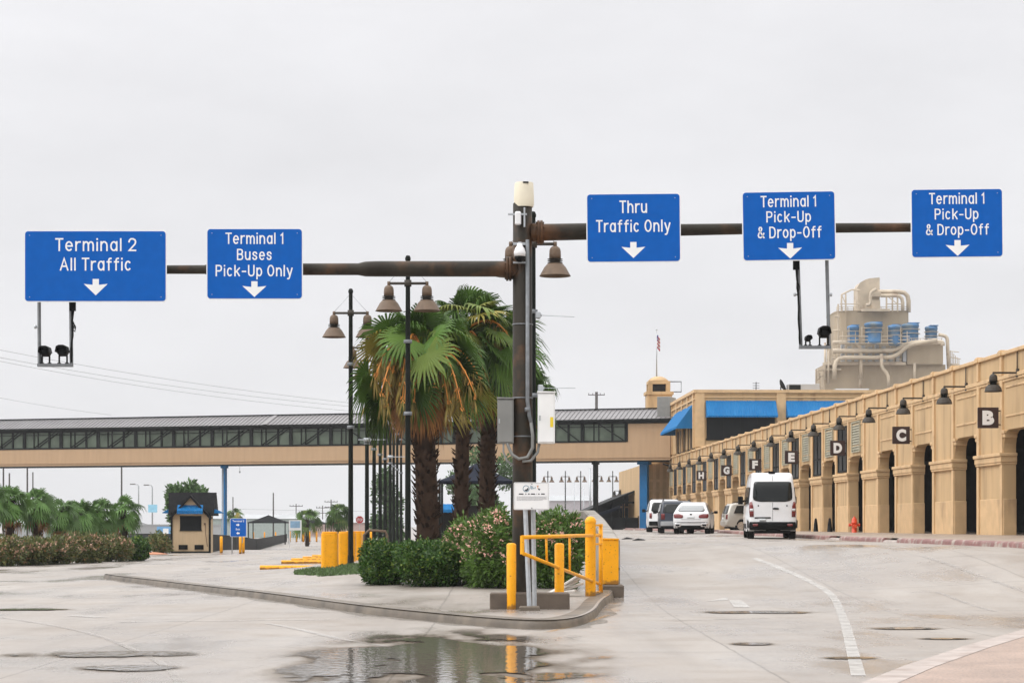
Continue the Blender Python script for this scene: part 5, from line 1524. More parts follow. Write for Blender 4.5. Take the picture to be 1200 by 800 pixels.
# ================================================================== PALMS
def fan_leaf(V, Fc, base, az, el, plen, R_, rng, n=20, droop=.5, wind=(0, 0, 0), spread=118, tipsplit=.55, sag=.25):
    """one palmate leaf: petiole plus pleated fan whose tips hang; appended to V / Fc (quads, tris as quads)"""
    d = Vector((math.cos(az) * math.cos(el), math.sin(az) * math.cos(el), math.sin(el)))
    W_ = Vector(wind)
    # petiole
    pts = []; K = 4
    for i in range(K + 1):
        t = i / K; p = base + d * (plen * t) + Vector((0, 0, -sag * plen * t * t)) + W_ * (.25 * t * t)
        pts.append(p)
    td = (pts[-1] - pts[-2]).normalized()
    side = td.cross(Vector((0, 0, 1)))
    if side.length < 1e-3: side = Vector((1, 0, 0))
    side.normalize()
    roll = rng.uniform(-.95, .95)
    nrm = side.cross(td)
    side = (side * math.cos(roll) + nrm * math.sin(roll)).normalized(); nrm = side.cross(td).normalized()
    wd = .022
    i0 = len(V)
    for i, p in enumerate(pts):
        w2 = wd * (1.5 - .9 * i / K); V.append(p - side * w2); V.append(p + side * w2)
    for i in range(K): Fc.append((i0 + 2 * i, i0 + 2 * i + 1, i0 + 2 * i + 3, i0 + 2 * i + 2))
    hub = pts[-1]
    tl = rng.uniform(-.25, .25) if el > .9 else rng.uniform(.05, .95)      # the blade is cocked against its petiole
    td2 = (td * math.cos(tl) - nrm * math.sin(tl)).normalized(); nr2 = side.cross(td2).normalized()
    ih = len(V); V.append(hub)
    sp = R(spread)
    def pt(th, r, lift=0.0):
        q = td2 * (math.cos(th) * r) + side * (math.sin(th) * r)
        q = q + nr2 * (lift - .10 * abs(math.sin(th)) * r + .10 * r)
        q = hub + q
        rr_ = r / R_
        q.z -= droop * R_ * .55 * rr_ ** 2.6
        return q + W_ * (rr_ ** 2.2) * R_
    ring = []
    for i in range(n + 1):
        th = -sp + 2 * sp * i / n
        ring.append(len(V)); V.append(pt(th, R_ * tipsplit))
    for i in range(n):
        th = -sp + 2 * sp * (i + .5) / n
        k = abs(th) / sp
        L_ = R_ * (1 - .28 * k * k) * rng.uniform(.92, 1.06)
        m = len(V); V.append(pt(th, R_ * tipsplit, .018))
        Fc.append((ih, ring[i], m, m)); Fc.append((ih, m, ring[i + 1], ring[i + 1]))
        jit = rng.uniform(-.045, .045); hw = sp / n * .62
        a = len(V); V.append(pt(th - hw * .8 + jit, L_ * .80)); V.append(pt(th + hw * .8 + jit, L_ * .80))
        t_ = len(V); q = pt(th + jit * 2, L_); q.z -= droop * .30 * rng.uniform(.2, 1.6); V.append(q)
        Fc.append((ring[i], m, a, a)) ; Fc.append((m, ring[i + 1], a + 1, a)); Fc.append((a, a + 1, t_, t_))

def tri_quads(name, V, Fc, m, parent, smooth=False):
    """Fc holds quads, a repeated last index marks a triangle"""
    me = bpy.data.meshes.new(name)
    fl = [f if f[2] != f[3] else f[:3] for f in Fc]
    me.from_pydata([tuple(v) for v in V], [], fl)
    me.materials.append(m)
    o = bpy.data.objects.new(name, me); COL.objects.link(o)
    if parent is not None:
        o.parent = parent; ALL_CHILDREN.setdefault(parent.name, []).append(o)
    return o

def trunk_boots(name, h, r, seed, m, parent, n=320, blen=.17, lean=(0, 0)):
    rng = random.Random(seed)
    b = MB(); K = 10
    pts = [(lean[0] * (i / K) ** 1.5, lean[1] * (i / K) ** 1.5, -.1 + (h + .1) * i / K) for i in range(K + 1)]
    b.tube(pts, [r * (1.1 - .18 * i / K) * .72 for i in range(K + 1)], 14)
    for i in range(n):
        z = rng.uniform(0, h) ; a = i * 2.39996 + rng.uniform(-.2, .2); t = z / h
        cx, cy = lean[0] * t ** 1.5, lean[1] * t ** 1.5
        rr_ = r * (1.1 - .18 * t) * .70
        d = Vector((math.cos(a), math.sin(a), 0)); s = Vector((-d.y, d.x, 0))
        p = Vector((cx, cy, z)) + d * rr_
        L_ = blen * rng.uniform(.6, 1.5); w_ = .055 * rng.uniform(.7, 1.3) * r / .4
        up = Vector((0, 0, 1)) * rng.uniform(.35, 1.0) + d * rng.uniform(.35, .9); up.normalize()
        q = p + up * L_
        b.add([p - s * w_, p + s * w_, q + s * w_ * .45, q - s * w_ * .45, p + d * .05 + Vector((0, 0, -.03))], [(0, 1, 2, 3), (0, 4, 3), (4, 1, 2), (4, 2, 3)])
    return b.build(name, m, parent)

def palm(name, loc, h, seed, label, cat, group, nleaf, plen, RL, lod=20, mats=('frond', 'dead_frond', 'boot'), r=.36, skirt=14, fruit=0, wind=(.25, 0, -.05), elmin=-38, boots=320, lean=(0, 0), droop=.55, clear=0):
    rng = random.Random(seed)
    o = empty(name, loc, 0, label, cat, group)
    trunk_boots('trunk', h, r, seed, M[mats[2]], o, n=boots, lean=lean)
    top = Vector((lean[0], lean[1], h))
    V, Fc = [], []
    for i in range(nleaf):
        t = i / nleaf
        el = R(84 - (84 - elmin) * t ** .85 + rng.uniform(-15, 15)); az = i * 2.39996 + rng.uniform(-.45, .45)
        if clear and math.sin(az) < -.15 and el < R(38) and rng.random() < clear: continue
        fan_leaf(V, Fc, top + Vector((math.cos(az) * .10, math.sin(az) * .10, .15 - .5 * t)), az, el, plen * rng.uniform(.7, 1.2) * (.75 + .25 * min(1, t * 3)), RL * rng.uniform(.66, 1.12) * (.8 + .2 * min(1, t * 4)), rng, n=lod, droop=droop * rng.uniform(.5, 2.2), wind=wind, tipsplit=rng.uniform(.36, .52))
    tri_quads('crown', V, Fc, M[mats[0]], o)
    if skirt:
        V, Fc = [], []
        for i in range(skirt):
            az = i * 2.39996 + rng.uniform(-.3, .3); el = R(rng.uniform(-78, -52))
            fan_leaf(V, Fc, top + Vector((math.cos(az) * .2, math.sin(az) * .2, -.35 - .35 * rng.random())), az, el, plen * rng.uniform(.35, .7), RL * rng.uniform(.7, .95), rng, n=max(10, lod - 6), droop=.5, spread=70, tipsplit=.35)
        tri_quads('dead_skirt', V, Fc, M[mats[1]], o)
    if fruit:
        bs = MB(); bf = MB()
        for i in range(fruit):
            az = R(-185 + 190 * i / fruit + rng.uniform(-14, 14)); L_ = rng.uniform(1.0, 2.1); rise = rng.uniform(.9, 1.9); drop = rng.uniform(.6, 1.5); z00 = rng.uniform(-.3, .15)
            pts = []; K = 9
            for k in range(K + 1):
                t = k / K
                pts.append(top + Vector((math.cos(az) * L_ * t ** .9, math.sin(az) * L_ * t ** .9, z00 + rise * t * (1 - t) * 1.2 - drop * t ** 2.6)))
            bs.tube(pts, [.042 - .026 * k / K for k in range(K + 1)], 5)
            for k in range(3, K + 1):
                for q in range(5):
                    p = pts[k] + Vector((rng.uniform(-.06, .06), rng.uniform(-.06, .06), 0))
                    a2 = rng.uniform(0, 6.28); ln = rng.uniform(.15, .34)
                    e = p + Vector((math.cos(a2) * .07, math.sin(a2) * .07, -.10)); f_ = e + Vector((math.cos(a2) * .08, math.sin(a2) * .08, -ln))
                    bs.tube([p, e], [.010, .008], 3, cap=False)
                    if k >= 4 and q < 4:
                        for u in range(3):
                            ww = rng.uniform(.012, .03); s = Vector((math.cos(a2 + u), math.sin(a2 + u), 0)) * ww; g_ = f_ + Vector((rng.uniform(-.12, .12), rng.uniform(-.12, .12), -rng.uniform(.05, .42)))
                            mid = (e + g_) / 2 + Vector((0, 0, .02))
                            bf.add([e, mid - s, g_, mid + s], [(0, 1, 2, 3)])
        bs.build('fruit_stalks', M['stalk'], o); bf.build('fruit_strands', M['fruit'], o)
    return o

def pground(px, Y, dz=.12): return on_ground(px, Y, dz)
palm('fan_palm', pground(502, 60), 6.05, 11, 'shaggy fan palm hung with orange fruit stalks behind the bell lamp post', 'palm', 'fan palms on the island', 80, 1.22, 1.05, lod=26, r=.43, skirt=30, fruit=22, boots=460, wind=(.08, 0, -.03), lean=(-.24, -.1), droop=.34, elmin=-24, clear=.74)
palm('fan_palm', pground(540, 64.5), 6.95, 12, 'taller fan palm standing middle of the three behind the hedge', 'palm', 'fan palms on the island', 74, 1.30, 1.04, lod=24, r=.30, skirt=18, fruit=5, boots=340, wind=(.16, 0, -.03), lean=(.15, 0), droop=.34, elmin=-24)
palm('fan_palm', pground(570, 69), 6.3, 13, 'fan palm just left of the gantry pole above the flowering bush', 'palm', 'fan palms on the island', 72, 1.12, 1.06, lod=24, r=.36, skirt=18, fruit=0, boots=340, wind=(.10, 0, -.03), lean=(.12, 0), droop=.45, elmin=-30)
palm('fan_palm', pground(618, 78), 5.6, 14, 'fan palm mostly hidden behind the gantry pole and white cabinet', 'palm', 'fan palms on the island', 30, .72, .75, lod=18, r=.28, skirt=8, boots=160, wind=(.10, 0, -.05), elmin=-25)

# ================================================================== LEAF CLOUDS
def leaf_cloud(name, blobs, n, ln, wd, m, parent, seed, shell=.55, up=.25, fold=True, lift=0.0):
    """rhombic leaves scattered through ellipsoids (c, radii); returns object"""
    g = np.random.default_rng(seed)
    vol = np.array([b[1][0] * b[1][1] + b[1][0] * b[1][2] + b[1][1] * b[1][2] for b in blobs]); vol = vol / vol.sum()
    k = g.choice(len(blobs), n, p=vol)
    C = np.array([b[0] for b in blobs], float)[k]; Rr = np.array([b[1] for b in blobs], float)[k]
    d = g.normal(size=(n, 3)); d /= np.linalg.norm(d, axis=1)[:, None]
    rad = shell + (1.04 - shell) * g.random(n) ** .55
    rad = np.where(g.random(n) < .05, rad * g.uniform(1.0, 1.16, n), rad)
    wob = 1 + .10 * np.sin(d[:, 0] * 7 + seed) * np.cos(d[:, 2] * 6 + k) + .06 * np.sin(d[:, 1] * 13 + k * 2)
    p = C + d * Rr * (rad * wob)[:, None]
    keep = p[:, 2] > .02
    p, d, Rr = p[keep], d[keep], Rr[keep]; n = len(p)
    out_ = d / Rr; out_ /= np.linalg.norm(out_, axis=1)[:, None]
    ax = out_ * .8 + g.normal(size=(n, 3)) * .55 + np.array([0, 0, up]); ax /= np.linalg.norm(ax, axis=1)[:, None]
    s = np.cross(ax, out_ + g.normal(size=(n, 3)) * .6); s /= np.linalg.norm(s, axis=1)[:, None] + 1e-9
    L_ = ln * g.uniform(.65, 1.3, n)[:, None]; Wd = wd * g.uniform(.7, 1.25, n)[:, None]
    v = np.empty((n, 4, 3))
    v[:, 0] = p; v[:, 1] = p + ax * L_ * .5 + s * Wd; v[:, 2] = p + ax * L_; v[:, 3] = p + ax * L_ * .5 - s * Wd
    f = np.arange(n * 4).reshape(n, 4)
    return raw_mesh(name, v.reshape(-1, 3), f, 4, m, parent, smooth=False)

def core(name, blobs, m, parent, k=.62):
    b = MB()
    for c, r in blobs:
        prof = [(math.cos(R(a)), math.sin(R(a))) for a in range(-60, 91, 30)]
        vs = []; n = 10
        for rr_, z in prof:
            for i in range(n):
                t = 2 * math.pi * i / n; vs.append((c[0] + r[0] * k * rr_ * math.cos(t), c[1] + r[1] * k * rr_ * math.sin(t), max(.0, c[2] + r[2] * k * z)))
        b.add(vs, [(i * n + j, i * n + (j + 1) % n, (i + 1) * n + (j + 1) % n, (i + 1) * n + j) for i in range(len(prof) - 1) for j in range(n)], True)
    return b.build(name, m, parent)

def shrub(name, px0, px1, py0, py1, Y, label, cat, group, m, leaf, n, seed, dz=.15, lumps=6, flowers=0, fl_m='petal', depth=None, fl_side=None, fl_size=.05):
    s_ = F / Y; cx = ((px0 + px1) / 2 - 600) / s_
    base = on_ground((px0 + px1) / 2, Y, dz); top = EYE + (HOR - py0) / s_
    h = top - base.z; w_ = (px1 - px0) / s_ / 2; dp = depth or w_ * .9
    o = empty(name, base, 0, label, cat, group)
    rng = random.Random(seed)
    blobs = [((0, 0, h * .46), (w_ * .78, dp * .8, h * .5))]
    for i in range(lumps):
        a = 6.283 * i / lumps + rng.uniform(-.3, .3); q = rng.uniform(.38, .6)
        blobs.append(((math.cos(a) * w_ * .5, math.sin(a) * dp * .5, h * rng.uniform(.3, .62)), (w_ * q, dp * q, h * rng.uniform(.3, .4))))
    leaf_cloud('foliage', blobs, n, leaf[0], leaf[1], M[m], o, seed)
    core('inner_foliage', blobs, M[m], o, .70)
    if flowers:
        g = random.Random(seed + 5); V = []; Fs = []
        for i in range(flowers):
            c, r = g.choice(blobs[1:])
            d = Vector((g.gauss(0, 1), g.gauss(-.35, 1), abs(g.gauss(.75, .55))))
            if fl_side is not None: d.x += fl_side * abs(g.gauss(.3, .5))
            d.normalize(); p = Vector(c) + Vector((d.x * r[0], d.y * r[1], d.z * r[2])) * g.uniform(1.0, 1.1)
            if p.z < .25 * h: continue
            for k in range(g.randint(3, 7)):
                q = p + Vector((g.gauss(0, 1), g.gauss(0, 1), g.gauss(0, .8))) * fl_size * 1.1
                a = Vector((g.gauss(0, 1), g.gauss(0, 1), g.gauss(0, 1))).normalized(); bb = a.cross(Vector((g.gauss(0, 1), g.gauss(0, 1), g.gauss(0, 1)))).normalized()
                i0 = len(V); sz = fl_size * g.uniform(.55, 1.0)
                V += [q + a * sz, q + bb * sz, q - a * sz, q - bb * sz]; Fs.append((i0, i0 + 1, i0 + 2, i0 + 3))
        raw_mesh('flowers', [tuple(v) for v in V], Fs, 4, M[fl_m], o, False)
    return o
shrub('hedge_shrub', 418, 482, 633, 684, 47.5, 'clipped dark green hedge mound beside the grass edge', 'shrub', 'clipped hedge mounds', 'hedge', (.075, .024), 15000, 21, lumps=8, depth=1.0)
shrub('hedge_shrub', 458, 545, 632, 688, 46.0, 'clipped dark green hedge mound under the fruiting palm', 'shrub', 'clipped hedge mounds', 'hedge', (.075, .024), 15000, 22, lumps=8, depth=1.0)
shrub('oleander_bush', 517, 578, 605, 690, 46.5, 'pink flowering oleander bush next to the clipped hedge', 'flowering bush', 'flowering oleanders by the gantry', 'oleander', (.13, .022), 12000, 23, lumps=8, flowers=300, fl_side=-.5, depth=1.1, fl_size=.030)
shrub('oleander_bush', 546, 612, 595, 692, 45.0, 'large pink flowering oleander just left of the gantry pole foot', 'flowering bush', 'flowering oleanders by the gantry', 'oleander', (.13, .022), 15000, 24, lumps=9, flowers=380, fl_side=-.6, depth=1.1, fl_size=.030)
shrub('oleander_bush', 618, 684, 594, 692, 44.5, 'orange pink flowering oleander behind the swing gate', 'flowering bush', 'flowering oleanders by the gantry', 'oleander', (.13, .022), 14000, 25, lumps=9, flowers=260, depth=.95, fl_size=.030)

# strip of grass at the island edge
def grass():
    rng = np.random.default_rng(3); pts = []
    a, c = G(352, 668, .15), G(430, 672, .15)
    vs = []; fs = []
    for i in range(5000):
        px = rng.uniform(345, 450); py = rng.uniform(664, 673.5)
        if px < 372 and abs(py - 668) > 2 + (px - 345) * .1: continue
        Y = (1.32) * F / (py - HOR) ; p = on_ground(px, Y, .15)
        t = rng.uniform(0, 6.28); w_ = .02; h = rng.uniform(.03, .10)
        s = Vector((math.cos(t), math.sin(t), 0)) * w_; i0 = len(vs)
        vs += [p - s, p + s, p + Vector((rng.normal() * .03, rng.normal() * .03, h))]; fs.append((i0, i0 + 1, i0 + 2))
    o = raw_mesh('grass', [tuple(v) for v in vs], fs, 3, M['grass'], None, False); tag(o, 'short grass strip at the island edge', 'grass', None, 'stuff')
grass()

# ================================================================== LEFT SIDE
# low row of palms behind a flowering hedge
vr = []
spots = [(-14, 90, 3.0, 'at the frame edge'), (12, 92, 2.8, 'next to the pink panel'), (44, 95, 2.75, 'beyond the pink panel, widest crown'), (70, 97, 2.35, 'mid row with ragged crown'),
         (92, 99, 2.3, 'mid row above the palest flowers'), (116, 101, 2.35, 'second from the booth end'), (145, 104, 2.5, 'last in row, nearest the booth, lopsided crown')]
for i, (px, Y, h, lb) in enumerate(spots):
    palm('young_palm', on_ground(px, Y, 0), h - .05, 40 + i, 'short bushy green palm behind the oleander row, ' + lb, 'palm', 'short palms behind the oleander row', 32, .46, .62, lod=14, mats=('frond_far', 'dead_frond', 'boot'), r=.26, skirt=5, boots=90, wind=(.07, 0, -.02), elmin=-35, droop=.35)
ob = [(-20, 30, 627, 663, 82, 'at the frame edge'), (14, 62, 628, 661, 84, 'just past the pink panel'), (48, 90, 627, 660, 86, 'third along with most flowers'), (78, 122, 625, 657, 88.5, 'fourth along, dusty and tall'), (110, 154, 627, 653, 92, 'at the booth end of the row')]
for i, (a, c, t, bt, Y, lb) in enumerate(ob):
    shrub('oleander_shrub', a, c, t, bt, Y, 'dusty green oleander shrub with pale pink flowers, ' + lb, 'flowering bush', 'roadside oleander row', 'oleander_far', (.17, .03), 6000, 60 + i, dz=0, lumps=7, flowers=130, fl_m='petal_far', depth=1.2, fl_size=.055)
shrub('dark_shrub', 148, 175, 628, 651, 94, 'dark green rounded shrub ending the oleander row', 'shrub', None, 'hedge', (.14, .05), 5000, 70, dz=0, depth=1.2)
shrub('low_shrub', 175, 200, 623, 645, 118, 'straggly low shrub behind the orange mulch', 'shrub', None, 'oleander_far', (.2, .05), 1500, 71, dz=0, depth=1.2)
def broad_tree(px0, px1, py0, pyb, Y, seed, label, group=None, n=5000, leaf=(.32, .10), name='broadleaf_tree', trunk_h=.35):
    s_ = F / Y; base = on_ground((px0 + px1) / 2, Y, 0); top = EYE + (HOR - py0) / s_; h = top - base.z; w_ = (px1 - px0) / s_ / 2
    o = empty(name, base, 0, label, 'tree', group); rng = random.Random(seed); b = MB()
    b.tube([(0, 0, -.1), (.05, 0, h * .25), (-.04, .05, h * .5), (0, 0, h * .8)], [.16, .13, .09, .03], 8)
    blobs = []
    for i in range(11):
        a = rng.uniform(0, 6.28); q = rng.uniform(.2, .75); z = h * rng.uniform(trunk_h + .08, .84); c = (math.cos(a) * w_ * q, math.sin(a) * w_ * q, z)
        blobs.append((c, (w_ * rng.uniform(.28, .42), w_ * rng.uniform(.28, .42), h * rng.uniform(.12, .19))))
        b.tube([(0, 0, h * .3 + i * .02), tuple(Vector(c) * .6 + Vector((0, 0, z * .35))), c], [.06, .04, .015], 5)
    b.build('trunk', M['bark'], o); leaf_cloud('crown', blobs, n, leaf[0], leaf[1], M['tree_leaf'], o, seed, shell=.15)
    return o
broad_tree(188, 242, 562, 645, 140, 80, 'round green tree behind the tan booth', n=6500, trunk_h=.1)
broad_tree(522, 604, 520, 640, 165, 81, 'pale green tree behind the navy canopy and palm trunks', n=6000, trunk_h=.1)
broad_tree(432, 478, 538, 636, 175, 82, 'far green tree behind the receding lamp posts', n=4000, trunk_h=.1)
palm('far_palm', on_ground(396, 205, 0), 3.6, 90, 'single far fan palm with trunk showing, beyond the yellow posts', 'palm', None, 30, .8, .95, lod=12, r=.3, skirt=3, boots=60, wind=(.1, 0, 0))
palm('far_palm', on_ground(360, 230, 0), 3.0, 91, 'spiky far palm behind the smaller black shade canopy', 'palm', None, 26, 1.0, .9, lod=12, r=.3, skirt=0, boots=40, wind=(.1, 0, 0), elmin=-20)
palm('far_palm', on_ground(273.5, 300, 0), 4.0, 92, 'tiny grey palm above the blue Terminal 2 direction sign', 'palm', None, 20, .8, .9, lod=10, r=.2, skirt=0, boots=20, elmin=-20)

# booth
YB = 120.0; sb = F / YB
def bp(px): return (px - 224.5) / sb
bz = on_ground(224.5, YB)
def bh(py): return EYE + (HOR - py) / sb - bz.z
bo = empty('ticket_booth', bz, R(4), 'small tan booth with dark gabled roof and blue awning', 'booth')
x0, x1 = bp(201.5), bp(245.5); zt = bh(596)
d_ = 2.6
b = MB(); b.box2((x0, 0, 0), (x1, d_, bh(604))); b.build('wall', M['booth'], bo)
b = MB(); gx0, gx1, gm = bp(205), bp(242), bp(223.5)
gx0, gx1 = x0 + .02, x1 - .02
b.add([(gx0, -.03, bh(604)), (gx1, -.03, bh(604)), (gm, -.03, bh(581.5)), (gx0, .6, bh(604)), (gx1, .6, bh(604)), (gm, .6, bh(581.5))], [(0, 1, 2), (3, 5, 4), (0, 2, 5, 3), (1, 4, 5, 2)]); b.build('gable', M['booth'], bo)
b = MB()
# main roof: ridge across, with a front gable
e_, r_ = bh(604), bh(576.5)
b.add([(bp(197.5), -.02, e_), (bp(249.5), -.02, e_), (bp(252), d_ + .25, e_), (bp(197), d_ + .25, e_), (bp(196.5), .75, r_), (bp(252.5), .75, r_)], [(0, 1, 5, 4), (2, 3, 4, 5), (0, 4, 3), (1, 2, 5), (0, 3, 2, 1)])
b.add([(bp(198.5), -.35, bh(607)), (bp(223.5), -.35, bh(579.5)), (bp(223.5), .9, bh(579.5)), (bp(198.5), .5, bh(607)), (bp(199.7), -.33, bh(609.5)), (bp(223.5), -.33, bh(583)), ], [(0, 1, 2, 3), (0, 4, 5, 1)])
b.add([(bp(248.5), -.35, bh(607)), (bp(223.5), -.35, bh(579.5)), (bp(223.5), .9, bh(579.5)), (bp(248.5), .5, bh(607)), (bp(247.3), -.33, bh(609.5)), (bp(223.5), -.33, bh(583)), ], [(0, 3, 2, 1), (0, 1, 5, 4)])
b.build('roof', M['shingle'], bo)
b = MB(); b.box2((x0 - .06, -.05, -.02), (x0 + .05, .03, bh(600))); b.box2((x1 - .05, -.05, -.02), (x1 + .07, .03, bh(600))); b.box2((x0 - .06, -.06, -.02), (x1 + .07, .02, .10)); b.build('corner_trim', M['frame_dark'], bo)
b = MB(); b.box2((bp(211), -.02, bh(621)), (bp(236), .02, bh(601))); wn = b.build('window', M['glass_dark'], bo)
b = MB(); b.box2((bp(210.5), -.06, bh(621.8)), (bp(236.5), .01, bh(620.8))); b.build('sill', M['frame_dark'], wn)
for a, c in ((209.5, 220), (228, 238.5)):
    b = MB(); b.box2((bp(a), -.025, bh(643.5)), (bp(c), .02, bh(638)))
    for k in range(4): b.box2((bp(a), -.05, bh(643.5 - k * 1.4)), (bp(c), -.02, bh(643.1 - k * 1.4)))
    b.build('vent', M['frame_dark'], bo)
def small_awning(xa, xb, z0, z1, pr, yf, n=14):
    b = MB()
    for q in range(n):
        a = xa + (xb - xa) * q / n; c = xa + (xb - xa) * (q + 1) / n; m = (a + c) / 2
        b.quad((a, yf, z1), (m, yf, z1 + .01), (m, yf - pr - .03, z0 + .22), (a, yf - pr, z0 + .2)); b.quad((m, yf, z1 + .01), (c, yf, z1), (c, yf - pr, z0 + .2), (m, yf - pr - .03, z0 + .22))
        b.quad((a, yf - pr, z0 + .2), (m, yf - pr - .03, z0 + .22), (m, yf - pr - .03, z0), (a, yf - pr, z0 + .03)); b.quad((m, yf - pr - .03, z0 + .22), (c, yf - pr, z0 + .2), (c, yf - pr, z0 + .03), (m, yf - pr - .03, z0))
    for x in (xa, xb): b.add([(x, yf, z1), (x, yf - pr, z0 + .2), (x, yf - pr, z0 + .02), (x, yf, z0 + .02)], [(0, 1, 2, 3)])
    return b
small_awning(bp(208.5), bp(238), bh(602.2), bh(591.5), .5, -.04).build('awning', M['blue_awning'], bo)
b = MB(); b.add([(x1 + .02, .3, bh(594)), (x1 + .02, 2.2, bh(594)), (bp(258.5), 2.2, bh(600)), (bp(258.5), .3, bh(600)), (x1 + .02, .3, bh(601)), (x1 + .02, 2.2, bh(601)), (bp(258.5), 2.2, bh(601)), (bp(258.5), .3, bh(601))], [(0, 1, 2, 3), (3, 2, 6, 7), (0, 3, 7, 4), (1, 5, 6, 2)]); b.build('awning', M['blue_awning'], bo)
b = MB(); b.add([(x0 - .02, .3, bh(594)), (x0 - .02, 2.2, bh(594)), (bp(190), 2.2, bh(600)), (bp(190), .3, bh(600)), (x0 - .02, .3, bh(601)), (x0 - .02, 2.2, bh(601)), (bp(190), 2.2, bh(601)), (bp(190), .3, bh(601))], [(0, 1, 2, 3), (3, 2, 6, 7), (0, 3, 7, 4), (1, 5, 6, 2)]); b.build('awning', M['blue_awning'], bo)
b = MB(); b.cyl((bp(239), -.1, bh(613.5)), (bp(241), -.1, bh(613.5)), .06, n=8); b.tube([(bp(240.5), -.08, bh(614)), (bp(240.8), -.08, bh(624)), (bp(243), -.08, bh(640))], .018, 5); b.build('intercom', M['lamp_brown'], bo)

# direction sign by the column
YS = 118.0; ss = F / YS
so_ = on_ground(279.5, YS)
ds = empty('direction_sign', so_, 0, 'blue direction sign reading Terminal 2 and Exit on yellow posts', 'direction sign')
def dx_(px): return (px - 279.5) / ss
def dz_(py): return EYE + (HOR - py) / ss - so_.z
b = MB(); b.prism(round_rect(dx_(269.8), dx_(289), dz_(628.6), dz_(607), .05, 3), 1, -.04, -.01); b.build('border', M['sign_white'], ds)
b = MB(); b.prism(round_rect(dx_(270.2), dx_(288.6), dz_(628.2), dz_(607.4), .04, 3), 1, -.045, -.0401); b.build('panel', M['sign_blue'], ds)
b = MB(); put_text(b, 'Terminal 2', dx_(272.5), dx_(286.3), dz_(609), dz_(611.2), -.047); put_text(b, 'Exit', dx_(276.6), dx_(281.2), dz_(618.6), dz_(620.8), -.047); b.build('lettering', M['sign_white'], ds)
for py, s_ in ((614.6, 1), (624.4, -1)):
    b = MB(); c = dx_(279); z = dz_(py); k = 2.0 / ss
    b.add([(c + s_ * k, -.047, z), (c - s_ * k * .1, -.047, z + k * .9), (c - s_ * k * .1, -.047, z + k * .35), (c - s_ * k, -.047, z + k * .35), (c - s_ * k, -.047, z - k * .35), (c - s_ * k * .1, -.047, z - k * .35), (c - s_ * k * .1, -.047, z - k * .9)], [(0, 1, 2, 5, 6), (2, 3, 4, 5)]); b.build('arrow', M['sign_white'], ds)
b = MB(); b.cyl((dx_(272), 0, 0), (dx_(272), 0, dz_(610)), .03, n=8); b.cyl((dx_(284), 0, .6), (dx_(284), 0, dz_(610)), .03, n=8); b.build('post', M['galv'], ds)
def small_bollard(px, py0, py1, w_, label, grp, Y=None):
    if Y is None: p = G(px, py1)
    else: p = on_ground(px, Y)
    s_ = F / p.y; r = w_ / 2 / s_; h = EYE + (HOR - py0) / s_ - p.z
    b = MB(); b.lathe([(r, -.05), (r, h - r * .4), (r * .7, h - r * .1), (0, h)], n=12)
    tag(b.build('bollard', M['yellow'], loc=p), label, 'bollard', grp)
small_bollard(259.3, 628, 646.5, 3.6, 'yellow post between the booth and the blue column', 'yellow posts by the booth', 119)
small_bollard(281.6, 628.5, 646.5, 3.2, 'yellow post under the blue direction sign, nearer the sign middle', 'yellow posts by the booth', 117)
small_bollard(285.2, 628.5, 646.5, 3.2, 'yellow post under the blue direction sign, at its outer corner', 'yellow posts by the booth', 119)
# dark mesh fence curving away
fpts = [(246, 122, 643), (275, 150, 641), (300, 190, 637), (322, 240, 634), (336, 290, 632.5)]
ff = MB(); fp = MB(); prev = None
fo = empty('mesh_fence', (0, 0, 0), 0, 'low dark mesh fence curving behind the blue direction sign', 'fence')
for px, Y, py in fpts:
    s_ = F / Y; p = on_ground(px, Y); zt = p.z + 1.08
    fp.cyl((p.x, p.y, p.z), (p.x, p.y, zt + .05), .05, n=6)
    if prev is not None:
        q, z2 = prev; dd = (p - q).normalized(); o_ = Vector((-dd.y, dd.x, 0)) * .03
        ff.add([q + o_, p + o_, p + o_ + Vector((0, 0, zt - p.z)), q + o_ + Vector((0, 0, z2 - q.z)), q - o_, p - o_, p - o_ + Vector((0, 0, zt - p.z)), q - o_ + Vector((0, 0, z2 - q.z))], [(0, 1, 2, 3), (4, 7, 6, 5), (3, 2, 6, 7), (0, 4, 5, 1)])
    prev = (p, zt)
ff.build('mesh_panel', M['mesh_fence'], fo); fp.build('fence_post', M['frame_dark'], fo)
f2 = empty('mesh_fence', (0, 0, 0), 0, 'short dark mesh fence behind the far side of the tan booth', 'fence')
b = MB(); p, q = on_ground(150, 135), on_ground(204, 126); b.add([(p.x, p.y, p.z), (q.x, q.y, q.z), (q.x, q.y, q.z + 1.1), (p.x, p.y, p.z + 1.1), (p.x, p.y + .06, p.z), (q.x, q.y + .06, q.z), (q.x, q.y + .06, q.z + 1.1), (p.x, p.y + .06, p.z + 1.1)], [(0, 1, 2, 3), (4, 7, 6, 5), (3, 2, 6, 7), (0, 4, 5, 1)]); b.build('mesh_panel', M['mesh_fence'], f2)
for i, px in enumerate((297, 310, 323)): small_bollard(px, 623, 634, 1.7, f'yellow post top showing above the curved mesh fence, {ORD[i]} from the sign', 'yellow posts behind the mesh fence', 300)
for i, px in enumerate((339.5, 347.5, 355.5, 362.8, 371)): small_bollard(px, 622, 633, 2.2, f'far yellow post in row before the smaller canopy, {ORD[i]} from the mesh fence', 'far yellow posts', 285)
for i, px in enumerate((435,)): small_bollard(px, 620, 636, 3.0, 'yellow post showing between the receding lamp posts', 'yellow posts by the lamp row', 120)

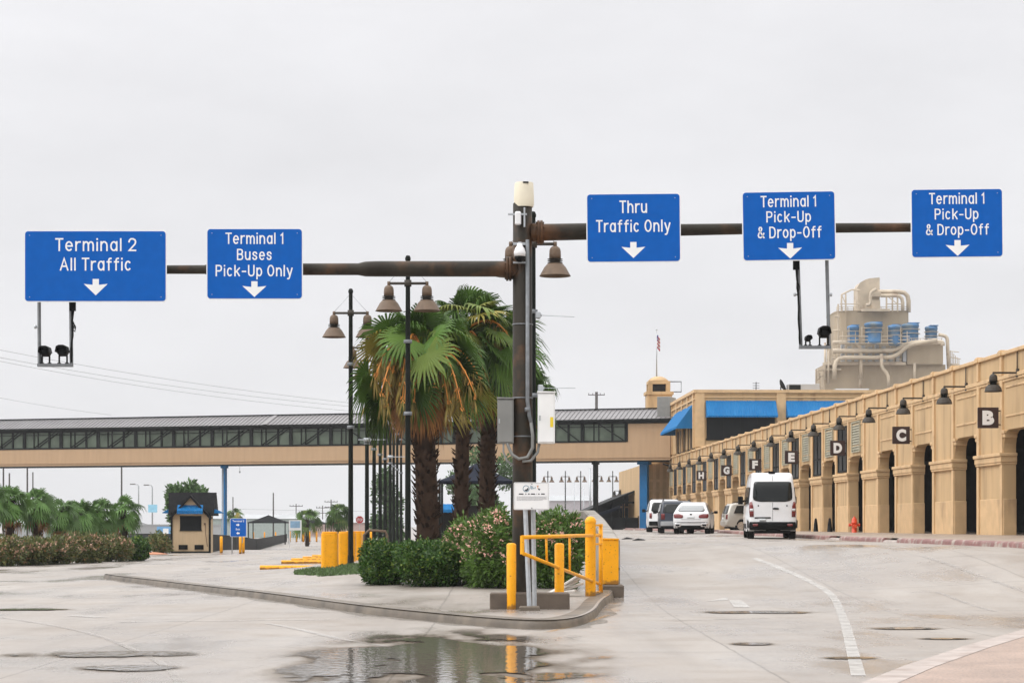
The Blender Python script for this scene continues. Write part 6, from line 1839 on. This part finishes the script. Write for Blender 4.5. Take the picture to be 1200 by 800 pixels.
# wide yellow lane-end barriers and the yellow wheel stops before them
yb_ = [(386.5, 622.5, 665.8, 19.5, 62.0), (403, 622.5, 662.5, 12.5, 66), (411, 622, 660.5, 12, 70), (418.5, 622, 658.5, 10.5, 74), (425, 622, 656.5, 9.5, 78)]
for i, (px, t, bt, w_, Y) in enumerate(yb_):
    p = on_ground(px, Y, .0); s_ = F / Y; h = EYE + (HOR - t) / s_ - p.z; r = w_ / 2 / s_
    b = MB(); b.prism(round_rect(-r, r, -.25, .25, min(.12, r * .6), 4), 2, -.05, h - .05); b.prism(round_rect(-r * .9, r * .9, -.22, .22, min(.1, r * .5), 4), 2, h - .05, h)
    o = b.build('lane_barrier', M['yellow'], loc=p, bevel=.02); tag(o, f'broad yellow lane end barrier, {ORD[i]} counting away from the camera', 'barrier', 'yellow lane end barriers')
ws = [(305, 377, 665.5, 5.5, 62.2), (330, 383, 656.5, 4, 73), (341.5, 390, 653.7, 3.5, 79), (355, 395, 651.5, 3, 85), (366, 399, 649.8, 3, 91)]
for i, (a, c, bt, h_, Y) in enumerate(ws):
    Y = F * 1.60 / (bt - HOR) if i else 74.0
    Y = {0: 73.5, 1: 87, 2: 93, 3: 99, 4: 104}[i]
    s_ = F / Y; p = on_ground((a + c) / 2, Y); L_ = (c - a) / s_; h = h_ / s_
    b = MB(); b.prism([(-.14, -.05), (.14, -.05), (.14, h * .6), (.08, h), (-.08, h), (-.14, h * .6)], 0, -L_ / 2, L_ / 2)
    o = b.build('wheel_stop', M['yellow'], loc=p); tag(o, f'long low yellow wheel stop on the ground, {ORD[i]} counting away from the camera', 'wheel stop', 'yellow wheel stops')

# shade canopies
def shade(px, py_top, x0, x1, py_eave, Y, label, m='black_cloth', group=None, name='shade_canopy'):
    s_ = F / Y; p = on_ground(px, Y); o = empty(name, p, 0, label, 'canopy', group)
    a, c = (x0 - px) / s_, (x1 - px) / s_; e = EYE + (HOR - py_eave) / s_ - p.z; t = EYE + (HOR - py_top) / s_ - p.z; d = (c - a)
    b = MB(); K = 8; vs = []
    # hipped cloth with a slight sag
    rim = []
    for i in range(4 * K):
        k = i / K
        if k < 1: q = (a + (c - a) * k, 0)
        elif k < 2: q = (c, d * (k - 1))
        elif k < 3: q = (c - (c - a) * (k - 2), d)
        else: q = (a, d - d * (k - 3))
        rim.append(q)
    n = len(rim); R_ = 5
    for j in range(R_ + 1):
        u = j / R_
        for q in rim:
            vs.append((q[0] * (1 - u), q[1] * (1 - u) + d / 2 * u, e + (t - e) * (u ** 1.15)))
    b.add(vs, [(j * n + i, j * n + (i + 1) % n, (j + 1) * n + (i + 1) % n, (j + 1) * n + i) for j in range(R_) for i in range(n)], True)
    b.add([(q[0], q[1], e - .12) for q in rim] + [(q[0], q[1], e) for q in rim], [(i, (i + 1) % n, n + (i + 1) % n, n + i) for i in range(n)])
    b.build('cloth', M[m], o)
    for x in (a + .1, c - .1):
        for y in (.1, d - .1):
            b = MB(); b.cyl((x, y, -.2), (x, y, e), .07, n=8); b.build('post', M['frame_dark'], o)
    return o
shade(312, 603, 290, 335, 611.5, 250, 'black hipped shade canopy above the curved mesh fence')
shade(367, 607, 353, 382, 613, 300, 'smaller black shade canopy with dark column beside the yellow posts')
shade(558, 541, 513, 602, 563, 118, 'large navy shade canopy behind the palm trunks', 'navy_cloth')
kb = empty('kiosk', on_ground(520, 128), 0, 'kiosk with a bright blue awning under the navy canopy', 'kiosk')
s_ = F / 128
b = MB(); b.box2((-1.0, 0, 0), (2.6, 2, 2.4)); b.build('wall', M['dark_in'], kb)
b = MB(); b.box2((-.95, -.05, .0), (-.6, .0, 1.4)); b.box2((.6, -.05, 0), (.75, 0, 1.8)); b.build('panel', M['booth'], kb)
small_awning(-1.1, .9, 1.95, 2.5, .5, -.02, 8).build('awning', M['blue_awning'], kb)
# bent rail
b = MB(); p = on_ground(441, 56, .15); b.tube([(p.x - .35, p.y, p.z + .1), (p.x - .34, p.y, p.z + .95), (p.x - .2, p.y, p.z + 1.08), (p.x + .25, p.y, p.z + 1.05), (p.x + .3, p.y, p.z + .9), (p.x + .3, p.y, p.z + .1)], .035, 8)
o = b.build('bent_rail', M['lamp_brown']); tag(o, 'bent brown steel rail just above the clipped hedge', 'rail')

# stop sign
Yt = 205.0; st = F / Yt; p = on_ground(421.5, Yt)
o = empty('stop_sign', p, 0, 'red octagonal STOP sign beyond the yellow barriers', 'stop sign')
c = EYE + (HOR - 608.7) / st - p.z; r = 4.9 / st
oc = [(r * math.cos(R(22.5 + 45 * k)), c + r * math.sin(R(22.5 + 45 * k))) for k in range(8)]
b = MB(); b.prism(oc, 1, -.02, 0); b.build('border', M['sign_white'], o)
b = MB(); b.prism([(q[0] * .93, c + (q[1] - c) * .93) for q in oc], 1, -.026, -.0201); b.build('panel', M['stop_red'], o)
b = MB(); put_text(b, 'STOP', -r * .7, r * .7, c + r * .33, c - r * .33, -.03); b.build('lettering', M['sign_white'], o)
b = MB(); b.cyl((0, .04, -.1), (0, .04, c + r * .6), .03, n=6); b.build('post', M['galv'], o)
# white framed board
Yw = 210.0; sw = F / Yw; p = on_ground(346, Yw)
o = empty('white_board', p, 0, 'white framed board with pale blue panel beside the smaller canopy', 'board')
z0, z1 = EYE + (HOR - 621) / sw - p.z, EYE + (HOR - 609) / sw - p.z
b = MB(); b.box2((-.65, -.05, z0), (.65, 0, z1)); b.build('frame', M['sign_white'], o)
b = MB(); b.box2((-.5, -.06, z0 + .25), (.5, -.051, z1 - .1)); b.build('panel', mat('pale blue print', (.25, .42, .6), .5), o)
b = MB()
for x in (-.6, .6): b.box2((x - .04, 0.0, -.1), (x + .04, .06, z0 + .3))
b.build('leg', M['sign_white'], o)

# far left odds and ends
o = empty('storage_panel', on_ground(74, 110), 0, 'pink painted panel showing between the short palms', 'panel')
b = MB(); b.box2((-.32, 0, 0), (.28, 1.2, 1.75)); b.build('panel', M['pink_panel'], o)
b = MB(); b.box2((.30, -.1, 0), (.42, .2, 1.3)); b.build('post', M['sign_white'], o)
b = MB(); p = on_ground(177, 114); b.lathe([(1.0, 0), (.8, .06), (.3, .12), (0, .14)], (0, 0, 0), 14); o = b.build('mulch_bed', M['orange_soil'], loc=p); tag(o, 'patch of orange mulch beside the dark shrub', 'mulch', None, 'stuff')
o = empty('low_grey_wall', on_ground(175, 230), 0, 'low grey block wall far beyond the dark shrub', 'wall')
b = MB(); b.box2((-6, 0, -.3), (8, .4, 2.3)); b.box2((-6, -.05, 2.3), (8, .45, 2.45)); b.build('wall', M['far_grey'], o)
o = empty('blue_notice', on_ground(196, 150), 0, 'small blue and white notice on a post left of the booth', 'notice')
b = MB(); b.box2((-.75, -.05, 1.0), (.75, 0, 1.75)); b.build('panel', mat('washed blue print', (.16, .36, .62), .5), o)
b = MB(); b.box2((-.3, -.056, 1.15), (.1, -.0505, 1.6)); b.build('emblem', M['sign_white'], o)
b = MB(); b.cyl((-.45, .03, -.1), (-.45, .03, 1.0), .05, n=6); b.build('post', M['sign_white'], o)
def far_shed(px0, px1, py, Y, m, label, dpt=20):
    s_ = F / Y; p = on_ground((px0 + px1) / 2, Y); w_ = (px1 - px0) / s_ / 2; h = EYE + (HOR - py) / s_ - p.z
    o = empty('far_shed', p, 0, label, 'shed', 'pale sheds on the skyline'); b = MB(); b.box2((-w_, 0, -.3), (w_, dpt, h * .8)); b.build('wall', m, o)
    b = MB(); b.add([(-w_ - .3, -.3, h * .8), (w_ + .3, -.3, h * .8), (w_ + .3, dpt + .3, h * .8), (-w_ - .3, dpt + .3, h * .8), (-w_ - .3, dpt / 2, h), (w_ + .3, dpt / 2, h)], [(0, 1, 5, 4), (2, 3, 4, 5), (0, 4, 3), (1, 2, 5)]); b.build('roof', M['far_grey'], o)
far_shed(215, 352, 602, 380, mat('pale green sheet', (.33, .38, .36), .7), 'long pale green shed behind the black canopy')
far_shed(352, 432, 608, 420, M['pink_panel'] if False else mat('dusty red sheet', (.42, .30, .27), .7), 'dusty reddish shed behind the single far palm')
far_shed(10, 150, 611, 360, M['far_grey'], 'pale grey shed hidden by the short palms')
o = far_shed(632, 694, 579, 520, mat('pale mauve grey sheet', (.40, .37, .39), .8), 'large pale grey store under the bridge behind the far lamps', 40)

# utility poles, street lights and wires
def upole(px, py, Y, label, arms=1, r=.15, m='wood_pole'):
    p = on_ground(px, Y); s_ = F / Y; h = EYE + (HOR - py) / s_ - p.z
    o = empty('utility_pole', p, 0, label, 'utility pole', 'utility poles on the skyline')
    b = MB(); b.cyl((0, 0, -.2), (0, 0, h), r, r * .75, 8); b.build('pole', M[m], o)
    if arms:
        b = MB()
        for k in range(arms): b.box2((-1.35, -.06, h - .55 - k * 1.1), (1.35, .06, h - .42 - k * 1.1))
        for x in (-1.25, -.6, .6, 1.25): b.cyl((x, 0, h - .42), (x, 0, h - .2), .05, n=6)
        b.build('cross_arm', M[m], o)
    return o
upole(699, 459, 330, 'wooden utility pole with crossarm rising above the bridge roof', 1, .3)
upole(142.5, 500, 260, 'dark utility pole under the bridge above the short palms', 0, .12)
upole(4, 500, 250, 'dark utility pole at the left frame edge under the bridge', 0, .12)
upole(32, 500, 255, 'dark utility pole above the widest short palm', 0, .12)
upole(38.5, 553, 240, 'short dark pole stub by the palm tops, nearer of two', 0, .10)
upole(11, 554, 240, 'thin short pole at the palm tops by the frame edge', 0, .12)
upole(320.3, 577, 300, 'thin bare pole above the black shade canopy', 0, .12)
upole(273, 582, 300, 'thin bare pole behind the direction sign', 0, .10)
upole(388, 585, 420, 'faint far pole with crossarms behind the spiky palm', 2, .16)
upole(347, 590, 420, 'faint far pole between the two black canopies', 1, .12)
upole(378, 592, 430, 'faint far pole right above the smaller black canopy', 2, .12)
upole(691.5, 548, 275, 'tall pale pole under the bridge among the far lamps', 0, .16, 'galv')
upole(684, 572, 300, 'thin pale pole under the bridge left of the dark column', 0, .09, 'galv')
upole(673, 565, 330, 'faint pale mast under the bridge between far lamps', 0, .07, 'galv')
def street_light(px, py, Y, label, banner=False):
    p = on_ground(px, Y); s_ = F / Y; h = EYE + (HOR - py) / s_ - p.z
    o = empty('street_light', p, 0, label, 'street light', 'far cobra head street lights')
    b = MB(); b.tube([(0, 0, -.2), (0, 0, h - .3), (-.1, 0, h - .05), (-.5, 0, h)], [.11, .08, .06, .05], 8); b.build('pole', M['galv'], o)
    b = MB(); b.cbox((-.75, 0, h), (.7, .3, .16), .05); b.build('lamp_head', M['grey_box'], o)
    if banner:
        b = MB(); z = EYE + (HOR - 600) / s_ - p.z; b.box2((-.5, -.16, z), (.65, -.12, z + 9 / s_)); b.build('banner', mat('sky blue banner', (.30, .60, .78), .6), o)
street_light(162.5, 567, 260, 'grey cobra head street light next to the dark utility pole')
street_light(178.5, 568, 260, 'grey cobra head street light with pale blue banner', True)
def wire(pts, r, label, Y0, Y1):
    b = MB(); q = []
    n = 24
    for i in range(n + 1):
        t = i / n; px = pts[0][0] + (pts[-1][0] - pts[0][0]) * t
        py = np.interp(px, [p[0] for p in pts], [p[1] for p in pts]); Y = Y0 + (Y1 - Y0) * t
        q.append(P(px, py, Y))
    b.tube(q, r, 4, smooth=False); o = b.build('power_line', M['wire']); tag(o, label, 'power line', 'power lines above the bridge')
def cat(x0, y0, x1, y1, sag):
    return [(x0 + (x1 - x0) * i / 12, y0 + (y1 - y0) * i / 12 + sag * 4 * (i / 12) * (1 - i / 12)) for i in range(13)]
wire(cat(-40, 402, 470, 478, 7), .030, 'thin power line over the bridge, uppermost of the sagging three', 260, 320)
wire(cat(-40, 411, 470, 481, 8), .030, 'thin power line over the bridge, middle of the sagging three', 261, 321)
wire(cat(-40, 415, 470, 486, 9), .030, 'thin power line over the bridge, lowest of the sagging three', 262, 322)
wire(cat(-40, 458, 130, 486, 2), .022, 'faint power line dropping behind the bridge at the frame edge', 270, 290)
wire([(268, 596), (345, 597.5), (440, 599)], .02, 'faint wire low under the bridge by the far palms', 300, 320)
b = MB(); p = P(281, 553, 195.2); b.lathe([(.05, .1), (.1, 0), (.0, -.1)], (0, 0, 0), 8); b.cyl((0, 0, .1), (0, 0, .95), .02, n=5); o = b.build('hanging_light', M['galv'], loc=p); tag(o, 'tiny light hanging under the bridge by the slim blue column', 'light')
# ================================================================== VEHICLES
class Car:
    """body lofted across its width from a side profile; y = 0 at the rear bumper, +y forward, z = 0 on the road"""
    def __init__(s, L, W, H, belt, tumble, rear, roof, front, wheels, wr, rad=.10, clear=.30, planc=.07, tuck=.06):
        s.L, s.W, s.H, s.belt, s.tumble, s.rad, s.planc, s.tuck = L, W, H, belt, tumble, rad, planc, tuck
        s.rear, s.wheels, s.wr = rear, wheels, wr
        bot = []
        aw = wr + .07
        for yc in sorted(wheels, reverse=True):
            bot.append((yc + aw, clear))
            for k in range(1, 8):
                a = math.pi * k / 8; bot.append((yc + aw * math.cos(a), wr + aw * math.sin(a) * .95))
            bot.append((yc - aw, clear))
        s.prof = rear + roof + front + bot
    def tum(s, z):
        if z > s.belt: return 1 - s.tumble * ((z - s.belt) / (s.H - s.belt)) ** 1.15
        if z < .55: return 1 - s.tuck * ((.55 - z) / .3) ** 1.5 if z > .25 else 1 - s.tuck
        return 1.0
    def mp(s, xs, y, z):
        t = max(0, (abs(xs) - .84) / .16); ins = s.rad * (1 - math.sqrt(max(0, 1 - t * t)))
        yc = s.L / 2
        y2 = y + (ins if y < yc else -ins) * min(1, abs(y - yc) / yc * 1.2)
        z2 = z - ins * max(0, (z - s.belt) / (s.H - s.belt)) * .8 if z > s.belt else z
        x = xs * s.W / 2 * s.tum(z)
        if y < 1.2: y2 += s.planc * xs * xs * max(0, 1 - y / 1.2)
        if y > s.L - 1.3: y2 -= s.planc * 2.2 * xs * xs * max(0, 1 - (s.L - y) / 1.3); x *= 1 - .05 * max(0, 1 - (s.L - y) / 1.3)
        # narrow the body plan a touch at the very back
        if y < .8: x *= 1 - .035 * (1 - y / .8) ** 2
        return (x, y2, z2)
    def body(s, mat_, root):
        xs = [-1, -.985, -.96, -.92, -.84, -.6, -.3, 0, .3, .6, .84, .92, .96, .985, 1]
        vs = []; n = len(s.prof)
        for x in xs:
            for y, z in s.prof: vs.append(s.mp(x, y, z))
        fs = [(i * n + j, i * n + (j + 1) % n, (i + 1) * n + (j + 1) % n, (i + 1) * n + j) for i in range(len(xs) - 1) for j in range(n)]
        b = MB(); b.add(vs, fs, True)
        b.f.append(tuple(range(n))); b.sm.append(False); b.f.append(tuple((len(xs) - 1) * n + j for j in range(n))); b.sm.append(False)
        return b.build('body', mat_, root, sharp=32)
    def ry(s, z):
        q = s.rear
        for (a, c), (d, e) in zip(q[:-1], q[1:]):
            if c <= z <= e: return a + (d - a) * (z - c) / max(1e-6, e - c)
        return q[-1][0] if z > q[-1][1] else q[0][0]
    def rear_patch(s, name, m, rows, root, off=.012, thick=.02):
        """rows of (z, x_left, x_right) laid on the rear face"""
        full = []
        for (z0, a0, c0), (z1, a1, c1) in zip(rows[:-1], rows[1:]):
            full.append((z0, a0, c0))
            for _, kz in s.rear:
                if z0 + .004 < kz < z1 - .004: t = (kz - z0) / (z1 - z0); full.append((kz, a0 + (a1 - a0) * t, c0 + (c1 - c0) * t))
        rows = full + [rows[-1]]
        b = MB(); vs = []; K = 9
        for (z, a, c) in rows:
            for k in range(K):
                x = a + (c - a) * k / (K - 1); q = s.mp(x / (s.W / 2 * s.tum(z)), s.ry(z), z); vs.append((q[0], q[1] - off, q[2]))
        fs = [(i * K + j, i * K + j + 1, (i + 1) * K + j + 1, (i + 1) * K + j) for i in range(len(rows) - 1) for j in range(K - 1)]
        n = len(vs); b.add(vs + [(v[0], v[1] + thick, v[2]) for v in vs], fs + [tuple(n + i for i in f[::-1]) for f in fs], True)
        rim = [j for j in range(K)] + [i * K + K - 1 for i in range(1, len(rows))] + [(len(rows) - 1) * K + j for j in range(K - 2, -1, -1)] + [i * K for i in range(len(rows) - 2, 0, -1)]
        base = len(b.v) - 2 * n
        for i in range(len(rim)):
            p, q = rim[i], rim[(i + 1) % len(rim)]; b.f.append((base + p, base + q, base + n + q, base + n + p)); b.sm.append(False)
        return b.build(name, m, root)
    def side_patch(s, name, m, pts, sgn, root, off=.006):
        b = MB(); v = [(sgn * (s.W / 2 * s.tum(z) + off), y, z) for y, z in pts]; w_ = [(q[0] - sgn * .02, q[1], q[2]) for q in v]; n = len(v)
        b.add(v + w_, [tuple(range(n)), tuple(range(2 * n - 1, n - 1, -1))] + [(i, (i + 1) % n, n + (i + 1) % n, n + i) for i in range(n)])
        return b.build(name, m, root)
    def wheels_(s, root, tw=.24, rim_m='chrome'):
        for yc in s.wheels:
            for sg in (-1, 1):
                x = sg * (s.W / 2 - tw / 2 - .03); r = s.wr
                t = MB(); prof = [(r * .62, -tw / 2), (r * .93, -tw / 2), (r, -tw / 2 + .04), (r, tw / 2 - .04), (r * .93, tw / 2), (r * .62, tw / 2), (r * .60, 0)]
                vs = []; n = 26
                for pr, px in prof:
                    for k in range(n): a = 2 * math.pi * k / n; vs.append((x + px, yc + pr * math.cos(a), r + pr * math.sin(a)))
                mm = len(prof); t.add(vs, [(i * n + k, i * n + (k + 1) % n, ((i + 1) % mm) * n + (k + 1) % n, ((i + 1) % mm) * n + k) for i in range(mm) for k in range(n)], True)
                wh = t.build('wheel', M['rubber'], root, sharp=50)
                h = MB(); h.cyl((x - sg * tw * .2, yc, r), (x + sg * tw * .30, yc, r), r * .62, n=20)
                for k in range(5):
                    a = 2 * math.pi * k / 5; h.box((x + sg * tw * .34, yc + math.cos(a) * r * .32, r + math.sin(a) * r * .32), (.03, r * .55, .07), rot=Euler((a, 0, 0)))
                h.build('rim', M[rim_m], wh)
        b = MB(); b.box2((-s.W / 2 + .28, .25, .22), (s.W / 2 - .28, s.L - .3, .42)); b.build('underbody', M['black_plastic'], root)
    def mirrors(s, y, z, m, root, w_=.2, h=.16):
        for sg in (-1, 1):
            x = sg * s.W / 2 * s.tum(z); b = MB(); b.cbox((x + sg * (.06 + w_ / 2), y, z), (w_, .1, h), .03); b.box2((x - sg * .02, y - .03, z - .05), (x + sg * .1, y + .03, z + .01)); b.build('mirror', m, root)

def place(o, px, Y, heading, dx=0):
    p = on_ground(px, Y); o.location = (p.x, p.y, p.z + .0); o.rotation_euler = (0, 0, -R(heading))
    # pitch with the road
    fy = Vector((math.sin(R(heading)), math.cos(R(heading))))
    g = (H(p.x + fy.x * 4, p.y + fy.y * 4) - H(p.x, p.y)) / 4
    o.rotation_euler = (math.atan(g), 0, -R(heading))

# ---- white high roof van
c = Car(6.3, 2.04, 2.72, 1.15, .165,
        [(.10, .36), (.0, .42), (-.02, .62), (.0, .70), (.02, 1.1), (.05, 1.6), (.12, 2.2), (.22, 2.52), (.36, 2.66)],
        [(.6, 2.71), (1.5, 2.74), (3.6, 2.74), (4.3, 2.68), (4.7, 2.5)], [(5.35, 1.45), (5.6, 1.25), (6.1, 1.08), (6.27, .85), (6.3, .55), (6.2, .32)], [1.15, 5.2], .35, rad=.19, planc=.05)
van = empty('passenger_van', (0, 0, 0), 0, 'white high roof passenger van seen from behind near the arcade', 'van')
c.body(M['white_car'], van)
c.rear_patch('rear_window', M['car_glass'], [(1.52, -.50, .50), (1.55, -.70, .70), (1.60, -.80, .80), (1.7, -.83, .83), (2.0, -.815, .815), (2.28, -.78, .78), (2.33, -.75, .75), (2.345, -.70, .70)], van)
for sg in (-1, 1):
    lo = sorted
    tl = c.rear_patch('tail_light', M['tail_red'], [(.90, *sorted((sg * .80, sg * .965))), (1.1, *sorted((sg * .80, sg * .985))), (1.35, *sorted((sg * .82, sg * .985))), (1.52, *sorted((sg * .87, sg * .975)))], van, .014)
    b = c.rear_patch('lens_band', M['plate'], [(1.14, *sorted((sg * .82, sg * .96))), (1.24, *sorted((sg * .82, sg * .96)))], tl, .02)
    c.rear_patch('reflector', M['tail_red'], [(.52, *sorted((sg * .62, sg * .84))), (.62, *sorted((sg * .62, sg * .84)))], van, .075)
    c.rear_patch('lock', M['black_plastic'], [(1.33, sg * .60 - .025, sg * .60 + .025), (1.39, sg * .60 - .025, sg * .60 + .025)], van, .012)
    c.side_patch('side_window', M['car_glass'], [(.5, 1.45), (1.9, 1.42), (1.9, 2.15), (.62, 2.12)], sg, van)
    c.side_patch('side_window', M['car_glass'], [(2.0, 1.42), (3.5, 1.40), (3.5, 2.15), (2.0, 2.15)], sg, van)
    c.side_patch('side_window', M['car_glass'], [(3.7, 1.38), (5.05, 1.38), (4.75, 2.1), (3.7, 2.15)], sg, van)
    c.side_patch('cladding', M['black_plastic'], [(1.65, .42), (4.7, .42), (4.7, .62), (1.65, .62)], sg, van)
    c.side_patch('cladding', M['black_plastic'], [(.12, .44), (.66, .44), (.66, .80), (.12, .74)], sg, van)
b = c.rear_patch('bumper', M['black_plastic'], [(.36, -.93, .93), (.42, -.985, .985), (.62, -.99, .99), (.70, -.96, .96)], van, .06, .10)
c.rear_patch('tow_step', M['black_plastic'], [(.27, -.2, .25), (.36, -.28, .33)], van, .02, .1)
c.rear_patch('door_strip', M['black_plastic'], [(.84, -.76, -.08), (.895, -.76, -.08)], van, .014)
c.rear_patch('licence_plate', M['plate'], [(.66 + .06, -.56, -.28), (.66 + .19, -.56, -.28)], van, .012)
c.rear_patch('door_handle', M['black_plastic'], [(1.21, .02, .25), (1.25, .0, .27), (1.28, .06, .2)], van, .03)
c.rear_patch('door_gap', M['frame_dark'], [(.74, -.007, .007), (1.50, -.007, .007)], van, .003, .004)
c.rear_patch('door_gap', M['frame_dark'], [(2.37, -.007, .007), (2.6, -.007, .007)], van, .003, .004)
b = MB(); b.cbox((-.02, .42, 2.73), (.28, .16, .09), .02); b.build('brake_light', M['black_plastic'], van)
c.wheels_(van, .28); c.mirrors(4.75, 1.62, M['black_plastic'], van, .22, .34)
place(van, 905.5, 83.8, 4.4)

# ---- white coupe-roof SUV
c = Car(4.9, 1.99, 1.66, 1.02, .30,
        [(.16, .30), (.05, .36), (.0, .60), (.03, .78), (.05, .95), (.10, 1.08), (.22, 1.15), (.62, 1.40), (1.0, 1.56)],
        [(1.6, 1.67), (2.3, 1.70), (2.9, 1.65)], [(3.65, 1.16), (4.4, 1.02), (4.8, .85), (4.9, .6), (4.85, .32)], [.95, 3.88], .38, rad=.16, planc=.16)
s1 = empty('parked_suv', (0, 0, 0), 0, 'white coupe roofed SUV with twin exhausts seen from behind', 'SUV')
c.body(M['white_car'], s1)
c.rear_patch('rear_window', M['sky_glass'], [(1.175, -.66, .66), (1.24, -.72, .72), (1.38, -.68, .68), (1.50, -.62, .62), (1.53, -.58, .58)], s1)
for sg in (-1, 1):
    c.rear_patch('tail_light', M['tail_red'], [(.83, *sorted((sg * .48, sg * .90))), (.90, *sorted((sg * .42, sg * .955))), (1.0, *sorted((sg * .45, sg * .955))), (1.06, *sorted((sg * .66, sg * .93)))], s1, .014)
    e_ = c.rear_patch('exhaust', M['chrome'], [(.37, *sorted((sg * .58, sg * .88))), (.40, *sorted((sg * .54, sg * .91))), (.52, *sorted((sg * .54, sg * .92))), (.555, *sorted((sg * .60, sg * .88)))], s1, .02)
    c.rear_patch('tail_pipe', M['black_plastic'], [(.41, *sorted((sg * .64, sg * .83))), (.51, *sorted((sg * .62, sg * .85)))], e_, .026)
    c.side_patch('side_window', M['car_glass'], [(.75, 1.14), (2.15, 1.07), (2.15, 1.56), (1.45, 1.52)], sg, s1)
    c.side_patch('side_window', M['car_glass'], [(2.22, 1.07), (3.45, 1.07), (2.9, 1.55), (2.22, 1.57)], sg, s1)
c.rear_patch('diffuser', M['black_plastic'], [(.24, -.86, .86), (.34, -.90, .90), (.45, -.86, .86)], s1, .010)
c.rear_patch('bumper_line', M['black_plastic'], [(.585, -.90, .90), (.62, -.90, .90)], s1, .008)
c.rear_patch('bumper_slot', M['frame_dark'], [(.755, -.55, .55), (.77, -.55, .55)], s1, .006)
c.rear_patch('licence_plate', M['plate'], [(.83, -.2, .2), (.93, -.2, .2)], s1, .01)
c.rear_patch('badge', M['frame_dark'], [(1.0, -.05, .05), (1.08, -.05, .05)], s1, .012)
c.wheels_(s1, .28); c.mirrors(3.35, 1.15, M['black_plastic'], s1, .2, .15)
place(s1, 809.5, 108.5, 9.5)

def boxy(L_, W_, H_, rearx=.0):
    return Car(L_, W_, H_, H_ * .60, .17,
        [(.12, .34), (.02, .42), (.0, .66), (.03, .72), (.05, H_ * .58), (.09, H_ * .64), (.24, H_ * .88), (.36, H_ * .955)],
        [(.7, H_ * .985), (1.6, H_), (2.6, H_ * .985), (3.1, H_ * .95)], [(3.85, H_ * .62), (4.5, H_ * .57), (L_ - .08, H_ * .48), (L_, .62), (L_ - .05, .34)], [.95, L_ - .95], .39, rad=.12, planc=.08)
def suv(name, L_, W_, H_, paint, label, lamp, bumper, rack=True, lower=None):
    c = boxy(L_, W_, H_); o = empty(name, (0, 0, 0), 0, label, 'SUV'); hw = W_ / 2
    c.body(M[paint], o)
    c.rear_patch('rear_window', M['car_glass'], [(H_ * .62, -hw * .78, hw * .78), (H_ * .66, -hw * .84, hw * .84), (H_ * .86, -hw * .75, hw * .75), (H_ * .90, -hw * .68, hw * .68)], o)
    for sg in (-1, 1):
        c.rear_patch('tail_light', M['tail_red'], [(H_ * lamp[0], *sorted((sg * hw * lamp[2], sg * hw * .955))), (H_ * lamp[1], *sorted((sg * hw * lamp[2], sg * hw * .95)))], o, .014)
        c.side_patch('side_window', M['car_glass'], [(.5, H_ * .64), (1.45, H_ * .63), (1.45, H_ * .90), (.7, H_ * .89)], sg, o)
        c.side_patch('side_window', M['car_glass'], [(1.55, H_ * .63), (2.5, H_ * .63), (2.5, H_ * .90), (1.55, H_ * .90)], sg, o)
        c.side_patch('side_window', M['car_glass'], [(2.6, H_ * .63), (3.65, H_ * .64), (3.15, H_ * .89), (2.6, H_ * .90)], sg, o)
        if lower: c.side_patch('cladding', M[lower], [(1.5, .36), (L_ - 1.5, .36), (L_ - 1.5, .62), (1.5, .62)], sg, o)
        if rack:
            b = MB(); x = sg * hw * .74; b.tube([(x, .7, H_ * .97), (x, .85, H_ + .05), (x, 2.6, H_ + .05), (x, 2.75, H_ * .98)], .022, 6); b.build('roof_rail', M['black_plastic'], o)
    c.rear_patch('bumper', M[bumper], [(.40, -hw * .95, hw * .95), (.46, -hw * .98, hw * .98), (.62, -hw * .98, hw * .98), (.66, -hw * .95, hw * .95)], o, .05, .08)
    c.rear_patch('licence_plate', M['plate'], [(H_ * .42, -.18, .18), (H_ * .42 + .12, -.18, .18)], o, .012)
    c.rear_patch('door_handle', M['frame_dark'], [(H_ * .55, -.3, .3), (H_ * .57, -.3, .3)], o, .012)
    c.wheels_(o, .26); c.mirrors(3.55, H_ * .66, M['black_plastic'], o, .22, .2)
    return o
s2 = suv('parked_suv', 4.9, 1.95, 1.80, 'navy_car', 'dark navy SUV parked between the two white SUVs', (.42, .60, .74), 'far_grey')
place(s2, 794.0, 112.5, 2.2)
s3 = suv('parked_suv', 5.2, 2.03, 1.98, 'white_car', 'tall boxy white SUV with dark rear glass, farthest of the three', (.42, .58, .80), 'black_plastic')
place(s3, 779.5, 122, 2.0)
s4 = suv('parked_suv', 4.8, 1.9, 1.76, 'silver_car', 'beige silver SUV turned sideways, half hidden behind the white van', (.44, .60, .72), 'silver_car', True, 'silver_car')
place(s4, 846.5, 121, 85)

# litter on the road
for px, py, lb in ((735, 632, 'pale scrap'), (748, 633.5, 'dark scrap')):
    p = G(px, py); b = MB(); b.add([(-.25, -.1, 0), (.2, -.15, .01), (.3, .1, .03), (0, .2, .09), (-.2, .12, .02)], [(0, 1, 3), (1, 2, 3), (3, 4, 0), (0, 4, 3, 2, 1)])
    o = b.build('litter', M['rubber'], loc=p + Vector((0, 0, .01))); tag(o, lb + ' of flattened rubbish on the road before the parked cars', 'litter')
# ------------------------------------------------------------------ humid air
HAZE = 0.00021
hm = bpy.data.materials.new('humid haze'); hm.use_nodes = True
t = hm.node_tree; t.nodes.clear()
ho = t.nodes.new('ShaderNodeOutputMaterial'); hv = t.nodes.new('ShaderNodeVolumePrincipled')
hv.inputs['Color'].default_value = (.92, .93, .95, 1); hv.inputs['Density'].default_value = HAZE
t.links.new(hv.outputs[0], ho.inputs['Volume'])
b = MB(); b.box2((-1500, -250, -3), (1500, 2300, 62)); hz = b.build('haze', hm); tag(hz, kind='stuff')
